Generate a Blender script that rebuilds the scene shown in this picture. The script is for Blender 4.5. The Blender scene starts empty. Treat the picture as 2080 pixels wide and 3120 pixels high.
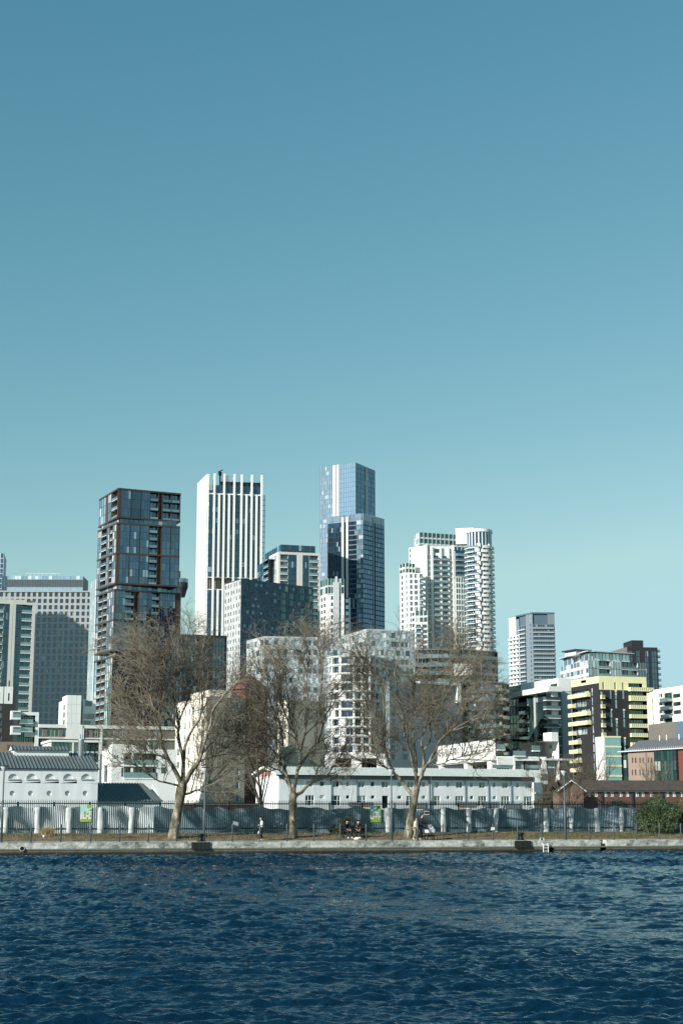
import bpy, math, random
import numpy as np
from mathutils import Vector, Matrix
RND = random.Random(11)
S = bpy.context.scene
COL = S.collection

# ------------------------------------------------------------------ camera geometry
F = 4700.0            # focal length in photo pixels (photo is 2080 x 3120)
EYE = 2.6             # eye height above the dock water
PITCH = math.atan((2483 - 1560) / F)
CP, SP = math.cos(PITCH), math.sin(PITCH)
def ray(u, v):
    dx = (u - 1040) / F; dy = (1560 - v) / F
    return dx, CP - dy * SP, SP + dy * CP
def at(u, v, Y):
    x, y, z = ray(u, v); k = Y / y
    return Vector((x * k, Y, EYE + z * k))
def roofpts(Y, C, *others):
    """points of one level roofline: C at depth Y, the rest where their rays reach that height"""
    c = at(C[0], C[1], Y); out = [c]
    for o in others:
        x, y, z = ray(*o); k = (c.z - EYE) / z
        out.append(Vector((x * k, y * k, c.z)))
    return out
K = 600 / 1568
def tile(x0, y0): return lambda x, y: (x0 + x * K, y0 + y * K)
zA, zB, zC, zD = tile(0, 1440), tile(560, 1380), tile(940, 1380), tile(1480, 1780)
zE, zF, zG, zH = tile(0, 1980), tile(480, 1980), tile(960, 1980), tile(1480, 2200)

# ------------------------------------------------------------------ materials
def lin(c):
    c = c / 255.0
    return c / 12.92 if c <= 0.04045 else ((c + 0.055) / 1.055) ** 2.4
def rgb(r, g, b): return (lin(r), lin(g), lin(b), 1)
def newmat(name):
    m = bpy.data.materials.new(name); m.use_nodes = True
    nt = m.node_tree; nt.nodes.clear()
    out = nt.nodes.new('ShaderNodeOutputMaterial')
    return m, nt, out
def nd(nt, t, **kw):
    n = nt.nodes.new(t)
    for k, v in kw.items(): setattr(n, k, v)
    return n
def ramp(nt, fac, stops, interp='LINEAR'):
    r = nd(nt, 'ShaderNodeValToRGB'); r.color_ramp.interpolation = interp
    el = r.color_ramp.elements
    while len(el) < len(stops): el.new(0.5)
    for e, (p, c) in zip(el, stops): e.position = p; e.color = c
    nt.links.new(fac, r.inputs[0]); return r.outputs[0]
def math_(nt, op, a, b=None):
    n = nd(nt, 'ShaderNodeMath', operation=op)
    for i, x in enumerate((a, b)):
        if x is None: continue
        if isinstance(x, (int, float)): n.inputs[i].default_value = x
        else: nt.links.new(x, n.inputs[i])
    return n.outputs[0]
def noise(nt, scale, detail=4, rough=0.6, stretch=None):
    g = nd(nt, 'ShaderNodeNewGeometry'); src = g.outputs['Position']
    if stretch:
        mp = nd(nt, 'ShaderNodeMapping'); mp.inputs['Scale'].default_value = stretch
        nt.links.new(src, mp.inputs['Vector']); src = mp.outputs[0]
    n = nd(nt, 'ShaderNodeTexNoise'); n.inputs['Scale'].default_value = scale
    n.inputs['Detail'].default_value = detail; n.inputs['Roughness'].default_value = rough
    nt.links.new(src, n.inputs['Vector']); return n.outputs['Fac']
def rnd_node(nt):
    g = nd(nt, 'ShaderNodeNewGeometry'); o = nd(nt, 'ShaderNodeObjectInfo')
    return math_(nt, 'FRACT', math_(nt, 'ADD', g.outputs['Random Per Island'], o.outputs['Random']))
def mul(c, k): return (min(1, c[0] * k), min(1, c[1] * k), min(1, c[2] * k), 1)
def paint(name, col, rough=0.7, var=0.12, scale=0.35, stretch=(1, 1, .25), spec=0.3, metal=0, bump=0, bscale=8, island=0):
    m, nt, out = newmat(name)
    b = nd(nt, 'ShaderNodeBsdfPrincipled'); b.inputs['Roughness'].default_value = rough
    b.inputs['Metallic'].default_value = metal; b.inputs['Specular IOR Level'].default_value = spec
    f = noise(nt, scale, 5, .65, stretch)
    c = ramp(nt, f, [(.3, mul(col, 1 - var)), (.7, mul(col, 1 + var * .5))])
    if island:
        r = rnd_node(nt); h = nd(nt, 'ShaderNodeHueSaturation'); nt.links.new(c, h.inputs['Color'])
        nt.links.new(math_(nt, 'ADD', math_(nt, 'MULTIPLY', r, 2 * island), 1 - island), h.inputs['Value']); c = h.outputs[0]
    nt.links.new(c, b.inputs['Base Color'])
    if bump:
        bn = nd(nt, 'ShaderNodeBump'); bn.inputs['Strength'].default_value = bump
        nt.links.new(noise(nt, bscale, 5, .7), bn.inputs['Height']); nt.links.new(bn.outputs[0], b.inputs['Normal'])
    nt.links.new(b.outputs[0], out.inputs[0]); return m
def glassmat(name, col, refl=0.3, rough=0.05, var=0.6, tilt=0.03, blind=0.12, blindcol=(.45, .47, .45, 1), tint=(.85, .95, 1, 1)):
    m, nt, out = newmat(name)
    r = rnd_node(nt)
    wn = nd(nt, 'ShaderNodeTexWhiteNoise', noise_dimensions='1D')
    nt.links.new(math_(nt, 'MULTIPLY', r, 917.3), wn.inputs['W'])
    sx = nd(nt, 'ShaderNodeSeparateColor'); nt.links.new(wn.outputs['Color'], sx.inputs[0])
    base = ramp(nt, sx.outputs[0], [(0, mul(col, 1 - var)), (1, mul(col, 1 + var))])
    mx = nd(nt, 'ShaderNodeMix', data_type='RGBA')
    nt.links.new(math_(nt, 'LESS_THAN', sx.outputs[1], blind), mx.inputs[0])
    nt.links.new(base, mx.inputs[6]); mx.inputs[7].default_value = blindcol
    g = nd(nt, 'ShaderNodeNewGeometry')
    sub = nd(nt, 'ShaderNodeVectorMath', operation='SUBTRACT'); nt.links.new(wn.outputs['Color'], sub.inputs[0]); sub.inputs[1].default_value = (.5, .5, .5)
    sc = nd(nt, 'ShaderNodeVectorMath', operation='SCALE'); nt.links.new(sub.outputs[0], sc.inputs[0]); sc.inputs[3].default_value = tilt * 2
    ad = nd(nt, 'ShaderNodeVectorMath', operation='ADD'); nt.links.new(g.outputs['Normal'], ad.inputs[0]); nt.links.new(sc.outputs[0], ad.inputs[1])
    no = nd(nt, 'ShaderNodeVectorMath', operation='NORMALIZE'); nt.links.new(ad.outputs[0], no.inputs[0])
    d = nd(nt, 'ShaderNodeBsdfDiffuse'); nt.links.new(mx.outputs[2], d.inputs['Color'])
    gl = nd(nt, 'ShaderNodeBsdfGlossy'); gl.inputs['Roughness'].default_value = rough; gl.inputs['Color'].default_value = tint
    nt.links.new(no.outputs[0], gl.inputs['Normal'])
    fr = nd(nt, 'ShaderNodeFresnel'); fr.inputs['IOR'].default_value = 1.5
    fac = math_(nt, 'MINIMUM', math_(nt, 'ADD', fr.outputs[0], refl), .95)
    ms = nd(nt, 'ShaderNodeMixShader'); nt.links.new(fac, ms.inputs[0]); nt.links.new(d.outputs[0], ms.inputs[1]); nt.links.new(gl.outputs[0], ms.inputs[2])
    nt.links.new(ms.outputs[0], out.inputs[0]); return m

M = {}
def P_(n, *a, **k): M[n] = paint(n, *a, **k)
P_('white', rgb(232, 232, 226), .6, .08)
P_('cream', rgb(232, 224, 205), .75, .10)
P_('ivory', rgb(236, 230, 208), .75, .07)
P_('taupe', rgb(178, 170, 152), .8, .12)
P_('stone', rgb(204, 202, 194), .8, .08)
P_('stone_grey', rgb(166, 165, 160), .8, .08)
P_('concrete', rgb(190, 188, 178), .85, .15)
P_('bronze', rgb(78, 64, 58), .5, .15)
P_('dark_metal', rgb(48, 54, 60), .5, .15)
P_('black_metal', rgb(24, 28, 30), .5, .2)
P_('slate_slab', rgb(120, 132, 138), .6, .08)
P_('slate_panel', rgb(88, 106, 120), .5, .06, island=.0)
P_('tile_dark', rgb(88, 104, 118), .55, .1, island=.45)
P_('tile_light', rgb(182, 186, 184), .6, .1, island=.25)
P_('grey_panel', rgb(120, 132, 140), .6, .08)
P_('pale_grey', rgb(196, 200, 200), .6, .08)
P_('warm_grey', rgb(118, 114, 104), .7, .1)
P_('louvre', rgb(96, 102, 102), .6, .1)
P_('brick_red', rgb(112, 68, 56), .85, .25, scale=2.5, stretch=(1, 1, 1))
P_('brick_pink', rgb(152, 132, 118), .85, .2, scale=2.5, stretch=(1, 1, 1))
P_('brick_brown', rgb(100, 73, 62), .85, .25, scale=3, stretch=(1, 1, 1))
P_('brick_dark', rgb(62, 60, 60), .85, .2, scale=2, stretch=(1, 1, 1))
P_('brick_tan', rgb(140, 124, 106), .85, .2, scale=2, stretch=(1, 1, 1))
P_('yellow', rgb(230, 225, 176), .55, .06)
P_('charcoal', rgb(47, 47, 50), .75, .12)
P_('teal_glazed', rgb(150, 192, 190), .35, .1)
P_('roof_teal', rgb(98, 106, 106), .45, .12)
P_('roof_pale', rgb(176, 184, 178), .5, .15, scale=1)
P_('roof_slate', rgb(104, 104, 106), .75, .25, scale=1.2, stretch=(1, 1, 1))
P_('roof_brown', rgb(82, 72, 64), .85, .3, scale=1.5, stretch=(1, 1, 1), island=.12)
P_('roof_red', rgb(124, 80, 70), .8, .2, scale=1, stretch=(1, 1, 1))
P_('steel', rgb(150, 156, 160), .35, .1, metal=.7)
P_('post_grey', rgb(88, 96, 100), .45, .25, scale=3)
P_('pvc', rgb(240, 240, 238), .4, .03)
P_('brown_wood', rgb(92, 70, 54), .8, .2)
P_('fascia', rgb(112, 122, 120), .6, .1)
P_('timber_dark', rgb(40, 42, 40), .8, .3, scale=3)
P_('render_white', rgb(226, 230, 228), .75, .16, scale=1.1, stretch=(1, 1, .14))
P_('gable_brick', rgb(226, 172, 146), .85, .15, scale=2)
P_('blind_grey', rgb(200, 206, 206), .7, .06)
P_('brick_pink2', rgb(122, 98, 86), .85, .25, scale=3, stretch=(1, 1, 1))
P_('hull_white', rgb(235, 235, 232), .5, .04)
M['glass'] = glassmat('glass', rgb(38, 56, 66), .12)
M['glass_green'] = glassmat('glass_green', rgb(40, 70, 66), .10, blind=.06, tint=(.7, .95, .9, 1))
M['glass_blue'] = glassmat('glass_blue', rgb(18, 48, 76), .18, blind=.07, blindcol=(.26, .34, .40, 1), tint=(.62, .86, 1, 1))
M['glass_sky'] = glassmat('glass_sky', rgb(120, 140, 150), .60, var=.15, blind=.0, tint=(.88, .97, .97, 1), tilt=.012)
M['glass_pale'] = glassmat('glass_pale', rgb(120, 150, 165), .35, var=.5, blind=.3, blindcol=(.75, .78, .78, 1), tint=(.85, .97, 1, 1))
M['glass_navy'] = glassmat('glass_navy', rgb(20, 40, 58), .12, blind=.05, blindcol=(.25, .3, .33, 1), tint=(.6, .85, 1, 1))
M['glass_black'] = glassmat('glass_black', rgb(18, 26, 32), .06, blind=.06, blindcol=(.3, .31, .3, 1))
M['glass_tower'] = glassmat('glass_tower', rgb(120, 138, 146), .45, var=.35, blind=.12, blindcol=(.6, .66, .68, 1), tint=(.9, .98, .98, 1), tilt=.02)
M['glass_rail'] = glassmat('glass_rail', rgb(90, 112, 118), .2, blind=0)

# ------------------------------------------------------------------ mesh builder
class Fr:
    """vertical plane from A to B (left to right as seen from outside); a runs along it, o outwards"""
    def __init__(s, A, B):
        s.A = Vector((A[0], A[1], 0)); s.B = Vector((B[0], B[1], 0)); d = s.B - s.A
        s.L = d.length; s.d = d / s.L; s.n = Vector((s.d.y, -s.d.x, 0))
    def P(s, a, z, o=0.0):
        p = s.A + s.d * a + s.n * o
        return (p.x, p.y, z)
    def M(s, a, z, o=0.0):
        p = s.P(a, z, o)
        return Matrix(((s.d.x, -s.n.x, 0, p[0]), (s.d.y, -s.n.y, 0, p[1]), (0, 0, 1, p[2]), (0, 0, 0, 1)))
    def px(s, u, v, o=0.0):
        x, y, z = ray(u, v)
        t = (s.A.dot(s.n) + o) / (x * s.n.x + y * s.n.y)
        p = Vector((x * t, y * t, 0))
        return (p - s.A).dot(s.d), EYE + z * t
    def rect(s, q0, q1, o=0.0):
        a0, z1 = s.px(q0[0], q0[1], o); a1, z0 = s.px(q1[0], q1[1], o)
        return a0, a1, z0, z1
    def off(s, o): 
        return Fr(s.P(0, 0, o), s.P(s.L, 0, o))

class MB:
    def __init__(s): s.v = []; s.f = []; s.m = []; s.mats = []
    def mi(s, mat):
        mat = M[mat] if isinstance(mat, str) else mat
        if mat not in s.mats: s.mats.append(mat)
        return s.mats.index(mat)
    def poly(s, pts, mat):
        n = len(s.v); s.v.extend([tuple(p) for p in pts]); s.f.append(tuple(range(n, n + len(pts)))); s.m.append(s.mi(mat))
    def box(s, fr, a0, a1, z0, z1, o0, o1, mat):
        n = len(s.v); i = s.mi(mat)
        for o in (o0, o1):
            for a, z in ((a0, z0), (a1, z0), (a1, z1), (a0, z1)): s.v.append(fr.P(a, z, o))
        for q in ((4, 5, 6, 7), (1, 0, 3, 2), (0, 4, 7, 3), (5, 1, 2, 6), (7, 6, 2, 3), (0, 1, 5, 4)):
            s.f.append(tuple(n + k for k in q)); s.m.append(i)
    def rect(s, fr, a0, a1, z0, z1, o, mat):
        s.poly((fr.P(a0, z0, o), fr.P(a1, z0, o), fr.P(a1, z1, o), fr.P(a0, z1, o)), mat)
    def wall(s, fr, a0, a1, z0, z1, holes, mat, depth=.25, o=0.0, reveal=None, tiles=None):
        """a wall sheet with rectangular openings that have real reveals"""
        reveal = reveal or mat
        A = {a0, a1}; Z = {z0, z1}
        hs = [h for h in holes if h[0] > a0 - 1e-4 and h[1] < a1 + 1e-4 and h[2] > z0 - 1e-4 and h[3] < z1 + 1e-4]
        for h in hs: A.update(h[:2]); Z.update(h[2:4])
        if tiles:
            k = max(1, round((a1 - a0) / tiles[0])); A.update(a0 + (a1 - a0) * i / k for i in range(k))
            k = max(1, round((z1 - z0) / tiles[1])); Z.update(z0 + (z1 - z0) * i / k for i in range(k))
        A = sorted(A); Z = sorted(Z)
        A = [a for i, a in enumerate(A) if i == 0 or a - A[i - 1] > 1e-4]
        Z = [z for i, z in enumerate(Z) if i == 0 or z - Z[i - 1] > 1e-4]
        occ = np.zeros((len(A), len(Z)), bool); aa = np.array(A); zz = np.array(Z)
        for h in hs:
            i0, i1 = np.searchsorted(aa, h[0] - 1e-4), np.searchsorted(aa, h[1] - 1e-4)
            j0, j1 = np.searchsorted(zz, h[2] - 1e-4), np.searchsorted(zz, h[3] - 1e-4)
            occ[i0:i1, j0:j1] = True
        for j in range(len(Z) - 1):
            i = 0
            while i < len(A) - 1:
                if occ[i, j]: i += 1; continue
                k = i
                if not tiles:
                    while k + 1 < len(A) - 1 and not occ[k + 1, j]: k += 1
                s.rect(fr, A[i], A[k + 1], Z[j], Z[j + 1], o, mat); i = k + 1
        for h in hs:
            b0, b1, y0, y1 = h[:4]; q = o - depth
            s.poly((fr.P(b0, y0, o), fr.P(b0, y0, q), fr.P(b0, y1, q), fr.P(b0, y1, o)), reveal)
            s.poly((fr.P(b1, y0, q), fr.P(b1, y0, o), fr.P(b1, y1, o), fr.P(b1, y1, q)), reveal)
            s.poly((fr.P(b0, y1, q), fr.P(b1, y1, q), fr.P(b1, y1, o), fr.P(b0, y1, o)), reveal)
            s.poly((fr.P(b0, y0, o), fr.P(b1, y0, o), fr.P(b1, y0, q), fr.P(b0, y0, q)), reveal)
    def prism(s, pts, z0, z1, mat, top=None, sides=True):
        n = len(pts)
        if sides:
            for i in range(n):
                a, b = pts[i], pts[(i + 1) % n]
                s.poly(((a[0], a[1], z0), (b[0], b[1], z0), (b[0], b[1], z1), (a[0], a[1], z1)), mat)
        s.poly([(p[0], p[1], z1) for p in pts], top or mat)
        s.poly([(p[0], p[1], z0) for p in reversed(pts)], mat)
    def tube(s, pts, rad, n, mat, cap=True):
        pts = [Vector(p) for p in pts]; i0 = len(s.v); mi = s.mi(mat); k = len(pts)
        if not hasattr(rad, '__len__'): rad = [rad] * k
        ref = Vector((.31, .17, .93))
        for i, p in enumerate(pts):
            t = (pts[min(i + 1, k - 1)] - pts[max(i - 1, 0)])
            t = t.normalized() if t.length > 1e-9 else Vector((0, 0, 1))
            if abs(t.dot(ref)) > .97: ref = Vector((1, .2, 0))
            x = t.cross(ref).normalized(); y = t.cross(x)
            for j in range(n):
                a = 2 * math.pi * j / n
                s.v.append(tuple(p + (x * math.cos(a) + y * math.sin(a)) * rad[i]))
        for i in range(k - 1):
            for j in range(n):
                a, b = i0 + i * n + j, i0 + i * n + (j + 1) % n
                s.f.append((a, b, b + n, a + n)); s.m.append(mi)
        if cap:
            s.f.append(tuple(i0 + j for j in reversed(range(n)))); s.m.append(mi)
            s.f.append(tuple(i0 + (k - 1) * n + j for j in range(n))); s.m.append(mi)
    def lathe(s, c, prof, n, mat):
        i0 = len(s.v); mi = s.mi(mat)
        for r, z in prof:
            for j in range(n):
                a = 2 * math.pi * j / n; s.v.append((c[0] + r * math.cos(a), c[1] + r * math.sin(a), c[2] + z))
        for i in range(len(prof) - 1):
            for j in range(n):
                a, b = i0 + i * n + j, i0 + i * n + (j + 1) % n
                s.f.append((a, b, b + n, a + n)); s.m.append(mi)
        s.f.append(tuple(i0 + j for j in reversed(range(n)))); s.m.append(mi)
        s.f.append(tuple(i0 + (len(prof) - 1) * n + j for j in range(n))); s.m.append(mi)
    def ball(s, c, r, mat, nu=10, nv=7, jit=0, rr=None):
        i0 = len(s.v); mi = s.mi(mat); r = r if hasattr(r, '__len__') else (r, r, r)
        for i in range(nv + 1):
            th = math.pi * i / nv
            for j in range(nu):
                a = 2 * math.pi * j / nu; q = 1 + (rr.uniform(-jit, jit) if jit else 0)
                s.v.append((c[0] + r[0] * q * math.sin(th) * math.cos(a), c[1] + r[1] * q * math.sin(th) * math.sin(a), c[2] + r[2] * q * math.cos(th)))
        for i in range(nv):
            for j in range(nu):
                a, b = i0 + i * nu + j, i0 + i * nu + (j + 1) % nu
                s.f.append((a, b, b + nu, a + nu)); s.m.append(mi)
    def mesh(s, name, off=None, smooth=False):
        me = bpy.data.meshes.new(name)
        v = s.v
        if off is not None: v = (np.array(v, float).reshape(-1, 3) - np.array(off[:3])).tolist()
        me.from_pydata(v, [], s.f)
        for m in s.mats: me.materials.append(m)
        me.polygons.foreach_set('material_index', s.m)
        if smooth: me.polygons.foreach_set('use_smooth', [True] * len(s.f))
        me.update(); return me
    def build(s, name, parent=None, smooth=False, origin=None):
        if not s.f: return None
        off = parent.location if parent else origin
        if parent and parent.parent: off = off + parent.parent.location
        o = bpy.data.objects.new(name, s.mesh(name, off, smooth)); COL.objects.link(o)
        if parent: o.parent = parent
        elif origin is not None: o.location = origin
        return o

def tag(o, label=None, cat=None, group=None, kind=None):
    if label: o['label'] = label
    if cat: o['category'] = cat
    if group: o['group'] = group
    if kind: o['kind'] = kind
    return o
def thing(name, label, cat, loc, group=None):
    o = bpy.data.objects.new(name, None); COL.objects.link(o); o.location = Vector(loc)
    o.empty_display_size = .2
    return tag(o, label, cat, group)
def dup(o, loc, parent=None, label=None):
    c = o.copy(); COL.objects.link(c); c.location = loc
    if parent: c.parent = parent
    if label: c['label'] = label
    for ch in o.children:
        d = ch.copy(); COL.objects.link(d); d.parent = c
    return c

# ------------------------------------------------------------------ buildings
WCACHE = {}
def winmesh(w, h, cols=1, rows=1, frame='pvc', glass='glass', fw=.07, part='both'):
    key = (round(w, 2), round(h, 2), cols, rows, frame, glass, fw, part)
    if key in WCACHE: return WCACHE[key]
    b = MB(); fr = Fr((0, 0), (1, 0)); h0 = w / 2
    for i in range(cols):
        for j in range(rows):
            a0 = -h0 + w * i / cols; a1 = -h0 + w * (i + 1) / cols; z0 = h * j / rows; z1 = h * (j + 1) / rows
            if part != 'frame': b.rect(fr, a0, a1, z0, z1, .0, glass)
    if part == 'pane': WCACHE[key] = b.mesh('pane'); return WCACHE[key]
    for i in range(cols + 1):
        a = -h0 + w * i / cols; e = fw if 0 < i < cols else fw
        b.box(fr, max(a - e / 2, -h0), min(a + e / 2, h0), 0, h, .01, .07, frame)
    for j in range(rows + 1):
        z = h * j / rows
        b.box(fr, -h0, h0, max(z - fw / 2, 0), min(z + fw / 2, h), .013, .075, frame)
    WCACHE[key] = b.mesh('window'); return WCACHE[key]
def balmesh(w, dep, slab='white', rail='glass_rail', slabh=.25, railh=1.05, side=True, solid=False, posts=0):
    key = ('bal', round(w, 2), round(dep, 2), slab, rail, slabh, railh, side, solid, posts)
    if key in WCACHE: return WCACHE[key]
    b = MB(); fr = Fr((0, 0), (1, 0)); h = w / 2
    b.box(fr, -h, h, -slabh, 0, 0, dep, slab)
    t = .12 if solid else .04
    b.box(fr, -h, h, .003, railh, dep - t - .02, dep - .02, rail)
    if side:
        b.box(fr, -h, -h + t, .003, railh, 0.01, dep - t - .023, rail); b.box(fr, h - t, h, .003, railh, .01, dep - t - .023, rail)
    for i in range(posts):
        a = -h + w * (i + .5) / posts
        b.box(fr, a - .04, a + .04, .06, railh - .04, dep - .018, dep + .012, 'dark_metal')
    if not solid: b.box(fr, -h, h, railh + .002, railh + .05, dep - .09, dep + .0, 'dark_metal' if rail != 'white' else 'white')
    WCACHE[key] = b.mesh('balcony'); return WCACHE[key]

NOBJ = [0]
class Bld:
    def __init__(s, name, label, base, cat='apartment building', group=None):
        s.root = thing(name, label, cat, (base[0], base[1], base[2] if len(base) > 2 else GZ), group)
        s.root.location.z = GZ
        s.mbs = {}; s.q = {}; s.near = s.root.location.xy.length < 405
    def m(s, name):
        if name not in s.mbs: s.mbs[name] = MB()
        return s.mbs[name]
    def part(s, name, mb, label=None, kind=None, smooth=False):
        o = mb.build(name, s.root, smooth)
        if o: tag(o, label, None, None, kind)
        return o
    def rep(s, name, mesh, mat, weight, sub=None):
        s.q.setdefault(name, []).append((weight, mesh, mat, sub))
    def win(s, fr, h, glass='glass', frame='pvc', cols=1, rows=1, depth=.2, o=0, fw=.07, name='window'):
        a0, a1, z0, z1 = h[:4]
        args = (a1 - a0, z1 - z0, cols, rows, frame, glass, fw)
        s.rep(name, winmesh(*args, part='frame' if s.near else 'both'), fr.M((a0 + a1) / 2, z0, o - depth), (a1 - a0) * (z1 - z0), winmesh(*args, part='pane') if s.near else None)
    def flush(s, name='wall'):
        if name in s.mbs: s.part(name, s.mbs.pop(name))
    def finish(s, maxn=100):
        for n, b in s.mbs.items(): s.part(n, b)
        L = s.root.location
        for n, lst in s.q.items():
            lst.sort(key=lambda t: -t[0])
            # repeats that show: nearest to the camera side first, equal sizes from the top down
            lst.sort(key=lambda t: (-round(t[0] / max(1, t[2].translation.length) ** 2 * 1e5), -t[2].translation.z))
            for w, me, mt, su in lst[:maxn]:
                o = bpy.data.objects.new(n, me); COL.objects.link(o); o.parent = s.root
                o.matrix_local = Matrix.Translation(-L) @ mt
                if su: k = bpy.data.objects.new('pane', su); COL.objects.link(k); k.parent = o
            rest = lst[maxn:]
            if rest:
                b = MB()
                for me, mt in [(r[1], r[2]) for r in rest] + [(r[3], r[2]) for r in rest if r[3]]:
                    n0 = len(b.v); b.v.extend(tuple(mt @ v.co) for v in me.vertices)
                    mi = [b.mi(m) for m in me.materials]
                    for p in me.polygons: b.f.append(tuple(n0 + k for k in p.vertices)); b.m.append(mi[p.material_index])
                tag(b.build(n, s.root), kind='stuff')
        return s.root

GZ = 1.4
def curtain(b, fr, a0, a1, z0, z1, na, nf, glass, sp=None, sph=.9, mull='dark_metal', mw=.12, proj=.12, o=0.0, hbar=True, vb=True, split=1):
    """glass panes floor by floor with spandrels and mullion bars"""
    fh = (z1 - z0) / nf; w = (a1 - a0) / na
    for j in range(nf):
        zb = z0 + j * fh; s0 = sph if sp else 0
        for i in range(na):
            if sp: b.rect(fr, a0 + i * w, a0 + (i + 1) * w, zb, zb + s0, o, sp)
            for k in range(split):
                b.rect(fr, a0 + i * w, a0 + (i + 1) * w, zb + s0 + (fh - s0) * k / split, zb + s0 + (fh - s0) * (k + 1) / split, o, glass)
        if hbar: b.box(fr, a0, a1, zb - mw * .5, zb + mw * .5, o + .004, o + proj, mull)
    if vb:
        for i in range(na + 1):
            a = a0 + i * w
            b.box(fr, max(a - mw / 2, a0), min(a + mw / 2, a1), z0, z1, o + .006, o + proj + .02, mull)
def bays(B, fr, z0, z1, nf, spec, wall='white', glass='glass', frame='dark_metal', slab='white', rail='glass_rail', sp=None, sph=.9,
         win=(.6, .6, .25), depth=.25, proj=.5, rec=1.5, bal=1.4, a0=0, a1=None, mull=None, mw=.12, tiles=None, slabh=.25, solid=False, wr=(1, 1), hb=True, reveal=None):
    """a facade cut into vertical bays: S solid, P pier, G glazing, W windows, B recessed balconies, X windows with projecting balconies, D dark recess"""
    a1 = fr.L if a1 is None else a1
    tot = sum(e[1] for e in spec); a = a0; fh = (z1 - z0) / nf
    W = B.m('wall'); mull = mull or frame
    for e in spec:
        k, wt = e[0], e[1]; n = e[2] if len(e) > 2 else 1
        b = a + (a1 - a0) * wt / tot
        g = e[3] if len(e) > 3 and e[3] else glass
        if k == 'S': W.wall(fr, a, b, z0, z1, [], wall, tiles=tiles)
        elif k == 'P':
            mb = MB(); mb.box(fr, a, b, z0, z1, -.3, proj, wall); B.part('pier', mb)
        elif k == 'G':
            mb = MB(); curtain(mb, fr, a, b, z0, z1, n, nf, g, sp, sph, mull, mw, hbar=hb); B.part('glazing_bay', mb)
        elif k in 'WX':
            holes = []; cw = (b - a) / n
            ww = cw * win[0]
            for j in range(nf):
                for i in range(n):
                    c = a + cw * (i + .5); zz = z0 + j * fh + fh * win[2]
                    h = (c - ww / 2, c + ww / 2, zz, zz + fh * win[1]); holes.append(h)
                    B.win(fr, h, g, frame, wr[0], wr[1], depth)
            W.wall(fr, a, b, z0, z1, holes, wall, depth, tiles=tiles, reveal=reveal)
            if k == 'X':
                for j in range(nf): B.rep('balcony', balmesh((b - a) * .96, bal, slab, rail, slabh, solid=solid), fr.M((a + b) / 2, z0 + j * fh + fh * .06, .01), (b - a) * 1.2)
        elif k == 'B':
            mb = MB(); curtain(mb, fr, a, b, z0, z1, n, nf, g, None, .9, mull, .1, o=-rec)
            for q in (a, b): mb.poly((fr.P(q, z0, 0), fr.P(q, z0, -rec), fr.P(q, z1, -rec), fr.P(q, z1, 0)), wall)
            mb.poly((fr.P(a, z1, 0), fr.P(b, z1, 0), fr.P(b, z1, -rec), fr.P(a, z1, -rec)), wall)
            B.part('balcony_recess', mb)
            for j in range(nf): B.rep('balcony', balmesh((b - a) * .99, rec + .15, slab, rail, slabh, side=False, solid=solid), fr.M((a + b) / 2, z0 + j * fh + .05, -rec + .005), (b - a) * 1.3)
        elif k == 'D':
            mb = MB(); mb.rect(fr, a, b, z0, z1, -1.0, e[3] if len(e) > 3 else 'dark_metal')
            for q in (a, b): mb.poly((fr.P(q, z0, 0), fr.P(q, z0, -1.0), fr.P(q, z1, -1.0), fr.P(q, z1, 0)), e[3] if len(e) > 3 else 'dark_metal')
            B.part('recess', mb)
        a = b
def shell(B, Lp, Cp, Rp, z0, z1, wall='white', roof='concrete', parapet=0, name='roof'):
    """back walls, roof and parapet of a block with front corner C"""
    Bk = Lp + Rp - Cp
    mb = B.m('wall')
    for a, b in ((Rp, Bk), (Bk, Lp)):
        mb.poly(((a.x, a.y, z0), (b.x, b.y, z0), (b.x, b.y, z1), (a.x, a.y, z1)), wall)
    rb = MB()
    rb.poly([(p.x, p.y, z1) for p in (Lp, Cp, Rp, Bk)], roof)
    if parapet:
        pts = [Lp, Cp, Rp, Bk]
        for i in range(4):
            f = Fr(pts[i], pts[(i + 1) % 4]); rb.box(f, 0.004, f.L - .004, z1 + .003, z1 + parapet, -.3, .006, wall)
    B.part(name, rb)
    return Bk
def frames(Lp, Cp, Rp): return Fr(Lp, Cp), Fr(Cp, Rp)
def nfl(h, fh): return max(1, round(h / fh))
SKYGRADE = ((1.34, .585), (.90, 1.125), (.80, 1.12))
EXPOSURE = 0.5
WATERCOL = (.002, .017, .036, 1)
# ------------------------------------------------------------------ camera, sun, sky
cam = bpy.data.cameras.new('camera'); co = bpy.data.objects.new('camera', cam); COL.objects.link(co)
cam.sensor_fit = 'VERTICAL'; cam.sensor_height = 36; cam.lens = F / 3120 * 36; cam.clip_end = 20000; cam.clip_start = .1
co.location = (0, 0, EYE); co.rotation_euler = (math.pi / 2 + PITCH, 0, 0); S.camera = co

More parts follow.
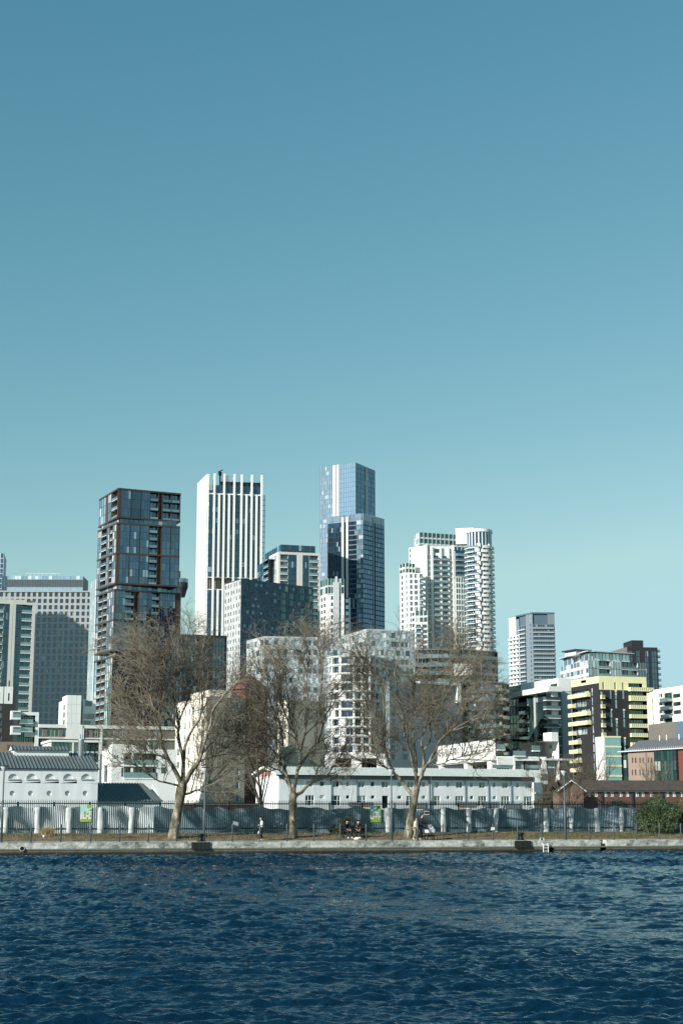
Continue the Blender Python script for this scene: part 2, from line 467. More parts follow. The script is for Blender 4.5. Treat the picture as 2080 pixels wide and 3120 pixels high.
SUN_EL = math.radians(25); SUN_H = Vector((-.76, -.65)).normalized()
sd = Vector((SUN_H.x * math.cos(SUN_EL), SUN_H.y * math.cos(SUN_EL), math.sin(SUN_EL)))
sl = bpy.data.lights.new('sun', 'SUN'); sl.energy = 4.6; sl.angle = math.radians(.5); sl.color = (1, .965, .90)
so = bpy.data.objects.new('sun', sl); COL.objects.link(so); so.rotation_euler = sd.to_track_quat('Z', 'Y').to_euler(); so.location = (-60, -40, 80)
w = bpy.data.worlds.new('World'); S.world = w; w.use_nodes = True; nt = w.node_tree; nt.nodes.clear()
sky = nt.nodes.new('ShaderNodeTexSky'); sky.sky_type = 'NISHITA'; sky.sun_disc = False
sky.sun_elevation = SUN_EL; sky.sun_rotation = math.atan2(SUN_H.x, SUN_H.y); sky.air_density = 1.0; sky.dust_density = .3; sky.ozone_density = 1.5
sep = nt.nodes.new('ShaderNodeSeparateColor'); comb = nt.nodes.new('ShaderNodeCombineColor'); nt.links.new(sky.outputs[0], sep.inputs[0])
for i, (g_, k_) in enumerate(SKYGRADE):          # the photo's teal grade of the clear sky, channel by channel
    q_ = math_(nt, 'MULTIPLY', math_(nt, 'POWER', sep.outputs[i], g_), k_)
    if i == 0: q_ = math_(nt, 'MINIMUM', q_, 3.15)
    if i == 1: q_ = math_(nt, 'MINIMUM', q_, 5.0)
    nt.links.new(q_, comb.inputs[i])
bg = nt.nodes.new('ShaderNodeBackground'); bg.inputs[1].default_value = .10
wo = nt.nodes.new('ShaderNodeOutputWorld')
nt.links.new(comb.outputs[0], bg.inputs[0]); nt.links.new(bg.outputs[0], wo.inputs[0])
S.view_settings.view_transform = 'Standard'; S.view_settings.look = 'None'; S.view_settings.exposure = EXPOSURE; S.view_settings.gamma = 1
S.cycles.max_bounces = 6; S.cycles.diffuse_bounces = 3; S.cycles.glossy_bounces = 3

# ------------------------------------------------------------------ the quay line and ground heights
qa = Vector((-1040 / 4790 * 102, 102)); qb = Vector((1040 / 4790 * 114, 114))
qd = (qb - qa).normalized()
Q = Fr(qa - qd * 70, qb + qd * 70)           # face of the quay wall, a along it
ZQ = .84
def gz(d):
    for (d0, h0), (d1, h1) in zip(GP, GP[1:]):
        if d <= d1: return h0 + (h1 - h0) * (d - d0) / (d1 - d0)
    return GP[-1][1]
GP = [(-50, ZQ), (0, ZQ), (.6, ZQ + .005), (2.7, ZQ + .03), (3.2, ZQ + .10), (5, ZQ + .3), (7.5, 1.38), (9, GZ), (9999, GZ)]
def qat(u, d, dz=0):
    """point on the quay ground d metres behind the wall face, in the direction of photo column u at ground level"""
    a, z = Q.px(u, 2555, -d)
    p = Q.P(a, gz(d) + dz, -d); return Vector(p)
def qs(u, d=0): return Q.px(u, 2555, -d)[0]

def stretch_mat(name, build):
    m, nt, out = newmat(name); b = nd(nt, 'ShaderNodeBsdfPrincipled'); nt.links.new(b.outputs[0], out.inputs[0]); build(nt, b); M[name] = m
def earth(nt, b):
    f = noise(nt, 1.3, 6, .7); f2 = noise(nt, 9, 4, .7)
    c = ramp(nt, math_(nt, 'ADD', math_(nt, 'MULTIPLY', f, .6), math_(nt, 'MULTIPLY', f2, .4)),
             [(.36, rgb(66, 60, 42)), (.5, rgb(108, 92, 70)), (.62, rgb(140, 122, 94))])
    nt.links.new(c, b.inputs['Base Color']); b.inputs['Roughness'].default_value = .95
    bn = nd(nt, 'ShaderNodeBump'); bn.inputs['Distance'].default_value = .06; nt.links.new(f2, bn.inputs['Height']); nt.links.new(bn.outputs[0], b.inputs['Normal'])
stretch_mat('earth', earth)
def pathm(nt, b):
    c = ramp(nt, noise(nt, 2.2, 6, .7), [(.35, rgb(132, 124, 108)), (.65, rgb(172, 164, 146))])
    nt.links.new(c, b.inputs['Base Color']); b.inputs['Roughness'].default_value = .95
stretch_mat('gravel', pathm)
def copem(nt, b):
    f = noise(nt, 1.6, 8, .78, (1, 1, 1.6)); r = rnd_node(nt)
    f = math_(nt, 'ADD', f, math_(nt, 'MULTIPLY', math_(nt, 'SUBTRACT', r, .5), .12))
    c = ramp(nt, f, [(.34, rgb(84, 88, 80)), (.44, rgb(142, 146, 138)), (.54, rgb(184, 186, 176)), (.66, rgb(214, 214, 206))])
    nt.links.new(c, b.inputs['Base Color']); b.inputs['Roughness'].default_value = .9
    bn = nd(nt, 'ShaderNodeBump'); bn.inputs['Distance'].default_value = .03; nt.links.new(noise(nt, 7, 5, .7), bn.inputs['Height']); nt.links.new(bn.outputs[0], b.inputs['Normal'])
stretch_mat('coping', copem)
def wetm(nt, b):
    g = nd(nt, 'ShaderNodeNewGeometry'); sp = nd(nt, 'ShaderNodeSeparateXYZ'); nt.links.new(g.outputs['Position'], sp.inputs[0])
    h = math_(nt, 'ADD', sp.outputs[2], math_(nt, 'MULTIPLY', math_(nt, 'SUBTRACT', noise(nt, 1.5, 5, .7), .5), .18))
    c = ramp(nt, math_(nt, 'MULTIPLY', h, 2.2), [(.2, rgb(26, 24, 16)), (.42, rgb(58, 54, 40)), (.62, rgb(104, 104, 90)), (.9, rgb(128, 128, 114))])
    nt.links.new(c, b.inputs['Base Color']); b.inputs['Roughness'].default_value = .8
    bn = nd(nt, 'ShaderNodeBump'); bn.inputs['Distance'].default_value = .04; nt.links.new(noise(nt, 5, 5, .7), bn.inputs['Height']); nt.links.new(bn.outputs[0], b.inputs['Normal'])
stretch_mat('weedy_brick', wetm)
def waterm(nt, b):
    b.inputs['Base Color'].default_value = WATERCOL; b.inputs['Roughness'].default_value = .055; b.inputs['IOR'].default_value = 1.33; b.inputs['Specular IOR Level'].default_value = .38
    b.inputs['Specular Tint'].default_value = (.7, .88, 1, 1)
    f = noise(nt, 7, 3, .6, (.55, 1, 1)); f2 = noise(nt, 22, 2, .6, (.6, 1, 1))
    bn = nd(nt, 'ShaderNodeBump'); bn.inputs['Distance'].default_value = .05; bn.inputs['Strength'].default_value = .9
    nt.links.new(math_(nt, 'ADD', f, math_(nt, 'MULTIPLY', f2, .3)), bn.inputs['Height']); nt.links.new(bn.outputs[0], b.inputs['Normal'])
stretch_mat('water', waterm)

# ------------------------------------------------------------------ water: a real wave surface, finer towards the near side
def make_water():
    rs = np.random.RandomState(4)
    v = np.concatenate([np.linspace(2586, 2640, 190), np.linspace(2640.4, 3260, 900)])[::-1]
    Y = EYE / ((v - 2483) / 4881.0); Y = Y[Y < 128]
    tx = np.concatenate([np.linspace(-1.1, -.31, 90)[:-1], np.linspace(-.31, .31, 580), np.linspace(.31, 1.1, 90)[1:]])
    YY, TT = np.meshgrid(Y, tx, indexing='ij'); XX = TT * YY
    H = np.zeros_like(XX)
    for i in range(90):
        lam = 0.11 * (9 ** (rs.rand()))                  # .11 to 1 m
        th = math.radians(rs.normal(-80, 24)); k = 2 * math.pi / lam
        amp = .0125 * lam ** .78 * rs.uniform(.35, 1)
        ph = k * (XX * math.cos(th) + YY * math.sin(th)) + rs.rand() * 6.28 + .8 * np.sin(.21 * XX + .13 * YY + i)
        s = np.sin(ph); H += amp * (s + .28 * s * s)
    mot = sum(np.sin(rs.uniform(.5, 2.2) * (XX * math.cos(q) + 1.6 * YY * math.sin(q)) + rs.rand() * 6.28) for q in rs.uniform(0, 3.14, 9)) / 3
    gust = .80 + .30 * np.tanh(mot) + .30 * np.sin(.11 * XX + .06 * YY + 1) * np.sin(.05 * YY - .07 * XX) + .12 * np.sin(.4 * XX + .23 * YY)
    H = H * gust * (1 + .7 * np.clip((YY - 22) / 80, 0, 1))
    H -= H.mean()
    n0, n1 = XX.shape
    # stop the sheet at the quay face
    dist = (XX - Q.A.x) * Q.n.x + (YY - Q.A.y) * Q.n.y
    over = dist < -.3
    YY = np.where(over, YY + (dist + .3) / (-Q.n.y), YY)
    H = np.where(dist < .05, H * .3, H)
    co_ = np.stack([XX, YY, H], -1).reshape(-1, 3)
    idx = np.arange(n0 * n1).reshape(n0, n1)
    fa = np.stack([idx[:-1, :-1], idx[:-1, 1:], idx[1:, 1:], idx[1:, :-1]], -1).reshape(-1, 4)
    # the rest of the dock: flat water just below, round and behind the camera
    ex = [(-900, -700), (900, -700), (900, 200), (-900, 200)]
    b = len(co_); co_ = np.concatenate([co_, np.array([(x, y, -.22) for x, y in ex])])
    me = bpy.data.meshes.new('water')
    nf = len(fa); me.vertices.add(len(co_)); me.vertices.foreach_set('co', co_.ravel())
    loops = np.concatenate([fa.ravel(), [b, b + 1, b + 2, b + 3]]); me.loops.add(len(loops)); me.loops.foreach_set('vertex_index', loops)
    me.polygons.add(nf + 1); me.polygons.foreach_set('loop_start', np.arange(nf + 1) * 4); me.polygons.foreach_set('loop_total', np.full(nf + 1, 4))
    me.polygons.foreach_set('use_smooth', np.ones(nf + 1, bool)); me.materials.append(M['water']); me.update(calc_edges=True); me.validate()
    o = bpy.data.objects.new('water', me); COL.objects.link(o); tag(o, kind='structure')
make_water()

# ------------------------------------------------------------------ ground, bank and path
def sheet(name, ds, dz, mat, a0, a1, na, jit=0):
    b = MB(); rr = random.Random(3)
    grid = []
    for d in ds:
        row = []
        for i in range(na + 1):
            a = a0 + (a1 - a0) * i / na
            j = rr.uniform(-jit, jit) if 0 < i < na else 0
            row.append(Q.P(a, gz(d) + dz + j, -d))
        grid.append(row)
    for r in range(len(ds) - 1):
        for i in range(na): b.poly((grid[r][i], grid[r][i + 1], grid[r + 1][i + 1], grid[r + 1][i]), mat)
    return tag(b.build(name), kind='structure')
sheet('path', [.62, 1.2, 2.0, 2.72], .0, 'gravel', 0, Q.L, 60)
sheet('bank', [2.70, 3.2, 3.8, 4.4, 5, 5.6, 6.3, 7, 7.6, 8.4], .002, 'earth', 0, Q.L, 420, .035)
stretch_mat('city_ground', lambda nt, b: (nt.links.new(ramp(nt, noise(nt, .12, 5, .7), [(.35, rgb(72, 76, 66)), (.65, rgb(104, 102, 92))]), b.inputs['Base Color']), setattr(b.inputs['Roughness'], 'default_value', .95)))
sheet('ground', [8.38, 60, 400, 5000], -.0, 'city_ground', -4000, 4000 + Q.L, 2)

# ------------------------------------------------------------------ quay wall with its coping stones
qw = thing('quay_wall', 'long grey dock wall of pale coping stones over weedy dark brickwork along the water', 'quay wall', Q.P(Q.L / 2, 0, 0))
b = MB()
holes = []
SLOT = Q.px(1837, 2570)[0]; LADR = Q.px(1678, 2580)[0]; OUT = Q.px(68, 2588)[0]; SQH = Q.px(157, 2591)[0]
for a, w_, z0, z1 in ((SLOT, .45, -.3, .42), (LADR + .0, .45, -.3, .42), (SQH, .14, .38, .52 - .1)):
    holes.append((a - w_ / 2, a + w_ / 2, z0, z1))
b.wall(Q, 0, Q.L, -.6, .43, holes, 'weedy_brick', .5, o=-.06, reveal='timber_dark')
for h in holes: b.rect(Q, h[0], h[1], h[2], h[3], -.56, 'timber_dark')
b.box(Q, 0, Q.L, .35, .428, -.055, -.02, 'weedy_brick')
qo = b.build('wall', qw)
a = 0; rr = random.Random(8); ncop = 0
vis0, vis1 = qs(-40), qs(2120)
while a < Q.L:
    L = rr.uniform(1.35, 2.1); a2 = min(Q.L, a + L)
    mid = (a + a2) / 2
    for gap in (SLOT,):
        if a < gap - .22 < a2: a2 = gap - .22
    if abs(a - (SLOT - .22)) < .01: a = SLOT + .22; continue
    b = MB(); dz = rr.uniform(-.012, .012)
    b.box(Q, a + .008, a2 - .008, .43, ZQ + dz, -.63, rr.uniform(-.012, .012), 'coping')
    if vis0 - 2 < mid < vis1 + 2: b.build('coping_stone', qw)
    a = a2
b = MB(); b.box(Q, 0, Q.L, -.5, ZQ - .06, -1.0, -.64, 'coping'); b.build('backing', qw)
# round drain mouth with its rim
c = Vector(Q.P(OUT, .46, .0)); nrm = Vector((Q.n.x, Q.n.y, 0))
dp = thing('drain_pipe', 'round black drain mouth with a pale rim in the dock wall at the left', 'drain pipe', c)
b = MB(); b.tube([c - nrm * .3, c + nrm * .05], .17, 18, 'concrete', cap=False); b.tube([c + nrm * .05, c + nrm * .052], [.17, .135], 18, 'concrete', cap=False); b.build('rim', dp)
b = MB(); b.tube([c + nrm * .03, c + nrm * .035], .14, 18, 'black_metal'); b.build('mouth', dp)
# ladder
ld = thing('ladder', 'white metal ladder on the dock wall with a hoop handle above it', 'ladder', Q.P(Q.px(1659, 2580)[0], ZQ, .1))
a0 = Q.px(1652, 2580)[0]; a1 = Q.px(1667, 2580)[0]
b = MB()
for a in (a0, a1): b.tube([Q.P(a, .62, .02), Q.P(a, .6, .12), Q.P(a, -.2, .12)], .028, 6, 'hull_white')
b.build('rail', ld)
for z in (.1, .32, .55):
    b = MB(); b.tube([Q.P(a0, z, .12), Q.P(a1, z, .12)], .02, 6, 'hull_white'); b.build('rung', ld)
b = MB(); ac = Q.px(1653, 2560)[0]
b.tube([Q.P(ac - .14, ZQ, -.2), Q.P(ac - .14, ZQ + .12, -.2), Q.P(ac - .08, ZQ + .17, -.2), Q.P(ac + .08, ZQ + .17, -.2), Q.P(ac + .14, ZQ + .12, -.2), Q.P(ac + .14, ZQ, -.2)], .022, 6, 'hull_white'); b.build('handle', ld)
# timber fenders hung on the wall, bollards above them
def bollard(u, d, label):
    p = qat(u, d); t = thing('mooring_bollard', label, 'bollard', p, 'iron bollards on the quay edge')
    b = MB(); b.lathe(p, [(.24, 0), (.24, .05), (.17, .1), (.155, .33), (.2, .40), (.23, .45), (.21, .5), (.1, .54)], 14, 'black_metal'); b.build('post', t, True)
    b = MB(); b.box(Q, qs(u, d) - .3, qs(u, d) + .3, p.z + .002, p.z + .035, -d - .28, -d + .28, 'black_metal'); b.build('base_plate', t)
bollard(612, .42, 'squat black iron bollard on the quay edge beside the lamp post near the left tree')
bollard(1586, .42, 'squat black iron bollard on the quay edge left of the white ladder')
for u, lab in ((612, 'dark timber fender on the dock wall below the bollard near the left tree'), (1591, 'dark timber fender on the dock wall just left of the ladder')):
    a = qs(u); t = thing('fender', lab, 'fender', Q.P(a, .6, .1), 'timber fenders on the dock wall')
    for k in range(4):
        b = MB(); b.box(Q, a - .62 + k * .31, a - .33 + k * .31, .36, ZQ - .02, .014, .09, 'timber_dark'); b.build('plank', t)

# ------------------------------------------------------------------ edge posts and the chains between them
PU = [95, 186, 277, 365, 452, 538, 708, 791, 874, 956, 1036, 1115, 1272, 1349, 1426, 1501, 1576, 1650, 1794, 1868, 1938, 2008, 2073]
p0 = qat(95, .3)
def make_post(p):
    t = thing('edge_post', 'post', 'post', p, 'grey posts along the quay edge')
    b = MB(); b.lathe(p, [(.045, 0), (.045, 1.1), (.038, 1.12), (.038, 1.15), (.02, 1.165)], 10, 'post_grey'); b.build('shaft', t, True)
    b = MB(); b.lathe(p, [(.09, .002), (.09, .015), (.05, .02)], 10, 'post_grey'); b.build('base_plate', t)
    for z in (.98, .52):
        b = MB(); b.tube([p + Vector((qd.x, qd.y, 0)) * -.07 + Vector((0, 0, z)), p + Vector((qd.x, qd.y, 0)) * .07 + Vector((0, 0, z))], .012, 5, 'post_grey'); b.build('chain_eye', t)
    return t
REF = ['in front of the leftmost white bundle and poster', 'left of the green and white poster', 'right of the green and white poster', 'between the third and fourth white bundles on the left',
       'left of the left plane tree', 'in front of the left plane tree trunk', 'carrying a tilted grey notice', 'in front of the woman with the child', 'left of the middle plane tree trunk', 'right of the middle plane tree trunk',
       'in front of the left end of the bench', 'to the right of the bench in the shade', 'in front of the couple with the white pram', 'right of the white pram', 'two posts right of the white pram', 'carrying a small white notice',
       'just left of the right bollard', 'beside the white ladder', 'first to the right of the right lamp post', 'between the last two white bundles on the right', 'left of the green bush', 'in front of the middle of the green bush', 'at the right edge by the bush']
posts = []
for i, u in enumerate(PU):
    p = qat(u, .3)
    t = make_post(p) if i == 0 else dup(posts[0], p)
    t['label'] = ('slim grey quay edge post ' + REF[i]); posts.append(t)
LAMPU = [5, 622, 1193, 1722]
allp = sorted([(u, qat(u, .3)) for u in PU + [-85]] + [(u, qat(u, .35)) for u in LAMPU] + [(2142, qat(2142, .3))], key=lambda t: t[0])
for i in range(len(allp) - 1):
    (u0, A), (u1, B_) = allp[i], allp[i + 1]
    if u1 < 0 or u0 > 2080: continue
    for z, nm in ((.98, 'upper'), (.52, 'lower')):
        b = MB(); pts = []
        sag = RND.uniform(.16, .26)
        for k in range(11):
            t = k / 10; q = A.lerp(B_, t); pts.append(q + Vector((0, 0, z - sag * 4 * t * (1 - t))))
        b.tube(pts, .011, 5, 'post_grey')
        o = b.build('chain', origin=A + Vector((0, 0, z)))
        tag(o, f'thin {nm} chain sagging between two grey quay edge posts', 'chain', f'{nm} chains along the quay edge')

# ------------------------------------------------------------------ lamp posts
def lamp(p, h):
    t = thing('lamp_post', 'lamp', 'lamp post', p, 'lamp posts on the quay edge')
    b = MB(); b.lathe(p, [(.085, 0), (.085, .9 * h * .42), (.08, h * .42), (.05, h * .43), (.045, h - .5)], 12, 'post_grey'); b.build('pole', t, True)
    b = MB(); b.lathe(p + Vector((0, 0, h - .5)), [(.05, 0), (.06, .06), (.12, .12), (.2, .27), (.235, .36), (.235, .38)], 16, 'pale_grey'); b.build('lamp_bowl', t, True)
    b = MB(); b.lathe(p + Vector((0, 0, h - .118)), [(.27, 0), (.28, .02), (.2, .055), (.05, .075)], 16, 'dark_metal'); b.build('lamp_cap', t, True)
    b = MB(); b.lathe(p, [(.12, .002), (.12, .03), (.09, .05)], 12, 'post_grey'); b.build('base', t)
    return t
lp0 = lamp(qat(5, .35), 5.0)
for u, lab in zip(LAMPU, ['tall grey lamp post at the left edge in front of the white shed', 'tall grey lamp post with a bowl head between the left and middle plane trees',
                          'tall dark lamp post in front of the white terrace beside the right plane tree', 'tall grey lamp post standing before the brick gable on the right']):
    t = lp0 if u == 5 else dup(lp0, qat(u, .35)); t['label'] = lab

# ------------------------------------------------------------------ palisade fence with sheeting behind
FD = 7.1
M['wrap_white'] = paint('wrap_white', rgb(192, 195, 194), .45, .16, scale=2, bump=.35, bscale=6)
M['fence_green'] = paint('fence_green', rgb(30, 52, 56), .5, .2)
PF = Q.off(-FD)
f0, f1 = qs(-60, FD), qs(2140, FD)
fence = thing('palisade_fence', 'long dark green palisade fence of pointed pales behind the quay path', 'fence', PF.P((f0 + f1) / 2, gz(FD)))
ZB = gz(FD) + .03; NB = 22; bw = (f1 - f0) / NB
for i in range(NB):
    a0 = f0 + i * bw; a1 = a0 + bw
    b = MB()
    npale = 19
    for k in range(npale):
        a = a0 + bw * (k + .5) / npale; hh = ZB + 2.17 + RND.uniform(-.015, .015)
        b.box(PF, a - .021, a + .021, ZB, hh, -.012, .012, 'fence_green')
        b.poly((PF.P(a - .021, hh, .012), PF.P(a + .021, hh, .012), PF.P(a, hh + .13, 0)), 'fence_green')
        b.poly((PF.P(a + .021, hh, -.012), PF.P(a - .021, hh, -.012), PF.P(a, hh + .13, 0)), 'fence_green')
    b.build('pale_panel', fence)
    for z in (ZB + .25, ZB + 1.98):
        b = MB(); b.box(PF, a0 + .06, a1 - .06, z, z + .075, .016, .05, 'fence_green'); b.build('rail', fence)
for i in range(NB + 1):
    b = MB(); a = f0 + i * bw; b.box(PF, a - .045, a + .045, ZB - .1, ZB + 2.12, -.17, -.075, 'fence_green'); b.build('post', fence)
# sheeting pressed out between the pales
def tarp(name, u0, u1, mat, label, seed, top=1.86):
    rs = np.random.RandomState(seed); a0, a1 = qs(u0, FD), qs(u1, FD)
    na = int((a1 - a0) / .026); nz = 26
    A = np.linspace(a0, a1, na + 1); T = np.linspace(0, 1, nz + 1)
    AA, TT = np.meshgrid(A, T)
    pitch = bw / 19
    warp = np.zeros_like(AA)
    for k in range(26):
        fx, fz = rs.uniform(.4, 5), rs.uniform(.5, 9); warp += np.sin(fx * AA + fz * TT + rs.rand() * 6.28) / (1 + .25 * fz)
    warp /= 3.2
    puff = .5 + .5 * np.cos(2 * np.pi * (AA - f0) / pitch + 3.1416 * 0 + np.pi + 1.5 * warp * (np.abs(warp) > .35))
    big = np.zeros_like(AA)
    for k in range(8): big += np.sin(rs.uniform(.3, 1.4) * AA + rs.uniform(-3, 3) * TT + rs.rand() * 6.28)
    O = -.032 + .04 * puff * (.7 + .3 * np.tanh(big)) + .016 * warp
    tz = top + .07 * np.sin(1.7 * A + seed) + .05 * np.sin(4.3 * A + 2 * seed) - .05 * np.abs(np.sin(.9 * A + seed))
    Zz = ZB - .04 + TT * tz[None, :]
    b = MB(); n1 = na + 1
    X = PF.A.x + PF.d.x * AA + PF.n.x * O; Yy = PF.A.y + PF.d.y * AA + PF.n.y * O
    b.v = np.stack([X, Yy, Zz], -1).reshape(-1, 3).tolist()
    mi = b.mi(mat)
    for j in range(nz):
        for i in range(na):
            k = j * n1 + i; b.f.append((k, k + 1, k + n1 + 1, k + n1)); b.m.append(mi)
    o = b.build('tarpaulin', smooth=True, origin=Vector(PF.P((a0 + a1) / 2, ZB, -.15)))
    tag(o, label, 'tarpaulin', 'sheeting behind the palisade fence')
def tarpm(nt, b, c0=rgb(150, 168, 176), c1=rgb(190, 202, 204)):
    c = ramp(nt, noise(nt, .8, 5, .6), [(.35, c0), (.65, c1)])
    nt.links.new(c, b.inputs['Base Color']); b.inputs['Roughness'].default_value = .38; b.inputs['Specular IOR Level'].default_value = .6
stretch_mat('tarp_pale', lambda nt, b: tarpm(nt, b, rgb(200, 210, 212), rgb(228, 232, 230)))
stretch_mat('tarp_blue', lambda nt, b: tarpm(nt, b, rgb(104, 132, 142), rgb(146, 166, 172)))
stretch_mat('tarp_mid', lambda nt, b: tarpm(nt, b, rgb(150, 170, 178), rgb(190, 202, 204)))
tarp('t', -60, 466, 'tarp_pale', 'pale grey crumpled sheeting behind the fence left of the left plane tree', 1)
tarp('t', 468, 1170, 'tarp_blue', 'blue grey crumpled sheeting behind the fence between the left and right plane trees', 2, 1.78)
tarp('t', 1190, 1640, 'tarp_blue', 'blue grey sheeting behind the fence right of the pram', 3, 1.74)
tarp('t', 1642, 2140, 'tarp_mid', 'silvery crumpled sheeting behind the fence from the right lamp post to the bush', 5)
# white wrapped bundles standing against the fence
WU = [15, 113, 209, 305, 399, 1181, 1350, 1428, 1510, 1662, 1740, 1818, 1893]
WL = ['at the left edge behind the lamp post', 'second from the left before the shed', 'just left of the green and white poster', 'just right of the green and white poster', 'nearest the left plane tree, with a shadow across it',
      'behind the lamp post left of the right plane tree', 'first to the right of the white pram', 'greyer and flatter, second right of the pram', 'behind the small white notice', 'left of the right lamp post', 'just right of the right lamp post', 'second right of the right lamp post', 'torn and pinched at its foot, beside the green bush']
def bundle(u, lab, i):
    rs = random.Random(40 + i); p = Vector(PF.P(qs(u, FD), ZB - .03, .10))
    b = MB(); pts = []; rad = []
    n = 16
    i0 = 0; mi = b.mi('wrap_white'); m = 18
    ph = [rs.uniform(0, 6.28) for _ in range(8)]
    pinch = (i in (8, 10, 12))
    for k in range(n + 1):
        t = k / n; r = .20 + .02 * math.sin(5 * t + ph[0]) + .012 * math.sin(13 * t + ph[1])
        if pinch: r *= 1 - .45 * math.exp(-((t - .12) / .09) ** 2)
        if k == n: r *= .8
        cx = .02 * math.sin(3 * t + ph[2])
        for j in range(m):
            a = 2 * math.pi * j / m
            q = r * (1 + .07 * math.sin(3 * a + 6 * t + ph[3]) + .05 * math.sin(7 * a - 11 * t + ph[4]))
            x = cx + q * math.cos(a); y = .55 * q * math.sin(a)
            v = Vector((PF.d.x * x + PF.n.x * y, PF.d.y * x + PF.n.y * y, t * 1.78)) + p
            b.v.append(tuple(v))
    for k in range(n):
        for j in range(m):
            a_, b_ = k * m + j, k * m + (j + 1) % m
            b.f.append((a_, b_, b_ + m, a_ + m)); b.m.append(mi)
    b.f.append(tuple(n * m + j for j in range(m))); b.m.append(mi)
    o = b.build('wrapped_bundle', smooth=True, origin=p)
    tag(o, ('greyish' if i == 7 else 'white') + ' wrapped bundle on the fence ' + lab, 'wrapped bundle', 'white wrapped bundles along the fence')
for i, u in enumerate(WU): bundle(u, WL[i], i)

# ------------------------------------------------------------------ posters and notices
P_('poster_green', rgb(140, 178, 60), .5); P_('poster_teal', rgb(178, 208, 206), .5); P_('poster_white', rgb(232, 232, 222), .5); P_('poster_dark', rgb(70, 84, 60), .5)
P_('notice_plum', rgb(86, 78, 92), .5); P_('notice_grey', rgb(120, 134, 142), .5)
def poster(u0, v0, u1, v1, label, seed):
    rs = random.Random(seed); fr = PF.off(.03); a0, a1, z0, z1 = fr.rect((u0, v0), (u1, v1))
    t = thing('poster', label, 'poster', fr.P((a0 + a1) / 2, z0)); W_, H_ = a1 - a0, z1 - z0
    b = MB(); b.box(fr, a0, a1, z0, z1, -.01, .006, 'poster_white'); b.build('board', t)
    b = MB(); b.rect(fr, a0 + .002, a1 - .002, z0 + H_ * .45, z1 - .002, .010, 'poster_teal'); b.rect(fr, a0, a1, z0, z0 + H_ * .15, .010, 'poster_green')
    b.poly((fr.P(a0 + W_ * .55, z1, .014), fr.P(a0 + W_ * .62, z0 + H_ * .78, .014), fr.P(a1, z0 + H_ * .84, .014), fr.P(a1, z1, .014)), 'poster_green'); b.build('background_print', t)
    b = MB()
    for r in range(5):
        n = [2, 3, 4, 4, 4][r]
        for k in range(n):
            x = a0 + W_ * (1 - (n - k - .5) / 4.2); z = z0 + H_ * (.70 - r * .12)
            b.poly([fr.P(x + W_ * .085 * math.cos(q * 6.28 / 7), z + H_ * .05 * math.sin(q * 6.28 / 7), .018) for q in range(7)], 'poster_white' if rs.random() < .6 else 'poster_green')
            b.rect(fr, x - W_ * .07, x + W_ * .05, z - H_ * .065, z - H_ * .045, .021, 'poster_dark')
    b.build('picture_print', t)
poster(246, 2452, 279, 2504, 'green and white upright poster on the fence above the bank, near the left shed', 1)
poster(1127, 2455, 1160, 2505, 'faded green and white poster on the fence right of the bench', 2)
fr = PF.off(.03); a0, a1, z0, z1 = fr.rect((1291, 2471), (1307, 2483))
t = thing('fence_sign', 'small plum and white sign on the fence above the white pram', 'sign', fr.P(a0, z0))
b = MB(); b.box(fr, a0, a1, z0, z1, -.01, .006, 'poster_white'); b.build('board', t)
b = MB(); b.rect(fr, a0 + .02, a1 - .02, z0 + .06, z1 - .05, .01, 'notice_plum'); b.build('print', t)
def post_notice(u, pts, mat, label, lines):
    p = qat(u, .3); fr = Q.off(-.24); q = [fr.px(*c) for c in pts]
    t = thing('post_notice', label, 'notice', fr.P(q[0][0], q[0][1]))
    b = MB(); b.poly([fr.P(a, z, .004) for a, z in q], mat); b.poly([fr.P(a, z, -.006) for a, z in reversed(q)], mat)
    for i in range(4):
        (a, z), (a2, z2) = q[i], q[(i + 1) % 4]; b.poly((fr.P(a, z, -.006), fr.P(a2, z2, -.006), fr.P(a2, z2, .004), fr.P(a, z, .004)), mat)
    b.build('board', t)
    if lines:
        b = MB()
        for k in range(lines):
            f = (k + 1) / (lines + 1.5)
            L0 = [q[3][i] + (q[0][i] - q[3][i]) * f for i in (0, 1)]; R0 = [q[2][i] + (q[1][i] - q[2][i]) * f for i in (0, 1)]
            A_ = [L0[i] + (R0[i] - L0[i]) * .12 for i in (0, 1)]; B_ = [L0[i] + (R0[i] - L0[i]) * .85 for i in (0, 1)]
            b.poly((fr.P(A_[0], A_[1] - .008, .008), fr.P(B_[0], B_[1] - .008, .008), fr.P(B_[0], B_[1] + .008, .008), fr.P(A_[0], A_[1] + .008, .008)), 'poster_white')
        b.build('print', t)
post_notice(708, [(708, 2512), (726, 2518), (728, 2506), (711, 2501)], 'notice_grey', 'tilted grey notice board with pale lines on a quay post left of the woman', 3)
post_notice(1501, [(1494, 2530), (1506, 2529), (1506, 2520), (1495, 2521)], 'poster_white', 'small blank white notice on a quay post right of the pram', 0)
# ================================================================== BUILDINGS (far to near)
def V2(p): return Vector((p[0], p[1], 0))
def base_of(*ps):
    c = Vector((0, 0, 0))
    for p in ps: c += Vector((p[0], p[1], 0))
    c /= len(ps); c.z = GZ; return c
def zof(fr, q, o=0): return fr.px(q[0], q[1], o)[1]
def aof(fr, q, o=0): return fr.px(q[0], q[1], o)[0]

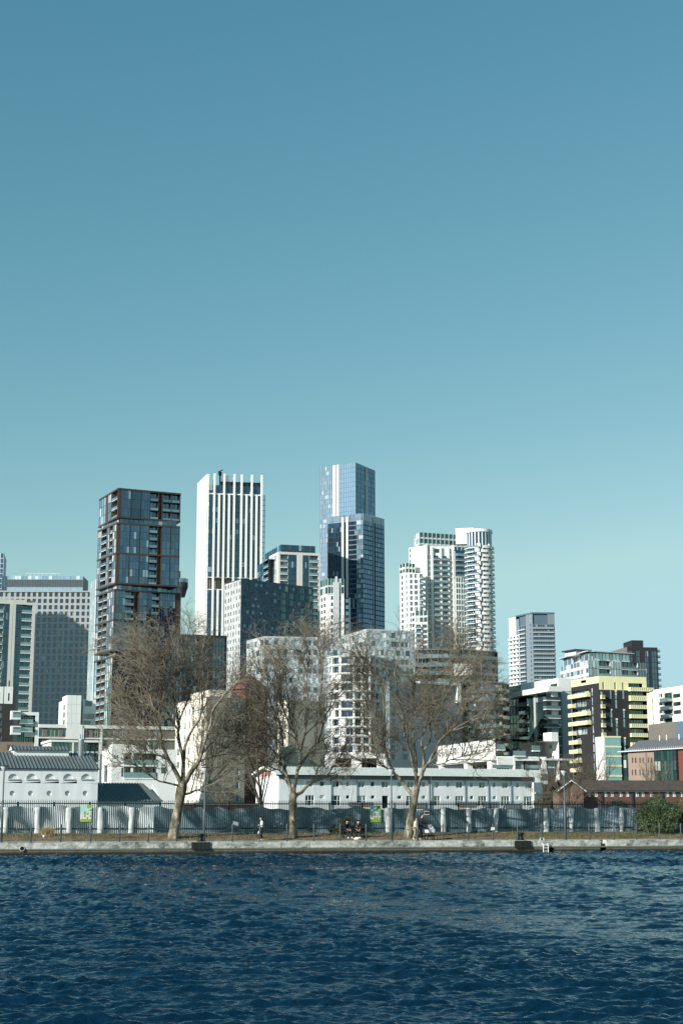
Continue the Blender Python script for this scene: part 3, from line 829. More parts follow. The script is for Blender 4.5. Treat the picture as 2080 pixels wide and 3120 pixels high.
# ---- sliver of a glass tower at the left edge
P = [at(-60, 1690, 1000), at(13.5, 1686, 1000)]; zt = P[1].z
B = Bld('glass_tower', 'sliver of a pale gridded glass tower cut off by the left edge', base_of(*P), 'tower')
C_, R_ = V2(P[0]), V2(P[1]); L_ = C_ + Vector((-4, 26, 0))
fl, fr = frames(L_, C_, R_); n = nfl(zt - GZ, 3.3)
mb = MB(); curtain(mb, fr, 0, fr.L, GZ, zt, 7, n, 'glass_blue', mull='pale_grey', mw=.35, proj=.2); B.part('curtain_wall', mb)
B.m('wall').wall(fl, 0, fl.L, GZ, zt, [], 'pale_grey'); shell(B, L_, C_, R_, GZ, zt, 'pale_grey')
z2 = at(23, 1757, 1000).z; R2 = V2(at(24, 1757, 998)); f2 = Fr(R_ + Vector((0, -3, 0)), R2)
mb = MB(); curtain(mb, f2, 0, f2.L, GZ, z2, 2, nfl(z2 - GZ, 3.3), 'glass_blue', mull='grey_panel', mw=.3, proj=.2); B.part('curtain_wall', mb)
mb = MB(); mb.prism([f2.P(0, 0)[:2], f2.P(f2.L, 0)[:2], f2.P(f2.L, 0, -12)[:2], f2.P(0, 0, -12)[:2]], GZ, z2 - .01, 'grey_panel'); mb.v = [(x, y + .2, z) for x, y, z in mb.v]; B.part('annex', mb)
B.finish()

# ---- stone grid office block with a louvred top
Y = 950
A_ = at(*zA(205, 945), Y); Bp = roofpts(Y, zA(205, 945), zA(735, 946))[1]
zt = A_.z; A_, Bp = V2(A_), V2(Bp); dv = (Bp - A_).normalized()
L0 = A_ - dv * 30; L_ = L0 + Vector((-dv.y, dv.x, 0)) * 30
B = Bld('office_block', 'pale stone gridded office block with dark louvred top floors, left of the bronze tower', base_of(A_, Bp), 'office building')
fl, fr = frames(L_, L0, Bp)
fh = fr.px(*zA(700, 962))[1] - fr.px(*zA(700, 1012))[1]
n = int((zt - GZ) / fh); z0 = zt - n * fh
nw = 21
cw = fr.L / nw
hol = []
for j in range(n):
    for i in range(nw):
        h = (cw * (i + .2), cw * (i + .8), z0 + fh * (j + .14), z0 + fh * (j + .80)); hol.append(h)
        B.win(fr, h, 'glass_navy', 'dark_metal', 2, 1, .5, fw=.09)
B.m('wall').wall(fr, 0, fr.L, z0, zt, hol, 'stone_grey', .5); B.m('wall').wall(fl, 0, fl.L, GZ, zt, [], 'stone_grey')
B.m('wall').wall(fr, 0, fr.L, GZ, z0, [], 'stone_grey'); shell(B, L_, L0, Bp, GZ, zt, 'stone_grey')
B.m('wall').box(fr, -.1, fr.L + .1, zt - .5, zt + .35, .003, .45, 'stone_grey')
# louvred storeys behind the parapet
fb = fr.off(-6); q = lambda x, y: fb.px(*zA(x, y))
a0, zc = q(62, 822); a1, _ = q(663, 840); zb = zt - 4
b = MB(); b.prism([fb.P(a0, 0, -.3)[:2], fb.P(a1, 0, -.3)[:2], fb.P(a1, 0, -22)[:2], fb.P(a0, 0, -22)[:2]], zb, zc, 'grey_panel'); B.part('plant_storey', b)
z1, z2 = q(300, 912)[1], q(300, 850)[1]
b = MB(); curtain(b, fb, a0, a1, zb, z1, 22, 3, 'glass_sky', mull='pale_grey', mw=.12); B.part('curtain_wall', b)
b = MB(); curtain(b, fb, a0, a1, z2, zc, 22, 1, 'glass_pale', mull='pale_grey', mw=.14); B.part('curtain_wall', b)
b = MB(); b.rect(fb, a0, a1, z1, z2, -.2, 'louvre')
for k in range(9): b.box(fb, a0, a1, z1 + (z2 - z1) * (k + .1) / 9, z1 + (z2 - z1) * (k + .55) / 9, -.1, .15, 'grey_panel')
for k in range(31): b.box(fb, a0 + (a1 - a0) * k / 30 - .12, a0 + (a1 - a0) * k / 30 + .12, z1, z2, .153, .3, 'louvre')
B.part('louvre_screen', b)
b = MB(); r0, r1 = q(204, 815)[0], q(468, 815)[0]
b.box(fb, r0, r1, zc + 1.9, zc + 2.2, -3, -2.8, 'pale_grey')
for k in range(9): a = r0 + (r1 - r0) * k / 8; b.box(fb, a - .1, a + .1, zc, zc + 1.9, -3, -2.8, 'pale_grey')
B.part('roof_rail', b); B.finish()

# ---- unseen tower outside the picture, added to cast shade on the office block
sc = Vector((-172, 950, 0)) + SUN_H.to_3d() * 205
B = Bld('shade_tower', 'unseen tall tower left of the picture, added to shade the gridded office block', sc, 'tower')
cs = [Vector((sc.x + x * .945 - y * .33, sc.y + x * .33 + y * .945, 0)) for x, y in ((-26, -26), (26, -26), (26, 26), (-26, 26))]
zt = 197
for i in range(4):
    f = Fr(cs[i], cs[(i + 1) % 4]); b = MB(); curtain(b, f, 0, f.L, GZ, zt, 10, 50, 'glass_navy', 'stone', 1.4, 'stone', .6, .3); B.part('curtain_wall', b)
b = B.m('roof'); b.poly([(p.x, p.y, zt) for p in cs], 'concrete')
tip = (sc.x, sc.y, zt + 24)
for i in range(4): b.poly(((cs[i].x, cs[i].y, zt), (cs[(i + 1) % 4].x, cs[(i + 1) % 4].y, zt), tip), 'steel')
B.finish()

# ---- pale sliver tower peeping out left of the bronze tower
Y = 760
c = at(*zA(770, 845), Y); l = at(*zA(722, 905), Y + 12); zt = c.z
C_, L_ = V2(c), V2(l); R_ = C_ + Vector((24, 8, 0))
B = Bld('pale_tower', 'narrow pale tower peeping out behind the left side of the bronze tower', base_of(C_, R_), 'tower')
fl, fr = frames(L_, C_, R_)
bays(B, fl, GZ, zt, nfl(zt - GZ, 3.2), [('G', 1, 5, 'glass_tower'), ('S', .15)], 'pale_grey', mull='pale_grey')
bays(B, fr, GZ, zt, nfl(zt - GZ, 3.2), [('G', 1, 6)], 'white', 'glass_sky', mull='pale_grey')
shell(B, L_, C_, R_, GZ, zt, 'white'); B.finish()

# ---- blue glass block with an overhanging roof deck right of the bronze tower
Y = 800
a0 = at(*zA(1300, 960), Y); a1 = at(*zA(1443, 960), Y); zt = a1.z
C_, R_ = V2(a0), V2(a1); L_ = C_ + Vector((-8, 22, 0))
B = Bld('glass_block', 'blue glass block with a dark overhanging roof deck behind the bronze tower', base_of(C_, R_), 'tower')
fl, fr = frames(L_, C_, R_); n = nfl(zt - GZ, 3.2)
b = MB(); curtain(b, fr, 0, fr.L, GZ, zt, 8, n, 'glass_sky', mull='dark_metal'); B.part('curtain_wall', b)
b = MB(); curtain(b, fl, 0, fl.L, GZ, zt, 6, n, 'glass_blue', mull='dark_metal'); B.part('curtain_wall', b)
shell(B, L_, C_, R_, GZ, zt, 'dark_metal')
q = lambda x, y: fr.px(*zA(x, y), -4)
cx = q(1440, 900)[0]; rr_ = q(1492, 900)[0] - cx; zz = [q(1440, y)[1] for y in (960, 935, 905, 868, 838)]
c = Vector(fr.P(cx, 0, -8)); b = MB(); b.lathe(c, [(rr_ * .55, zt - 1), (rr_ * .8, zz[1]), (rr_, zz[2]), (rr_, zz[3])], 20, 'dark_metal'); B.part('roof_deck', b)
b = MB(); b.lathe(c, [(rr_ * .98, zz[3] + .01), (rr_ * .98, zz[4])], 20, 'glass_rail'); B.part('glass_balustrade', b)
b = MB(); m_ = q(1430, 780); b.tube([fr.P(m_[0], zz[3], -6), fr.P(m_[0], m_[1], -6)], .35, 6, 'black_metal'); B.part('mast', b)
B.finish()

# ---- bronze and glass tower of three stacked boxes
Y = 640
tiers = [((945, 128), (795, 218), (1440, 172), 352), ((935, 402), (783, 470), (1434, 435), 880), ((918, 932), (768, 985), (1438, 968), 1412), ((905, 1462), (752, 1510), (1425, 1500), None)]
P0 = roofpts(Y, zA(945, 128), zA(795, 218), zA(1440, 172))
B = Bld('bronze_tower', 'dark bronze and glass tower of stacked shifted boxes on the left', base_of(V2(P0[1]), V2(P0[2])), 'tower')
zprev = None
for k, (c, l, r, zb) in enumerate(tiers):
    B.flush()
    p = roofpts(Y, zA(*c), zA(*l), zA(*r)); zt = p[0].z
    C_, L_, R_ = map(V2, p); fl, fr = frames(L_, C_, R_)
    z0 = zof(fr, zA(c[0] - 4, zb)) if zb else GZ + 6
    nf = [3, 8, 8, nfl(zt - z0, 3.2)][k]
    if zprev is not None:           # recessed glass storey between the boxes
        i_ = 1.2; f2 = Fr(fl.P(i_, 0, -i_), fl.P(fl.L - i_, 0, -i_)); f3 = Fr(fr.P(i_, 0, -i_), fr.P(fr.L - i_, 0, -i_))
        for f, na in ((f2, 10), (f3, 12)):
            b = MB(); curtain(b, f, 0, f.L, zt - .1, zprev + .1, na, 1, 'glass_pale' if f is f2 else 'glass_blue', mull='bronze', mw=.15); B.part('recessed_storey', b)
    if k in (0, 1):
        rs_ = [('S', .45), ('G', 1.3, 3), ('S', .1), ('G', 1.3, 3, 'glass_navy' if k == 0 else None), ('S', .1), ('G', 1.2, 3), ('S', .1), ('B', 1.1, 2), ('S', .1), ('D', .45, 1, 'bronze'), ('S', .12), ('G' if k else 'B', 1.15, 2), ('S', .1), ('G' if k else 'B', 1.15, 2), ('S', .12)]
        ls_ = [('S', .1), ('G', .8, 2), ('B', .6, 1) if k else ('G', .5, 1), ('B', .6, 1) if k else ('S', .45), ('G', .6, 2), ('S', .15), ('B', .6, 1), ('G', .8, 2) if k else ('B', .5, 1), ('S', .12)]
    else:
        rs_ = [('S', .12), ('G', 1.3, 3), ('B', 1.2, 2), ('S', .1), ('D', .5, 1, 'bronze'), ('S', .12), ('G', 1.1, 2), ('G', .7, 2, 'glass_navy'), ('B', 1.0, 2), ('S', .12), ('G', 2.2, 6), ('S', .75)]
        ls_ = [('S', .12), ('G', .5, 1), ('B', .8, 1), ('S', .2), ('B', .8, 1), ('G', 1.4, 4), ('S', .15)]
    bays(B, fr, z0, zt, nf, rs_, 'bronze', 'glass_blue', 'bronze', 'dark_metal', rec=1.6, mw=.1)
    bays(B, fl, z0, zt, nf, ls_, 'bronze', 'glass_pale', 'bronze', 'pale_grey', rec=1.4, mw=.1)
    for f in (fl, fr):
        for z in ([z0, zt] if k == 0 else [z0, (z0 + zt) / 2, zt]):
            b = MB(); b.box(f, -.05, f.L + .05, z - .35, z + .35, .02, .25, 'bronze'); B.part('frame_band', b)
    shell(B, L_, C_, R_, z0, zt - .02, 'bronze', 'dark_metal')
    Bk = L_ + R_ - C_; b = MB(); b.poly([(q.x, q.y, z0 - .36) for q in (L_, C_, R_, Bk)], 'bronze'); B.part('soffit', b)
    zprev = z0
b = B.m('core'); b.prism([fl.P(2, 0, -2)[:2], fr.P(2, 0, -2)[:2], fr.P(fr.L - 2, 0, -2)[:2], fr.P(fr.L - 2, 0, -20)[:2]], GZ, P0[0].z - 8, 'dark_metal')
f2 = fr.off(-3); a0, z0 = f2.px(*zA(1230, 152)); a1, z1 = f2.px(*zA(1370, 140))
b = MB(); b.tube([f2.P(a0, P0[0].z + .3, 0), f2.P(a0 + 3, P0[0].z + .8, 0), f2.P(a1, P0[0].z + 1.8, 0)], .4, 6, 'white')
for k in range(5): a = a0 + (a1 - a0) * k / 4; b.tube([f2.P(a, P0[0].z, 0), f2.P(a, P0[0].z + 1.4, 0)], .2, 5, 'white')
B.part('cleaning_cradle', b)
B.finish()

# ---- white finned tower
Y = 900
p = roofpts(Y, zB(205, 165), zB(125, 243), zB(628, 180)); ztop = p[0].z
C_, L_, R_ = map(V2, p); fl, fr = frames(L_, C_, R_)
B = Bld('white_finned_tower', 'tall white tower ribbed with thin vertical fins and an open crown of fins', base_of(L_, R_), 'tower')
zr = zof(fr, zB(420, 262)); zs0 = zof(fr, zB(420, 332)); zbk1 = zof(fr, zB(420, 998)); zbk0 = zof(fr, zB(250, 1085))
nf = nfl(zr - zbk1, 3.25)
for (f, gl) in ((fl, 'glass_pale'), (fr, 'glass_navy')):
    na = 10 if f is fl else 16
    b = MB(); curtain(b, f, 0, f.L, zbk1, zr, na, nf, gl, None, .9, 'dark_metal', .22, .06); B.part('curtain_wall', b)
    b = MB(); curtain(b, f, 0, f.L, GZ, zbk0, na, nfl(zbk0 - GZ, 3.25), gl, None, .9, 'dark_metal', .22, .06); B.part('curtain_wall', b)
    b = MB(); b.rect(f, 0, f.L, zbk0, zbk1, -1.6, 'warm_grey'); b.box(f, 0, f.L, zbk0 - .4, zbk0, -1.6, .1, 'white'); b.box(f, 0, f.L, zbk1, zbk1 + .4, -1.6, .1, 'white'); B.part('plant_storey', b)
shell(B, L_, C_, R_, GZ, zr, 'pale_grey')
# fins on the right face
def fin(f, a, z0, z1, w_, o=1.5, top=0):
    b = MB(); b.box(f, a - w_ / 2, a + w_ / 2, z0, z1, -.1, o, 'white')
    if top: b.poly((f.P(a - w_ / 2, z1, 1), f.P(a + w_ / 2, z1, 1), f.P(a + w_ / 2, zr, -7), f.P(a - w_ / 2, zr, -7)), 'white'); b.poly((f.P(a - w_ / 2 , z1 - 1.4, 1), f.P(a - w_ / 2, z1, 1), f.P(a - w_ / 2, zr, -7)), 'white'); b.poly((f.P(a + w_ / 2 , z1 - 1.4, 1), f.P(a + w_ / 2, z1, 1), f.P(a + w_ / 2, zr, -7)), 'white')
    B.part('fin', b)
FW = 1.15
for x in (243, 321, 401, 459, 540, 618): fin(fr, aof(fr, zB(x, 330)), GZ, ztop, FW, top=1)
for x in (282, 361, 499, 579): fin(fr, aof(fr, zB(x, 330)), zbk1, zs0, FW)
for x in (282, 361, 499, 579): fin(fr, aof(fr, zB(x, 330)), GZ, zbk0, FW)
b = MB(); b.box(fr, aof(fr, zB(205, 330)), fr.L, zs0 - .3, zs0 + .3, .07, .5, 'white'); B.part('ring_beam', b)
nfn = 15
for k in range(nfn): fin(fl, fl.L * (k + .3) / nfn, GZ, ztop - (nfn - 1 - k) * .0, .8, 1.3)
b = MB()
for k in range(5): b.box(fl, fl.L * .72, fl.L - .2, zr + (ztop - zr) * (k + .5) / 5, zr + (ztop - zr) * (k + .7) / 5, -.4, .3, 'white')
B.part('crown_rail', b)
b = MB(); f2 = fr.off(-3); b.rect(f2, f2.L * .2, f2.L * .98, zr, zr + 3, 0, 'dark_metal'); b.box(f2, 8, 12, zr, zr + 7, -4, -1, 'grey_panel'); B.part('roof_plant', b)
b = MB(); a, z = fr.px(*zB(290, 150), -6); b.tube([fr.P(a, ztop - 6, -6), fr.P(a, ztop + 2, -6)], .5, 6, 'black_metal'); b.tube([fr.P(a - 1.2, ztop + 2.5, -6), fr.P(a + 1.6, ztop + 4, -6)], .3, 6, 'black_metal'); b.box(fr, a - 1, a + 1, ztop + .5, ztop + 2.6, -6.7, -5.3, 'black_metal'); B.part('roof_crane', b)
# dark glass return behind the right edge
f2 = fr.off(-6); a0 = f2.L - 1; a1, zz = f2.px(*zB(648, 335)); b = MB(); curtain(b, f2, a0, a1, GZ, zz, 1, nfl(zz - GZ, 3.25), 'glass_sky', mull='dark_metal', mw=.25); b.prism([f2.P(a0, 0, -.1)[:2], f2.P(a1, 0, -.1)[:2], f2.P(a1, 0, -14)[:2], f2.P(a0, 0, -14)[:2]], GZ, zz, 'slate_panel'); B.part('side_wing', b)
B.finish()

# ---- central pair of glass volumes
Y = 985
p = roofpts(Y, zB(1365, 75), zB(1085, 118), zB(1520, 140)); zt = p[0].z
C_, L_, R_ = map(V2, p); fl, fr = frames(L_, C_, R_)
B = Bld('glass_skyscraper', 'tallest slim glass skyscraper with a lower stepped volume in front, centre of the skyline', base_of(L_, R_), 'tower')
nf = nfl(zt - GZ, 3.2)
x = lambda f, xx, yy=300: aof(f, zB(xx, yy))
bays(B, fl, GZ, zt, nf, [('G', 1, 8, 'glass_tower')], 'white', 'glass_pale', mull='grey_panel', sp='grey_panel', sph=.7, a0=0, a1=x(fl, 1190))
bays(B, fl, GZ, zt, nf, [('P', 1), ('D', .35, 1, 'dark_metal'), ('P', 1)], 'white', a0=x(fl, 1190), a1=x(fl, 1236))
bays(B, fl, GZ, zt, nf, [('G', 1, 7, 'glass_sky')], a0=x(fl, 1236), a1=fl.L, mw=.14, mull='slate_panel')
bays(B, fr, GZ, zt, nf, [('G', 1, 7, 'glass_blue')], a0=0, a1=x(fr, 1445), mull='slate_panel')
bays(B, fr, GZ, zt, nf, [('P', 1)], 'pale_grey', a0=x(fr, 1445), a1=x(fr, 1458), proj=.4)
bays(B, fr, GZ, zt, nf, [('G', 1, 6, 'glass_blue')], a0=x(fr, 1458), a1=fr.L, mull='slate_panel')
shell(B, L_, C_, R_, GZ, zt, 'slate_panel')
B.flush(); p = roofpts(960, zB(1425, 480), zB(1145, 508), zC(600, 525)); zt2 = p[0].z
C_, L_, R_ = map(V2, p); fl, fr = frames(L_, C_, R_); nf = nfl(zt2 - GZ, 3.2); zg = zt2 - 4.5
x = lambda f, xx, yy=700: aof(f, zB(xx, yy))
bays(B, fl, GZ, zg, nf, [('G', 1, 8)], glass='glass_navy', mull='dark_metal', a0=0, a1=x(fl, 1257))
bays(B, fl, GZ, zt2 - 1.5, nf, [('P', 1), ('D', .9, 1, 'charcoal'), ('P', 1)], 'pale_grey', a0=x(fl, 1257), a1=x(fl, 1310))
bays(B, fl, GZ, zg, nf, [('G', 1.5, 4, 'glass_navy'), ('G', 1.2, 3, 'glass_pale')], mull='dark_metal', sp='slate_panel', sph=.7, a0=x(fl, 1310), a1=fl.L)
bays(B, fr, GZ, zg, nf, [('G', 1, 6)], glass='glass_blue', mull='slate_panel', sp='dark_metal', sph=.6, a0=0, a1=x(fr, 1505))
bays(B, fr, GZ, zt2 - 1.5, nf, [('P', .4), ('D', 1, 1, 'charcoal')], 'pale_grey', a0=x(fr, 1505), a1=x(fr, 1522), proj=.4)
bays(B, fr, GZ, zg, nf, [('G', 1, 6)], glass='glass_blue', mull='slate_panel', sp='dark_metal', sph=.6, a0=x(fr, 1522), a1=fr.L)
for f, na in ((fl, 18), (fr, 14)):
    b = MB(); curtain(b, f, 0, f.L, zg, zt2, na, 1, 'glass_rail', mull='pale_grey'); B.part('roof_screen', b)
shell(B, L_, C_, R_, GZ, zg - .02, 'slate_panel', name='terrace_roof'); B.finish()

# ---- beige framed block with glass top storeys
Y = 720
p = roofpts(Y, zB(755, 786), zB(680, 824), zB(1085, 800)); zt = p[0].z
C_, L_, R_ = map(V2, p); fl, fr = frames(L_, C_, R_); nf = nfl(zt - GZ, 3.2)
B = Bld('framed_apartment_block', 'beige framed apartment block with a dark glass roof storey, behind the mosaic clad block', base_of(L_, R_))
bays(B, fr, GZ, zt - 1.2, nf, [('S', .25), ('B', 1.1, 2), ('G', 1.2, 3, 'glass_navy'), ('S', .2), ('P', .35), ('P', .35), ('G', .9, 3, 'glass_navy'), ('S', .12), ('B', 1.25, 2), ('S', .3)], 'stone', 'glass', 'dark_metal', 'white', 'glass_rail', rec=1.6, proj=.25)
bays(B, fl, GZ, zt - 1.2, nf, [('S', .4), ('G', 1, 2, 'glass_pale'), ('S', .5), ('G', .8, 2, 'glass_pale'), ('S', .8)], 'stone', mull='stone', mw=.3)
for f in (fl, fr): B.m('wall').box(f, -.02, f.L, zt - 1.2, zt, -.4, .06, 'stone')
shell(B, L_, C_, R_, GZ, zt - .1, 'stone')
B.flush(); p = roofpts(Y + 6, zB(775, 729), zB(650, 803), zB(1045, 743)); zt3 = p[0].z
C2, L2, R2 = map(V2, p); f2, f3 = frames(L2, C2, R2)
b = MB(); curtain(b, f3, 0, f3.L, zt - 1, zt3, 10, 2, 'glass_navy', mull='dark_metal'); B.part('roof_storey', b)
b = MB(); curtain(b, f2, 0, f2.L, zt - 1, zt3, 8, 2, 'glass_blue', mull='dark_metal'); B.part('roof_storey', b)
shell(B, L2, C2, R2, zt - 1, zt3 - .02, 'dark_metal', 'dark_metal', name='top_roof')
B.flush(); p = roofpts(Y + 4, zB(678, 845), zB(585, 900), zB(690, 846)); zt4 = p[0].z
C2, L2, R2 = map(V2, p); f2, f3 = frames(L2, C2, R2); R2 = R2
bays(B, f2, GZ, zt4, nfl(zt4 - GZ, 3.2), [('G', 1.2, 4, 'glass_blue'), ('B', .8, 1), ('S', .1)], 'dark_metal', 'glass_blue', slab='pale_grey')
shell(B, L2, C2, C2 + fr.d * 12, GZ, zt4, 'dark_metal', 'dark_metal', name='wing_roof')
B.finish()

# ---- mosaic clad block (one cladding; dark right, pale left colours hold shade and sun)
Y = 600
p = roofpts(Y, zB(455, 1008), zB(325, 1050), zB(1030, 1078)); zt = p[0].z
C_, L_, R_ = map(V2, p); fl, fr = frames(L_, C_, R_); fh = 2.75; nf = nfl(zt - GZ, fh); fh = (zt - GZ) / nf
B = Bld('mosaic_clad_block', 'slate and grey mosaic clad block with a pale sunlit end before the white finned tower', base_of(L_, R_))
rs = random.Random(5); hol = []
nc = int(fr.L / 1.35); cw = fr.L / nc
for j in range(nf):
    i = 1 + (j % 2)
    while i < nc - 1:
        r = rs.random()
        big = (.52 < i / nc < .68 or .80 < i / nc < .95) and rs.random() < .75
        if big:
            h = (i * cw + .1, (i + 2) * cw - .1, GZ + j * fh + .15, GZ + j * fh + fh - .35); hol.append(h); B.win(fr, h, 'glass_green', 'grey_panel', 3, 1, .3); i += 3
        elif r < .30:
            h = (i * cw + .12, (i + 1) * cw + .1, GZ + j * fh + .75, GZ + j * fh + 2.05); hol.append(h); B.win(fr, h, 'glass_blue', 'dark_metal' if rs.random() < .5 else 'pale_grey', 1, 1, .15, fw=.16); i += 2 + (rs.random() < .5)
        else: i += 1
B.m('wall').wall(fr, 0, fr.L, GZ, zt, hol, 'tile_dark', .3, tiles=(.68, .92))
hol = []
nc = 6; cw = fl.L / nc
for j in range(nf):
    for i in range(nc):
        o_ = .15 * cw * ((i + j) % 2)
        h = (i * cw + .25 * cw + o_, i * cw + .25 * cw + o_ + cw * .42, GZ + j * fh + .6, GZ + j * fh + 2.15); hol.append(h); B.win(fl, h, 'glass', 'pale_grey', 1, 1, .25)
B.m('wall').wall(fl, 0, fl.L, GZ, zt, hol, 'tile_light', .25, tiles=(1.2, .92))
shell(B, L_, C_, R_, GZ, zt, 'tile_dark', parapet=.4); B.finish()

# ---- small white and glass tower in front of the skyscraper
Y = 790
p = roofpts(Y, zB(1147, 1000), zB(1086, 1022), zB(1275, 1001)); zt = p[0].z
C_, L_, R_ = map(V2, p); fl, fr = frames(L_, C_, R_); zg = zof(fr, zB(1200, 1130))
B = Bld('white_pier_tower', 'slim white tower with a glazed top and twin pale piers, below the central skyscraper', base_of(L_, R_), 'tower')
nf = nfl(zg - GZ, 3.3)
x = lambda xx: aof(fr, zB(xx, 1100))
for f, na in ((fl, 3), (fr, 5)):
    b = MB(); curtain(b, f, 0, f.L, zg, zt, na, 2, 'glass_green', 'pale_grey', .8, 'pale_grey', .25, .15); B.part('glazed_top', b)
bays(B, fr, GZ, zg, nf, [('S', .55), ('W', .6), ('S', .75), ('W', .6), ('S', .55)], 'white', 'glass_navy', 'dark_metal', win=(.9, .62, .2))
bays(B, fl, GZ, zg, nf, [('W', .55), ('W', .55), ('S', .4)], 'white', 'glass', 'pale_grey', win=(.7, .6, .2))
for xx in (1195, 1213, 1226):
    b = MB(); b.box(fr, x(xx) - .55, x(xx) + .55, GZ, zt + (1 if xx == 1213 else -2), .02, .8, 'pale_grey'); B.part('pier', b)
shell(B, L_, C_, R_, GZ, zt, 'white')
a, z = fr.px(*zB(1325, 1152), -2); f2 = fr.off(-2)
bays(B, f2, GZ, z, nfl(z - GZ, 3.3), [('S', .3), ('W', 1, 1, 'glass_pale'), ('S', .3)], 'slate_panel', 'glass_pale', a0=f2.L, a1=a, win=(.8, .6, .2))
b = MB(); b.prism([f2.P(f2.L, 0, -.6)[:2], f2.P(a, 0, -.6)[:2], f2.P(a, 0, -15)[:2], f2.P(f2.L, 0, -15)[:2]], GZ, z, 'slate_panel'); B.part('side_wing', b)
B.finish()

# ---- two lower mosaic clad blocks across the middle
def mosaic(name, label, Y, c, l, r, seed, z0=GZ):
    p = roofpts(Y, c, l, r); zt = p[0].z; C_, L_, R_ = map(V2, p); fl, fr = frames(L_, C_, R_); nf = nfl(zt - z0, 2.8); fh = (zt - z0) / nf
    B = Bld(name, label, base_of(L_, R_)); rs = random.Random(seed)
    for f, wm in ((fr, 'tile_mid'), (fl, 'tile_light')):
        nc = max(4, int(f.L / 1.5)); cw = f.L / nc; hol = []
        for j in range(nf):
            i = (j % 2)
            while i < nc - 1:
                if rs.random() < .82:
                    w_ = 1 if rs.random() < .6 else 1.7
                    h = (i * cw + .12, min(f.L - .1, (i + w_) * cw - .08), z0 + j * fh + .55, z0 + j * fh + 2.2); hol.append(h)
                    B.win(f, h, rs.choice(['glass_green', 'glass', 'glass_pale', 'glass_navy']), rs.choice(['pale_grey', 'dark_metal', 'white']), 1 if w_ == 1 else 2, 1, .22, fw=.12); i += 2
                else: i += 1
        B.m('wall').wall(f, 0, f.L, z0, zt, hol, wm, .22, tiles=(.75, .7))
    shell(B, L_, C_, R_, z0, zt, 'tile_light', parapet=.4); B.finish()
P_('tile_mid', rgb(158, 166, 168), .6, .1, island=.5)
mosaic('mosaic_clad_block', 'low grey and white mosaic clad block behind the middle plane tree', 470, zB(640, 1470), zB(500, 1505), zB(1262, 1480), 21)
mosaic('mosaic_clad_block', 'low mosaic clad block with a bright end, behind the right plane tree crown', 480, zC(460, 1410), zC(248, 1472), zC(845, 1426), 22)

# ---- white stepped deco tower cluster
B = Bld('white_stepped_tower', 'white stepped tower cluster with balconies and a glass top, joined to the round tower', base_of(V2(at(*zC(900, 900), 860))), 'tower')
def block(Y, c, l, r, z0=GZ, wall='white', parapet=0, cut=0):
    B.flush()
    p = roofpts(Y, c, l, r); zt = p[0].z; C_, L_, R_ = map(V2, p); fl, fr = frames(L_, C_, R_)
    shell(B, L_, C_, R_, z0, zt - cut, wall, parapet=parapet); return fl, fr, zt
fl, fr, zt = block(872, zC(880, 632), zC(842, 652), zC(1246, 656))
for f, na in ((fl, 3), (fr, 11)):
    b = MB(); curtain(b, f, 0, f.L, zt - 21, zt, na, 6, 'glass_green' if f is fr else 'glass_pale', 'pale_grey', .9, 'pale_grey', .35, .2); B.part('glazed_top', b)
fl, fr, zt = block(855, zC(925, 736), zC(797, 757), zC(1160, 746), parapet=0)
x = lambda xx, yy=900: aof(fr, zC(xx, yy)); nf = nfl(zt - GZ, 3.1)
bays(B, fl, GZ, zt, nf, [('W', .3), ('S', 1.4)], 'white', 'glass', win=(.5, .6, .2))
bays(B, fr, zt - 5, zt, 1, [('S', .35), ('D', .08, 1, 'grey_panel'), ('S', .35), ('W', .9), ('S', .4), ('W', .5), ('S', .3)], 'white', 'glass', win=(.7, .45, .2))
spec = [(925, 945, 'S'), (945, 957, 'W'), (957, 972, 'W'), (972, 990, 'S'), (990, 1038, 'X'), (1038, 1060, 'S'), (1060, 1104, 'X'), (1104, 1118, 'S'), (1118, 1128, 'W'), (1128, 1140, 'W'), (1140, 1160, 'S')]
for x0, x1, k in spec:
    a0, a1 = max(0, x(x0)), min(fr.L, x(x1))
    if k == 'X': bays(B, fr, GZ, zt - 5, nf - 2, [('X', 1, 1, 'glass_navy')], 'white', slab='pale_grey', rail='glass_rail', bal=1.8, win=(.8, .75, .05), a0=a0, a1=a1, wr=(2, 1))
    else: bays(B, fr, GZ, zt - 5, nf - 2, [(k, 1, 1, 'glass_navy')], 'white', frame='dark_metal', win=(.55, .8, .1), a0=a0, a1=a1)
for xx in (935, 980, 1049, 1111, 1150):
    b = MB(); b.box(fr, x(xx) - .5, x(xx) + .5, GZ, zt + (.6 if xx in (935, 1150) else -.8), .02, .9, 'white'); B.part('pier', b)
fl, fr, zt = block(853, zC(770, 876), zC(725, 891), zC(846, 881))
zb = zof(fr, zC(800, 965))
for f, na in ((fl, 2), (fr, 3)):
    b = MB(); curtain(b, f, 0, f.L, zb, zt, na, 2, 'glass_green', 'white', 1.0, 'white', .35, .2); B.part('glazed_top', b)
fl, fr, zt = block(850.5, zC(792, 958), zC(724, 978), zC(926, 958)); nf = nfl(zt - GZ, 3.1)
bays(B, fr, GZ, zt, nf, [('S', .3), ('W', .8, 1), ('S', .3), ('W', 1, 1), ('S', .25), ('X', 1, 1), ('S', .5)], 'white', 'glass', 'pale_grey', slab='white', win=(.75, .7, .15), wr=(2, 1))
bays(B, fl, GZ, zt, nf, [('S', .3), ('W', .8, 1), ('S', .5), ('W', .6), ('S', .2)], 'white', 'glass', win=(.6, .65, .2))
fl, fr, zt = block(846, zC(848, 1258), zC(815, 1268), zC(945, 1256)); nf = nfl(zt - GZ, 3.1)
b = MB(); curtain(b, fr, 0, fr.L, zt - 7, zt, 3, 2, 'glass_green', 'white', .8, 'white', .35, .2); B.part('glazed_top', b)
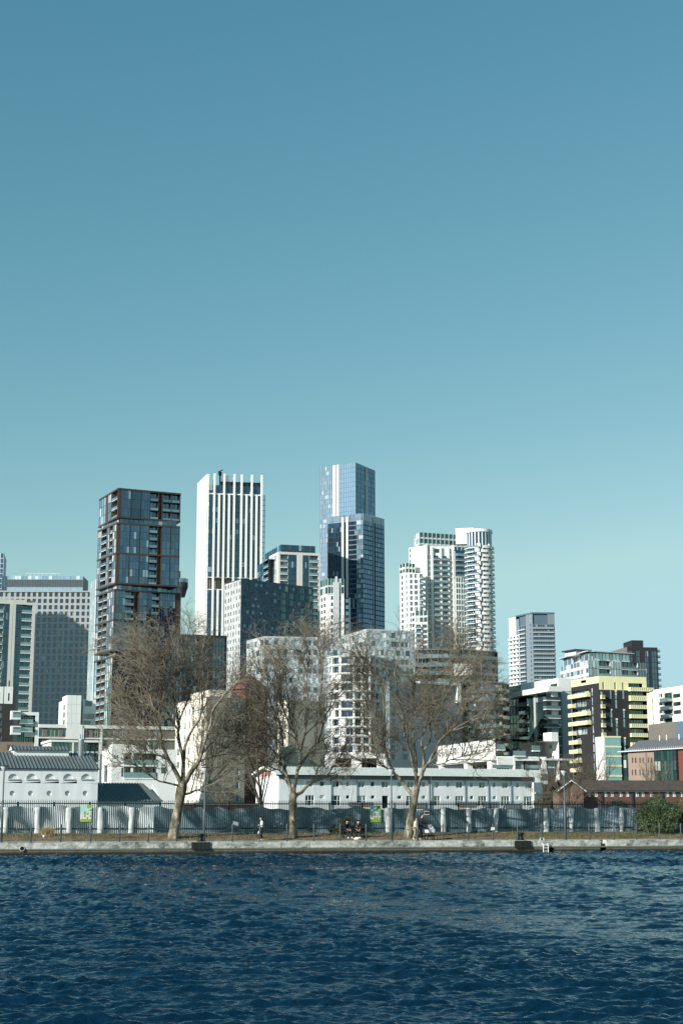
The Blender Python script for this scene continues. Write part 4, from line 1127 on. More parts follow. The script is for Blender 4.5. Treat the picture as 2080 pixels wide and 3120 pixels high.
bays(B, fr, GZ, zt - 7, nf, [('X', 1), ('W', 1)], 'white', 'glass', win=(.8, .65, .15), slab='white', wr=(2, 1)); bays(B, fl, GZ, zt, nf, [('W', 1)], 'white', 'glass', win=(.6, .6, .2))
fl, fr, zt = block(854, zC(1166, 772), zC(1150, 775), zC(1252, 778)); zb = zof(fr, zC(1200, 985))
bays(B, fr, zb, zt, 5, [('G', 1, 4)], 'white', 'glass_navy', sp='pale_grey', sph=.5, mull='dark_metal')
for j in range(5): B.rep('balcony', balmesh(fr.L * .9, 1.3, 'pale_grey', 'glass_rail'), fr.M(fr.L / 2, zb + (zt - zb) * j / 5, .02), 8)
fl, fr, zt = block(850, zC(1166, 992), zC(1150, 995), zC(1252, 996)); nf = nfl(zt - GZ, 3.1)
bays(B, fr, GZ, zt, nf, [('S', .12), ('G', 1, 2), ('S', .12), ('G', 1, 2), ('S', .12)], 'white', 'glass_green', sp='white', sph=.6, mull='white', mw=.3)
B.finish()

# ---- round white tower with staggered balconies
Y = 800
c = at(*zC(1362, 800), Y); e = at(*zC(1462, 800), Y); rad = (e.x - c.x) ; zt = at(*zC(1362, 606), Y - 6).z
cen = Vector((c.x, Y + rad * .4, 0)); fh = 2.35; nf = nfl(zt - GZ, fh); fh = (zt - GZ) / nf
B = Bld('round_white_tower', 'round white tower with staggered curved balconies, right of the stepped white cluster', base_of(cen), 'tower')
def arcpt(t, r): return Vector((cen.x + r * math.sin(t), cen.y - r * math.cos(t), 0))   # t = 0 faces the camera, + to the right
def ring(b, r0, r1, t0, t1, z0, z1, mat, n=6):
    for i in range(n):
        u0, u1 = t0 + (t1 - t0) * i / n, t0 + (t1 - t0) * (i + 1) / n
        A0, A1, C0, C1 = arcpt(u0, r1), arcpt(u1, r1), arcpt(u0, r0), arcpt(u1, r0)
        q = lambda p, z: (p.x, p.y, z)
        b.poly((q(A0, z0), q(A1, z0), q(A1, z1), q(A0, z1)), mat); b.poly((q(A0, z1), q(A1, z1), q(C1, z1), q(C0, z1)), mat); b.poly((q(A0, z0), q(C0, z0), q(C1, z0), q(A1, z0)), mat)
        b.poly((q(C0, z0), q(C0, z1), q(C1, z1), q(C1, z0)), mat)
    for u in (t0, t1):
        A0, C0 = arcpt(u, r1), arcpt(u, r0); b.poly((q(A0, z0), q(A0, z1), q(C0, z1), q(C0, z0)), mat)
b = MB(); NS = 40
for j in range(nf):
    for i in range(NS):
        t0, t1 = -1.9 + 3.8 * i / NS, -1.9 + 3.8 * (i + 1) / NS; p0, p1 = arcpt(t0, rad), arcpt(t1, rad); z0 = GZ + j * fh
        b.poly(((p0.x, p0.y, z0), (p1.x, p1.y, z0), (p1.x, p1.y, z0 + fh), (p0.x, p0.y, z0 + fh)), 'glass_navy' if i % 3 else 'white')
B.part('drum', b)
b = B.m('roof'); b.poly([(p.x, p.y, zt) for p in (arcpt(-1.9 + 3.8 * i / NS, rad) for i in range(NS + 1))], 'concrete')
b = MB(); ring(b, rad - 2, rad + .4, -1.9, 1.9, zt - .9, zt + .6, 'white', 40); B.part('roof_rim', b)
bk = arcpt(math.pi, rad); b = MB(); bl = [arcpt(-1.9, rad), arcpt(-2.6, rad), bk, arcpt(2.6, rad), arcpt(1.9, rad)]
for p0, p1 in zip(bl, bl[1:]): b.poly(((p0.x, p0.y, GZ), (p1.x, p1.y, GZ), (p1.x, p1.y, zt), (p0.x, p0.y, zt)), 'pale_grey')
B.part('rear_wall', b)
for j in range(nf):
    z0 = GZ + j * fh; odd = j % 2
    secs = [(-1.5, -.15, 1.5, 0), (.15, .62, 1.5, 1), (.85, 1.5, 1.2, 0)] if odd else [(-1.3, -.45, 1.9, 0), (.0, .42, 1.7, 1), (.55, 1.2, 1.5, 0)]
    if j < nf - 3:
        for t0, t1, o, k in secs:
            b = MB(); ring(b, rad + .01, rad + o, t0, t1, z0 - .3, z0 + .05, 'white'); ring(b, rad + o - .15, rad + o - .02, t0, t1, z0 + .055, z0 + (1.0 if k else .9), 'white' if k else 'glass_rail')
            B.rep('balcony', b.mesh('balcony'), Matrix(), 6 if t1 < 1.2 else 5.5)
        for t0, t1 in (((-.28, -.02), (.66, .84)) if odd else ((-.44, -.10), (.44, .56))):
            b = MB(); ring(b, rad + .01, rad + .9, t0, t1, z0 + .06, z0 + fh - .31, 'white', 2); B.rep('wing_wall', b.mesh('wing_wall'), Matrix(), 4)
f2 = Fr(at(*zC(1168, 620), Y + 14), at(*zC(1312, 620), Y + 12)); za, zb = zof(f2, zC(1240, 724)), zof(f2, zC(1240, 598))
b = MB(); b.box(f2, 0, f2.L, za, zb, -5, 0, 'white'); B.part('stair_head', b); b = MB(); b.box(f2, f2.L * .3, f2.L * .62, za + 1, za + 5.5, .01, .1, 'glass_pale'); B.part('stair_glazing', b)
B.finish()

# ---- grey banded tower on the right
Y = 1260
p = roofpts(Y, zD(365, 235), zD(180, 273), zD(543, 236)); zt = p[0].z; C_, L_, R_ = map(V2, p); fl, fr = frames(L_, C_, R_)
B = Bld('grey_banded_tower', 'grey tower with balcony bands and a sunlit white left end, standing alone', base_of(L_, R_), 'tower')
fh = 3.5; ztp = zof(fr, zD(440, 318)); nf = nfl(ztp - GZ, fh)
x = lambda f, xx, yy=500: aof(f, zD(xx, yy))
bays(B, fr, GZ, ztp, nf, [('S', .06), ('X', 2.35, 9), ('S', .06)], 'grey_panel', 'glass_navy', 'grey_panel', 'pale_grey', 'grey_panel', win=(.9, .6, .3), bal=1.3, slabh=.4)
bays(B, fr, ztp, zt, 1, [('S', .06), ('D', 1.7, 1, 'slate_panel'), ('S', .8)], 'grey_panel')
ai = x(fl, 265); a2 = x(fl, 320); a3 = x(fl, 240)
z2 = zof(fl, zD(220, 412))
bays(B, fl, GZ, z2, nfl(z2 - GZ, fh), [('X', 1, 3)], 'white', 'glass', 'white', 'white', 'white', win=(.6, .55, .3), bal=1.2, slabh=.4, a0=0, a1=ai, solid=True)
bays(B, fl, z2, zt, 1, [('S', 1)], 'white', a0=0, a1=a3); bays(B, fl, z2, zt - 2, 1, [('S', 1)], 'grey_panel', a0=a3, a1=ai)
bays(B, fl, GZ, ztp, nf, [('X', 1, 3)], 'grey_panel', 'glass_navy', 'grey_panel', 'white', 'grey_panel', win=(.8, .6, .3), bal=1.4, slabh=.4, a0=ai, a1=a2)
bays(B, fl, ztp, zt, 1, [('D', 1, 1, 'slate_panel')], 'grey_panel', a0=ai, a1=a2)
bays(B, fl, GZ, zt, nf, [('S', 1), ('W', .4), ('S', .3)], 'grey_panel', 'glass', win=(.6, .5, .3), a0=a2, a1=fl.L)
for f in (fl, fr): B.m('parapet').box(f, -.05 if f is fr else a3, f.L + .05, zt, zt + 1.2, -1, .3, 'slate_panel')
shell(B, L_, C_, R_, GZ, zt - .02, 'grey_panel'); B.finish()

# ---- dark tower at the far right
Y = 820
p = roofpts(Y, zD(1120, 500), zD(990, 537), zD(1362, 504)); zt = p[0].z; C_, L_, R_ = map(V2, p); fl, fr = frames(L_, C_, R_)
B = Bld('dark_tower', 'charcoal tower with a raised roof box behind the glass penthouse block', base_of(L_, R_), 'tower')
nf = nfl(zt - GZ, 3.1); x = lambda xx: aof(fr, zD(xx, 600))
bays(B, fr, GZ, zt - 2, nf, [('S', .1), ('G', .45, 2), ('S', .35), ('G', .4, 2), ('S', .5), ('G', .4, 2), ('S', .3), ('G', .55, 2), ('S', .12)], 'charcoal', 'glass_blue', 'charcoal', mw=.25)
bays(B, fl, GZ, zt - 2, nf, [('S', 1), ('W', .5), ('S', .4)], 'warm_grey', 'glass', win=(.6, .6, .2))
for f in (fl, fr): B.m('parapet').box(f, 0, f.L, zt - 2, zt, -.6, .05, 'charcoal' if f is fr else 'warm_grey')
for j in range(nf): B.rep('balcony', balmesh(1.8, 1.5, 'charcoal', 'glass_rail'), Fr(R_, R_ + Vector((-fr.d.y, fr.d.x, 0)) * 10).M(1.0, GZ + j * 3.1, .01), 2)
shell(B, L_, C_, R_, GZ, zt - .02, 'charcoal', 'dark_metal')
f2 = fr.off(-3); a0, z1 = f2.px(*zD(1158, 446)); a1 = f2.px(*zD(1248, 446))[0]
b = MB(); b.prism([f2.P(a0, 0)[:2], f2.P(a1, 0)[:2], f2.P(a1, 0, -14)[:2], f2.P(a0, 0, -14)[:2]], zt - .5, z1, 'charcoal'); B.part('roof_box', b); B.finish()

# ---- glass penthouse block
Y = 640
p = roofpts(Y, zD(815, 532), zD(615, 588), zD(1136, 550)); zt = p[0].z; C_, L_, R_ = map(V2, p); fl, fr = frames(L_, C_, R_)
B = Bld('glass_penthouse_block', 'pale glass penthouse block with thin roof canopy above the yellow and charcoal block', base_of(L_, R_))
z1 = zof(fr, zD(900, 612)); n = nfl(z1 - GZ, 3.2)
b = MB(); curtain(b, fr, 0, fr.L, z1, zt - .4, 12, 1, 'glass_pale', mull='pale_grey', mw=.2); B.part('curtain_wall', b)
b = MB(); curtain(b, fl, 0, fl.L, z1, zt - .4, 6, 1, 'glass_pale', mull='pale_grey', mw=.2); B.part('curtain_wall', b)
C2, L2 = C_ + fr.n * 2 + fl.n * 1.5, L_ + fl.n * 1.5; R2 = R_ + fr.n * 2 + fr.d * 7
f2, f3 = frames(L2, C2, R2)
bays(B, f3, GZ, z1, n, [('G', 1.2, 3, 'glass_pale'), ('B', 1.4, 3), ('G', 1.3, 4, 'glass_pale'), ('B', 2, 4), ('G', 1, 3, 'glass_blue')], 'pale_grey', 'glass', 'pale_grey', 'white', 'glass_rail', sp='pale_grey', sph=.5, mull='brick_tan', mw=.2)
bays(B, f2, GZ, z1, n, [('G', 1, 3), ('S', .1), ('G', 1, 3), ('S', .1), ('G', .8, 3)], 'pale_grey', 'glass_pale', sp='white', sph=1.2, mull='pale_grey', mw=.2)
shell(B, L2, C2, R2, GZ, z1 - .02, 'pale_grey', name='terrace'); shell(B, L_, C_, R_, z1, zt - .42, 'pale_grey')
for f in (fl, fr):
    b = MB(); b.box(f, -1.5, f.L + 1.5, zt - .4, zt, -2, 1.6, 'pale_grey'); b.box(f, -1.6, f.L + 1.6, zt - .55, zt - .41, -2, 1.3, 'dark_metal'); B.part('roof_canopy', b)
f2 = fr.off(-8); a0, z2 = f2.px(*zD(697, 517)); a1 = f2.px(*zD(830, 517))[0]
b = MB(); b.prism([f2.P(a0 + 1, 0)[:2], f2.P(a1 - 1, 0)[:2], f2.P(a1 - 1, 0, -8)[:2], f2.P(a0 + 1, 0, -8)[:2]], zt - 1, z2 - .5, 'pale_grey'); b.box(f2, a0, a1, z2 - .5, z2, -9, 1, 'dark_metal'); B.part('lift_overrun', b)
B.finish()

# ---- yellow and charcoal apartment block
Y = 500
p = roofpts(Y, zD(895, 730), zD(675, 769), zD(1273, 740)); zt = p[0].z; C_, L_, R_ = map(V2, p); fl, fr = frames(L_, C_, R_)
B = Bld('yellow_charcoal_block', 'charcoal apartment block with yellow top storey and yellow balconies', base_of(L_, R_))
fh = zof(fr, zD(1200, 835)) - zof(fr, zD(1200, 909)); zy = zof(fr, zD(1000, 842)); zyl = zof(fl, zD(760, 808))
nf = 10; zb = zy - nf * fh
x = lambda xx, yy=900: aof(fr, zD(xx, yy)); xl = lambda xx, yy=900: aof(fl, zD(xx, yy))
W = B.m('wall'); hol = []
def hole(f, q0, q1, lst, **k):
    h = f.rect(zD(*q0), zD(*q1)); h = (h[0], h[1], h[2], h[3]); lst.append(h); B.win(f, h, **k)
# yellow storey on the right face
for x0, x1, y0, y1 in ((923, 940, 780, 838), (1018, 1034, 782, 838), (1080, 1096, 784, 840)): hole(fr, (x0, y0), (x1, y1), hol, glass='glass', frame='yellow', fw=.1)
r = fr.rect(zD(1130, 788), zD(1245, 822)); hol.append(r); B.win(fr, r, 'glass_navy', 'dark_metal', 5, 1, 1.4)
W.wall(fr, 0, fr.L, zy, zt, [(max(h[0], 0), h[1], max(h[2], zy), h[3]) for h in hol], 'yellow', .3)
hol = []
for xs, k in (((985, 999), 0), ((1024, 1041), 1), ((1084, 1100), 0)):
    for j in range(nf):
        if (j + k) % 3 == 2: 
            continue
        a0, a1 = x(xs[0]), x(xs[1]); z0 = zb + j * fh
        h = (a0, a1, z0 + .15, z0 + fh - .05 - (.6 if (j + k) % 3 == 1 else 0)); hol.append(h); B.win(fr, h, 'glass_pale', 'dark_metal', 1, 2, .2)
        if (j + k) % 3 == 1:
            b = MB(); b.box(fr, a0, a1, z0 + fh - .6, z0 + fh - .05, -.1, .03, 'yellow'); B.part('yellow_panel', b)
ab0, ab1 = x(1133), x(1272); ac0, ac1 = x(868), x(934)
rb = []
for j in range(nf):
    z0 = zb + j * fh; h = (ab0, ab1 - .1, z0 + .05, z0 + fh - .3); hol.append(h); B.win(fr, h, 'glass', 'dark_metal', 6, 1, 1.3)
    B.rep('balcony', balmesh(ab1 - ab0, 1.3, 'yellow', 'yellow', .2, 1.05, posts=9, solid=True), fr.M((ab0 + ab1) / 2, z0 + .22, .012), 20)
    ca = max(ac0, .3)
    if j > 3:
        h = (ca, ac1 - .4, z0 + .1, z0 + fh - .4); hol.append(h); B.win(fr, h, 'glass_pale', 'white', 3, 1, .3)
        B.rep('balcony', balmesh(ac1 - ca, 1.2, 'yellow', 'yellow', .2, 1.05, posts=5, solid=True), fr.M((ca + ac1) / 2, z0 + .2, .012), 15)
    else:
        h = (ca + .5, ac1 - 1.2, z0 + .1, z0 + fh - .1); hol.append(h); B.win(fr, h, 'glass_pale', 'yellow', 1, 1, .2)
        if j % 2:
            b = MB(); b.box(fr, ca + .45, ac1 - 1.15, z0 + .12, z0 + fh - .12, -.15, .04, 'yellow'); B.part('yellow_panel', b)
B.rep('balcony', balmesh(x(1318) - ab0, 1.6, 'yellow', 'yellow', .2, 1.05, posts=11, solid=True), fr.M((ab0 + x(1318)) / 2, zof(fr, zD(1200, 850)), .012), 25)
B.rep('balcony', balmesh(x(1318) - ab0, 1.6, 'yellow', 'yellow', .2, 1.05, posts=11, solid=True), fr.M((ab0 + x(1318)) / 2, zof(fr, zD(1200, 926)), .014), 25)
W.wall(fr, 0, fr.L, zb, zy, hol, 'charcoal', 1.3); W.wall(fr, 0, fr.L, GZ, zb, [], 'charcoal')
# left face: charcoal with banded balconies
W.wall(fl, 0, fl.L, zyl, zt, [fl.rect(zD(750, 800), zD(795, 812))[:2] + (zyl + .8, zyl + 1.7)], 'yellow', .3)
hol = []
nl = 9; fhl = fh; zbl = zyl - 1.0 - nl * fhl
l0, l1, l2 = 0, xl(830), fl.L
for j in range(nl):
    z0 = zbl + j * fhl
    e1 = l1 if j > 3 else xl(748)
    if j in (4, 7): e1 = xl(800)
    h = (l0 + .6, e1 - .6, z0 + .1, z0 + fhl - .45); hol.append(h); B.win(fl, h, 'glass_pale', 'white', 5, 1, 1.0)
    if j not in (4, 7): B.rep('balcony', balmesh(e1 - l0, 1.5, 'yellow', 'yellow', .2, 1.1, posts=0, solid=True), fl.M((l0 + e1) / 2, z0 + .2, .012), 22)
    else: B.rep('balcony', balmesh(3.0, 1.5, 'yellow', 'yellow', .2, 1.1, posts=0, solid=True), fl.M(l0 + 1.5, z0 + .2, .012), 12)
hs = [(xl(838), xl(848), zbl + j * fhl + .2, zbl + (j + 1) * fhl - .3) for j in range(nl)]
for h in hs: B.win(fl, h, 'glass_pale', 'pale_grey', 1, 2, .2)
W.wall(fl, 0, fl.L, zbl, zyl, hol + hs, 'charcoal', 1.0); W.wall(fl, 0, fl.L, GZ, zbl, [], 'charcoal')
shell(B, L_, C_, R_, GZ, zt - .3, 'charcoal', parapet=0); B.finish()
# glazed stair tower beside it
f2 = fr.off(5); a0, zt = f2.px(*zD(932, 1212)); a1 = f2.px(*zD(1068, 1212))[0]; al = a0
C_ = Vector(f2.P(a0, 0) ); R_ = Vector(f2.P(a1, 0)); C_.z = R_.z = 0; L_ = C_ - fr.n * 6
L_.z = 0
B = Bld('stair_tower', 'pale teal ribbed stair tower with yellow bands in front of the charcoal block', base_of(C_, R_), 'stair tower')
fl, f3 = frames(L_, C_, R_)
b = B.m('ribbed_cladding'); b.wall(f3, 0, f3.L, GZ, zt, [], 'teal_glazed')
for k in range(26): a = f3.L * (k + .5) / 26; b.box(f3, a - .07, a + .07, GZ, zt - .3, .003, .09, 'teal_glazed')
B.m('wall').wall(fl, 0, fl.L, GZ, zt, [], 'white'); B.m('wall').box(f3, -.02, .5, GZ, zt, .1, .16, 'white')
for y in (1216, 1294, 1370, 1446, 1527):
    z = zof(f3, zD(1000, y)); b = MB(); b.box(f3, -.05, f3.L + .05, z - .28, z + .28, .1, .2, 'yellow'); B.part('yellow_band', b)
shell(B, L_, C_, R_, GZ, zt - .02, 'white'); B.finish()

# ---- cream block at the right edge
Y = 470
c = at(*zD(1330, 842), Y); p = roofpts(Y, zD(1330, 842), zD(1568, 806)); zt = p[0].z
C_ = V2(p[0]); e = V2(p[1]); e = C_ + (e - C_) * 1.6; L_ = V2(roofpts(Y, zD(1330, 842), zD(1276, 866))[1])
B = Bld('cream_apartment_block', 'cream apartment block with small dark windows and balconies at the right edge', base_of(C_, e))
fr = Fr(C_, e); fl = Fr(L_, C_); W = B.m('wall'); hol = []
zlow = zof(fr, zD(1400, 1155)); fh = zof(fr, zD(1385, 885)) - zof(fr, zD(1385, 949))
for j in range(5):
    for x0, x1, kk in ((1370, 1402, 0), (1415, 1478, 1), (1482, 1545, 0), (1580, 1640, 0)):
        a0, _, z0, z1 = fr.rect(zD(x0, 877), zD(x1, 900)); a1 = aof(fr, zD(x1, 890))
        z1 -= j * fh; z0 -= j * fh
        if kk: z0 -= 1.2; z1 += .3
        h = (a0, a1, z0, z1); hol.append(h); B.win(fr, h, 'glass_green' if kk else 'glass', 'dark_metal', 3 if kk else 2, 1, .25)
        if kk: B.rep('balcony', balmesh(a1 - a0 + .6, 1.4, 'dark_metal', 'glass_rail'), fr.M((a0 + a1) / 2, z0, .012), 6)
W.wall(fr, 0, fr.L, zlow, zt, hol, 'ivory', .25); W.wall(fr, 0, fr.L, GZ, zlow, [], 'charcoal')
hs = []
for j in range(5):
    h = (fl.L * .72, fl.L * .86, zlow + .6 + j * fh, zlow + 2.6 + j * fh); hs.append(h); B.win(fl, h, 'glass', 'dark_metal')
W.wall(fl, 0, fl.L, zlow, zt - .3, hs, 'ivory'); W.wall(fl, 0, fl.L, GZ, zlow, [], 'charcoal')
shell(B, L_, C_, e, GZ, zt - .05, 'ivory'); 
f2 = fr.off(3)
bays(B, f2, GZ, zlow - .2, 5, [('W', 1, 1), ('S', .3), ('G', 1.6, 4), ('S', .2)], 'dark_metal', 'glass', a0=aof(f2, zD(1290, 1200)), a1=aof(f2, zD(1466, 1200)), win=(.5, .6, .2))
B.finish()
# grey box in front of it
Y = 420
p = roofpts(Y, zD(1500, 1093), zD(1467, 1094), zD(1640, 1085)); zt = p[0].z; C_, L_, R_ = map(V2, p); L_ = C_ + Vector((-4.0, 16, 0))
B = Bld('grey_plant_building', 'plain grey panelled building rising behind the slate hipped roof at the right edge', base_of(C_, R_), 'building')
fl, fr = frames(L_, C_, R_); B.m('wall').wall(fl, 0, fl.L, GZ, zt, [], 'warm_grey'); 
b = B.m('wall'); b.wall(fr, 0, fr.L, GZ, zt, [], 'slate_panel')
for k in range(4): z = zt - 3.2 * (k + 1); b.box(fr, 0, fr.L, z - .06, z + .06, .003, .05, 'slate_panel')
shell(B, L_, C_, R_, GZ, zt, 'grey_panel')
a, z = fr.px(*zD(1500, 1092)); b = MB(); b.box(fr, a - 1.5, a + 6, zt, zt + 1.6, -6, -1, 'white'); B.part('roof_plant', b); B.finish()
# ================================================================== NEARER BUILDINGS
D1 = Vector((.945, .33, 0)).normalized(); D2 = Vector((-.33, .945, 0)).normalized()      # street grid
def blockfr(Y, c, ur, side=14, d=None, ul=None):
    """front from pixel c (near left corner, roof) to photo column ur along the street grid; side wall of given length"""
    d = d or D1; C_ = at(c[0], c[1], Y); zt = C_.z; C_ = V2(C_)
    x, y, z = ray(ur, c[1]); k = x / y
    t = (k * C_.y - C_.x) / (d.x - k * d.y)
    R_ = C_ + d * t; L_ = C_ + Vector((-d.y, d.x, 0)) * side
    return L_, C_, R_, zt
# ---- left apartment block with balcony bays
Y = 590
L_, C_, R_, zt = blockfr(Y, (-70, 1822), 110, 16)
B = Bld('balcony_apartment_block', 'beige framed apartment block with stacked dark balcony bays at the left edge', base_of(C_, R_))
fl, fr = frames(L_, C_, R_); x = lambda xx, yy=1300: aof(fr, zA(xx, yy))
z1 = zof(fr, zA(200, 1052)); nf = nfl(z1 - GZ, 3.1)
for a0, a1, sp_ in ((0, x(25), [('B', 1, 2)]), (x(25), x(72), [('G', 1, 3, 'glass_navy')]), (x(72), x(96), [('P', 1)]), (x(98), x(120), [('P', 1)]), (x(120), x(168), [('G', 1, 3, 'glass_navy')]), (x(168), x(252), [('B', 1, 3)]), (x(252), fr.L, [('P', 1)])):
    bays(B, fr, GZ, z1, nf, sp_, 'stone', 'glass_navy', 'dark_metal', 'white', 'glass_rail', a0=a0, a1=a1, proj=.3, rec=1.5)
B.m('wall').box(fr, 0, x(205), z1, zt, -1, .3, 'stone'); B.m('wall').box(fr, x(205), fr.L, z1 - .1, zt - .9, -1, .33, 'stone'); B.m('wall').rect(fr, x(205), fr.L, zt - 1, zt, -1.05, 'stone')
B.m('wall').wall(fl, 0, fl.L, GZ, zt, [], 'stone'); shell(B, L_, C_, R_, GZ, zt - .1, 'stone'); B.finish()

# ---- dark brick block with white framed windows at the left edge, and its balcony pavilion
Y = 440
L_, C_, R_, zt = blockfr(Y, (-60, 2090), 50, 14)
B = Bld('dark_brick_block', 'dark brick block with pale window panels at the left edge, above the shed roof', base_of(C_, R_))
fl, fr = frames(L_, C_, R_); hol = []
def R4(f, q0, q1, z=zE): return f.rect(z(*q0), z(*q1))
pan = [R4(fr, (-30, 292), (26, 428)), R4(fr, (38, 292), (102, 430))]
for a0, a1, z0, z1 in pan:
    b = MB(); hs = [((a0 + a1) / 2 - .1, a1 - .9, z0 + .8, z0 + 3.0), ((a0 + a1) / 2 - .1, a1 - .9, z0 + 4.6, z0 + 6.6)]
    b.wall(fr, a0, a1, z0, z1, hs, 'white', .2, o=.05); B.part('white_panel', b)
    for h in hs: B.win(fr, h, 'glass', 'dark_metal', o=.05)
for y in (440, 500, 560, 620, 680): h = R4(fr, (-10, y), (12, y + 40)); hol.append(h); B.win(fr, h, 'glass', 'pale_grey')
B.m('wall').wall(fr, 0, fr.L, GZ, zt, hol + pan, 'brick_dark'); B.m('wall').wall(fl, 0, fl.L, GZ, zt, [], 'brick_dark'); shell(B, L_, C_, R_, GZ, zt, 'brick_dark'); B.finish()
Y = 425
L_, C_, R_, zt = blockfr(Y, zE(150, 495), zE(310, 495)[0], 10)
B = Bld('balcony_pavilion', 'white framed balcony stack with dark glazing, left of the stone gridded block', base_of(C_, R_))
fl, fr = frames(L_, C_, R_); x = lambda xx, yy=600: aof(fr, zE(xx, yy)); zz = lambda yy: zof(fr, zE(200, yy))
n = nfl(zt - GZ, 3.0)
bays(B, fr, GZ, zz(522), n, [('G', 1.4, 3), ('S', .1), ('B', 2.4, 4)], 'dark_metal', 'glass_green', a0=0, a1=x(280))
B.m('wall').box(fr, 0, fr.L, zz(522), zt, -1.5, .8, 'white'); B.m('wall').box(fr, x(280), fr.L, GZ + 12, zz(522) - .01, -1.5, .8, 'white')
B.m('wall').wall(fl, 0, fl.L, GZ, zt, [], 'dark_metal'); shell(B, L_, C_, R_, GZ, zt - .05, 'dark_metal')
for y0, y1 in ((488, 558), (608, 678)):
    a0, a1, z0, z1 = R4(fr, (85, y0), (158, y1)); b = MB()
    b.box(fr, a0, a1, z0, z0 + .5, .01, 2.2, 'white'); b.box(fr, a0, a0 + .5, z0 + .5, z1, .01, 2.2, 'white'); b.box(fr, a0 + .5, a1, z1 - .35, z1, .01, 2.2, 'white'); B.part('balcony_frame', b)
    b = MB(); b.box(fr, a0 + .5, a1, z0 + .51, z0 + 1.6, 2.1, 2.15, 'glass_rail'); B.part('balustrade', b)
for y in (585, 650): B.rep('balcony', balmesh(x(258) - x(155), 1.4, 'pale_grey', 'glass_rail'), fr.M((x(155) + x(258)) / 2, zz(y), .01), 9)
B.finish()
# low tan brick wall behind the shed roof
Y = 330; L_, C_, R_, zt = blockfr(Y, (-60, 2259), zE(270, 730)[0], 6)
B = Bld('tan_brick_building', 'low tan brick flat roofed building peeping over the shed roof at the left edge', base_of(C_, R_), 'building')
fl, fr = frames(L_, C_, R_); h = R4(fr, (62, 758), (120, 800)); B.win(fr, h, 'glass', 'dark_metal'); B.m('wall').wall(fr, 0, fr.L, GZ, zt, [h], 'brick_tan'); B.m('wall').wall(fl, 0, fl.L, GZ, zt, [], 'brick_tan'); shell(B, L_, C_, R_, GZ, zt, 'brick_tan'); B.finish()

# ---- dark flat roofed block between the bronze tower and the mosaic clad block
Y = 560
L_, C_, R_, zt = blockfr(Y, (556, 1932), 692, 16)
B = Bld('dark_flat_block', 'dark flat roofed block between the bronze tower and the slate mosaic block', base_of(C_, R_))
fl, fr = frames(L_, C_, R_)
bays(B, fr, GZ, zt - 1, nfl(zt - GZ, 3.0), [('S', .2), ('G', 1.2, 4), ('S', .25), ('W', 1, 2), ('S', .25), ('G', 1.2, 4), ('S', .2)], 'charcoal', 'glass_navy', 'charcoal', win=(.5, .6, .2), mw=.2)
bays(B, fl, GZ, zt - 1, nfl(zt - GZ, 3.0), [('W', 1, 3)], 'charcoal', 'glass_navy', 'charcoal')
for f in (fl, fr): B.m('parapet').box(f, 0, f.L, zt - 1, zt, -.5, .05, 'charcoal')
shell(B, L_, C_, R_, GZ, zt - .05, 'charcoal', 'dark_metal'); B.finish()

# ---- white lift tower block
Y = 470
L_, C_, R_, zt = blockfr(Y, zE(538, 360), zE(650, 360)[0], 9)
B = Bld('white_stair_tower', 'white blank faced stair tower with banded side wings, below the dark gridded office block', base_of(C_, R_), 'tower')
fl, fr = frames(L_, C_, R_); b = B.m('wall'); b.wall(fr, 0, fr.L, GZ, zt, [], 'white'); b.wall(fl, 0, fl.L, GZ, zt, [], 'white'); shell(B, L_, C_, R_, GZ, zt, 'white')
for k in range(1, 3): a = fr.L * k / 3; b.box(fr, a - .04, a + .04, GZ, zt, .003, .02, 'pale_grey')
for k in range(6): z = zt - 2.8 * (k + 1); b.box(fr, 0, fr.L, z - .04, z + .04, .022, .03, 'pale_grey')
f2 = fr.off(-2.5)
for (x0, x1, y0, bands) in ((502, 537, 404, (430, 490, 550)), (662, 764, 394, (420, 500, 555))):
    a0, a1 = aof(f2, zE(x0, 500)), aof(f2, zE(x1, 500)); z1 = zof(f2, zE(x0, y0)); mb = MB()
    hs = []
    for y in bands[(0 if x0 < 600 else 1):]: z0 = zof(f2, zE(x0, y + 8)); hs.append((a0 + .2, a1 - .3, z0 - 1.6, z0))
    for h in hs: B.win(f2, h, 'glass', 'white', 3, 1)
    mb.wall(f2, a0, a1, GZ, z1, hs, 'white'); mb.prism([f2.P(a0, 0, -.3)[:2], f2.P(a1, 0, -.3)[:2], f2.P(a1, 0, -8)[:2], f2.P(a0, 0, -8)[:2]], GZ, z1, 'white'); B.part('side_wing', mb)
    if x0 > 600:
        q = R4(f2, (680, 402), (732, 448)); b = MB()
        for k in range(7): b.box(f2, q[0], q[1], q[2] + (q[3] - q[2]) * k / 7, q[2] + (q[3] - q[2]) * (k + .6) / 7, .01, .12, 'grey_panel')
        B.part('louvre', b)
B.finish()
# ---- long low white and taupe flats
Y = 445
L_, C_, R_, zt = blockfr(Y, zE(312, 592), 545, 12)
B = Bld('long_white_flats', 'long low white and taupe flats with a blank white stair panel, behind the white shed', base_of(C_, R_))
fl, fr = frames(L_, C_, R_); x = lambda xx, yy=650: aof(fr, zE(xx, yy)); zz = lambda yy, xx=600: zof(fr, zE(xx, yy))
fh = 3.05; zc = zt - .7; nf = 2
W = B.m('wall'); hol = []
cols = [(310, 343), (378, 470), (500, 528), (682, 712), (742, 800), (820, 846), (880, 906), (940, 1000), (1012, 1040), (1070, 1130), (1160, 1190), (1210, 1270)]
for j in range(4):
    for x0, x1 in cols:
        z0 = zc - (j + 1) * fh
        h = (x(x0), x(x1), z0 + .35, z0 + fh - .3); hol.append(h); B.win(fr, h, 'glass_green' if x1 - x0 > 50 else 'glass', 'white', 1 if x1 - x0 < 40 else 3, 1, .2)
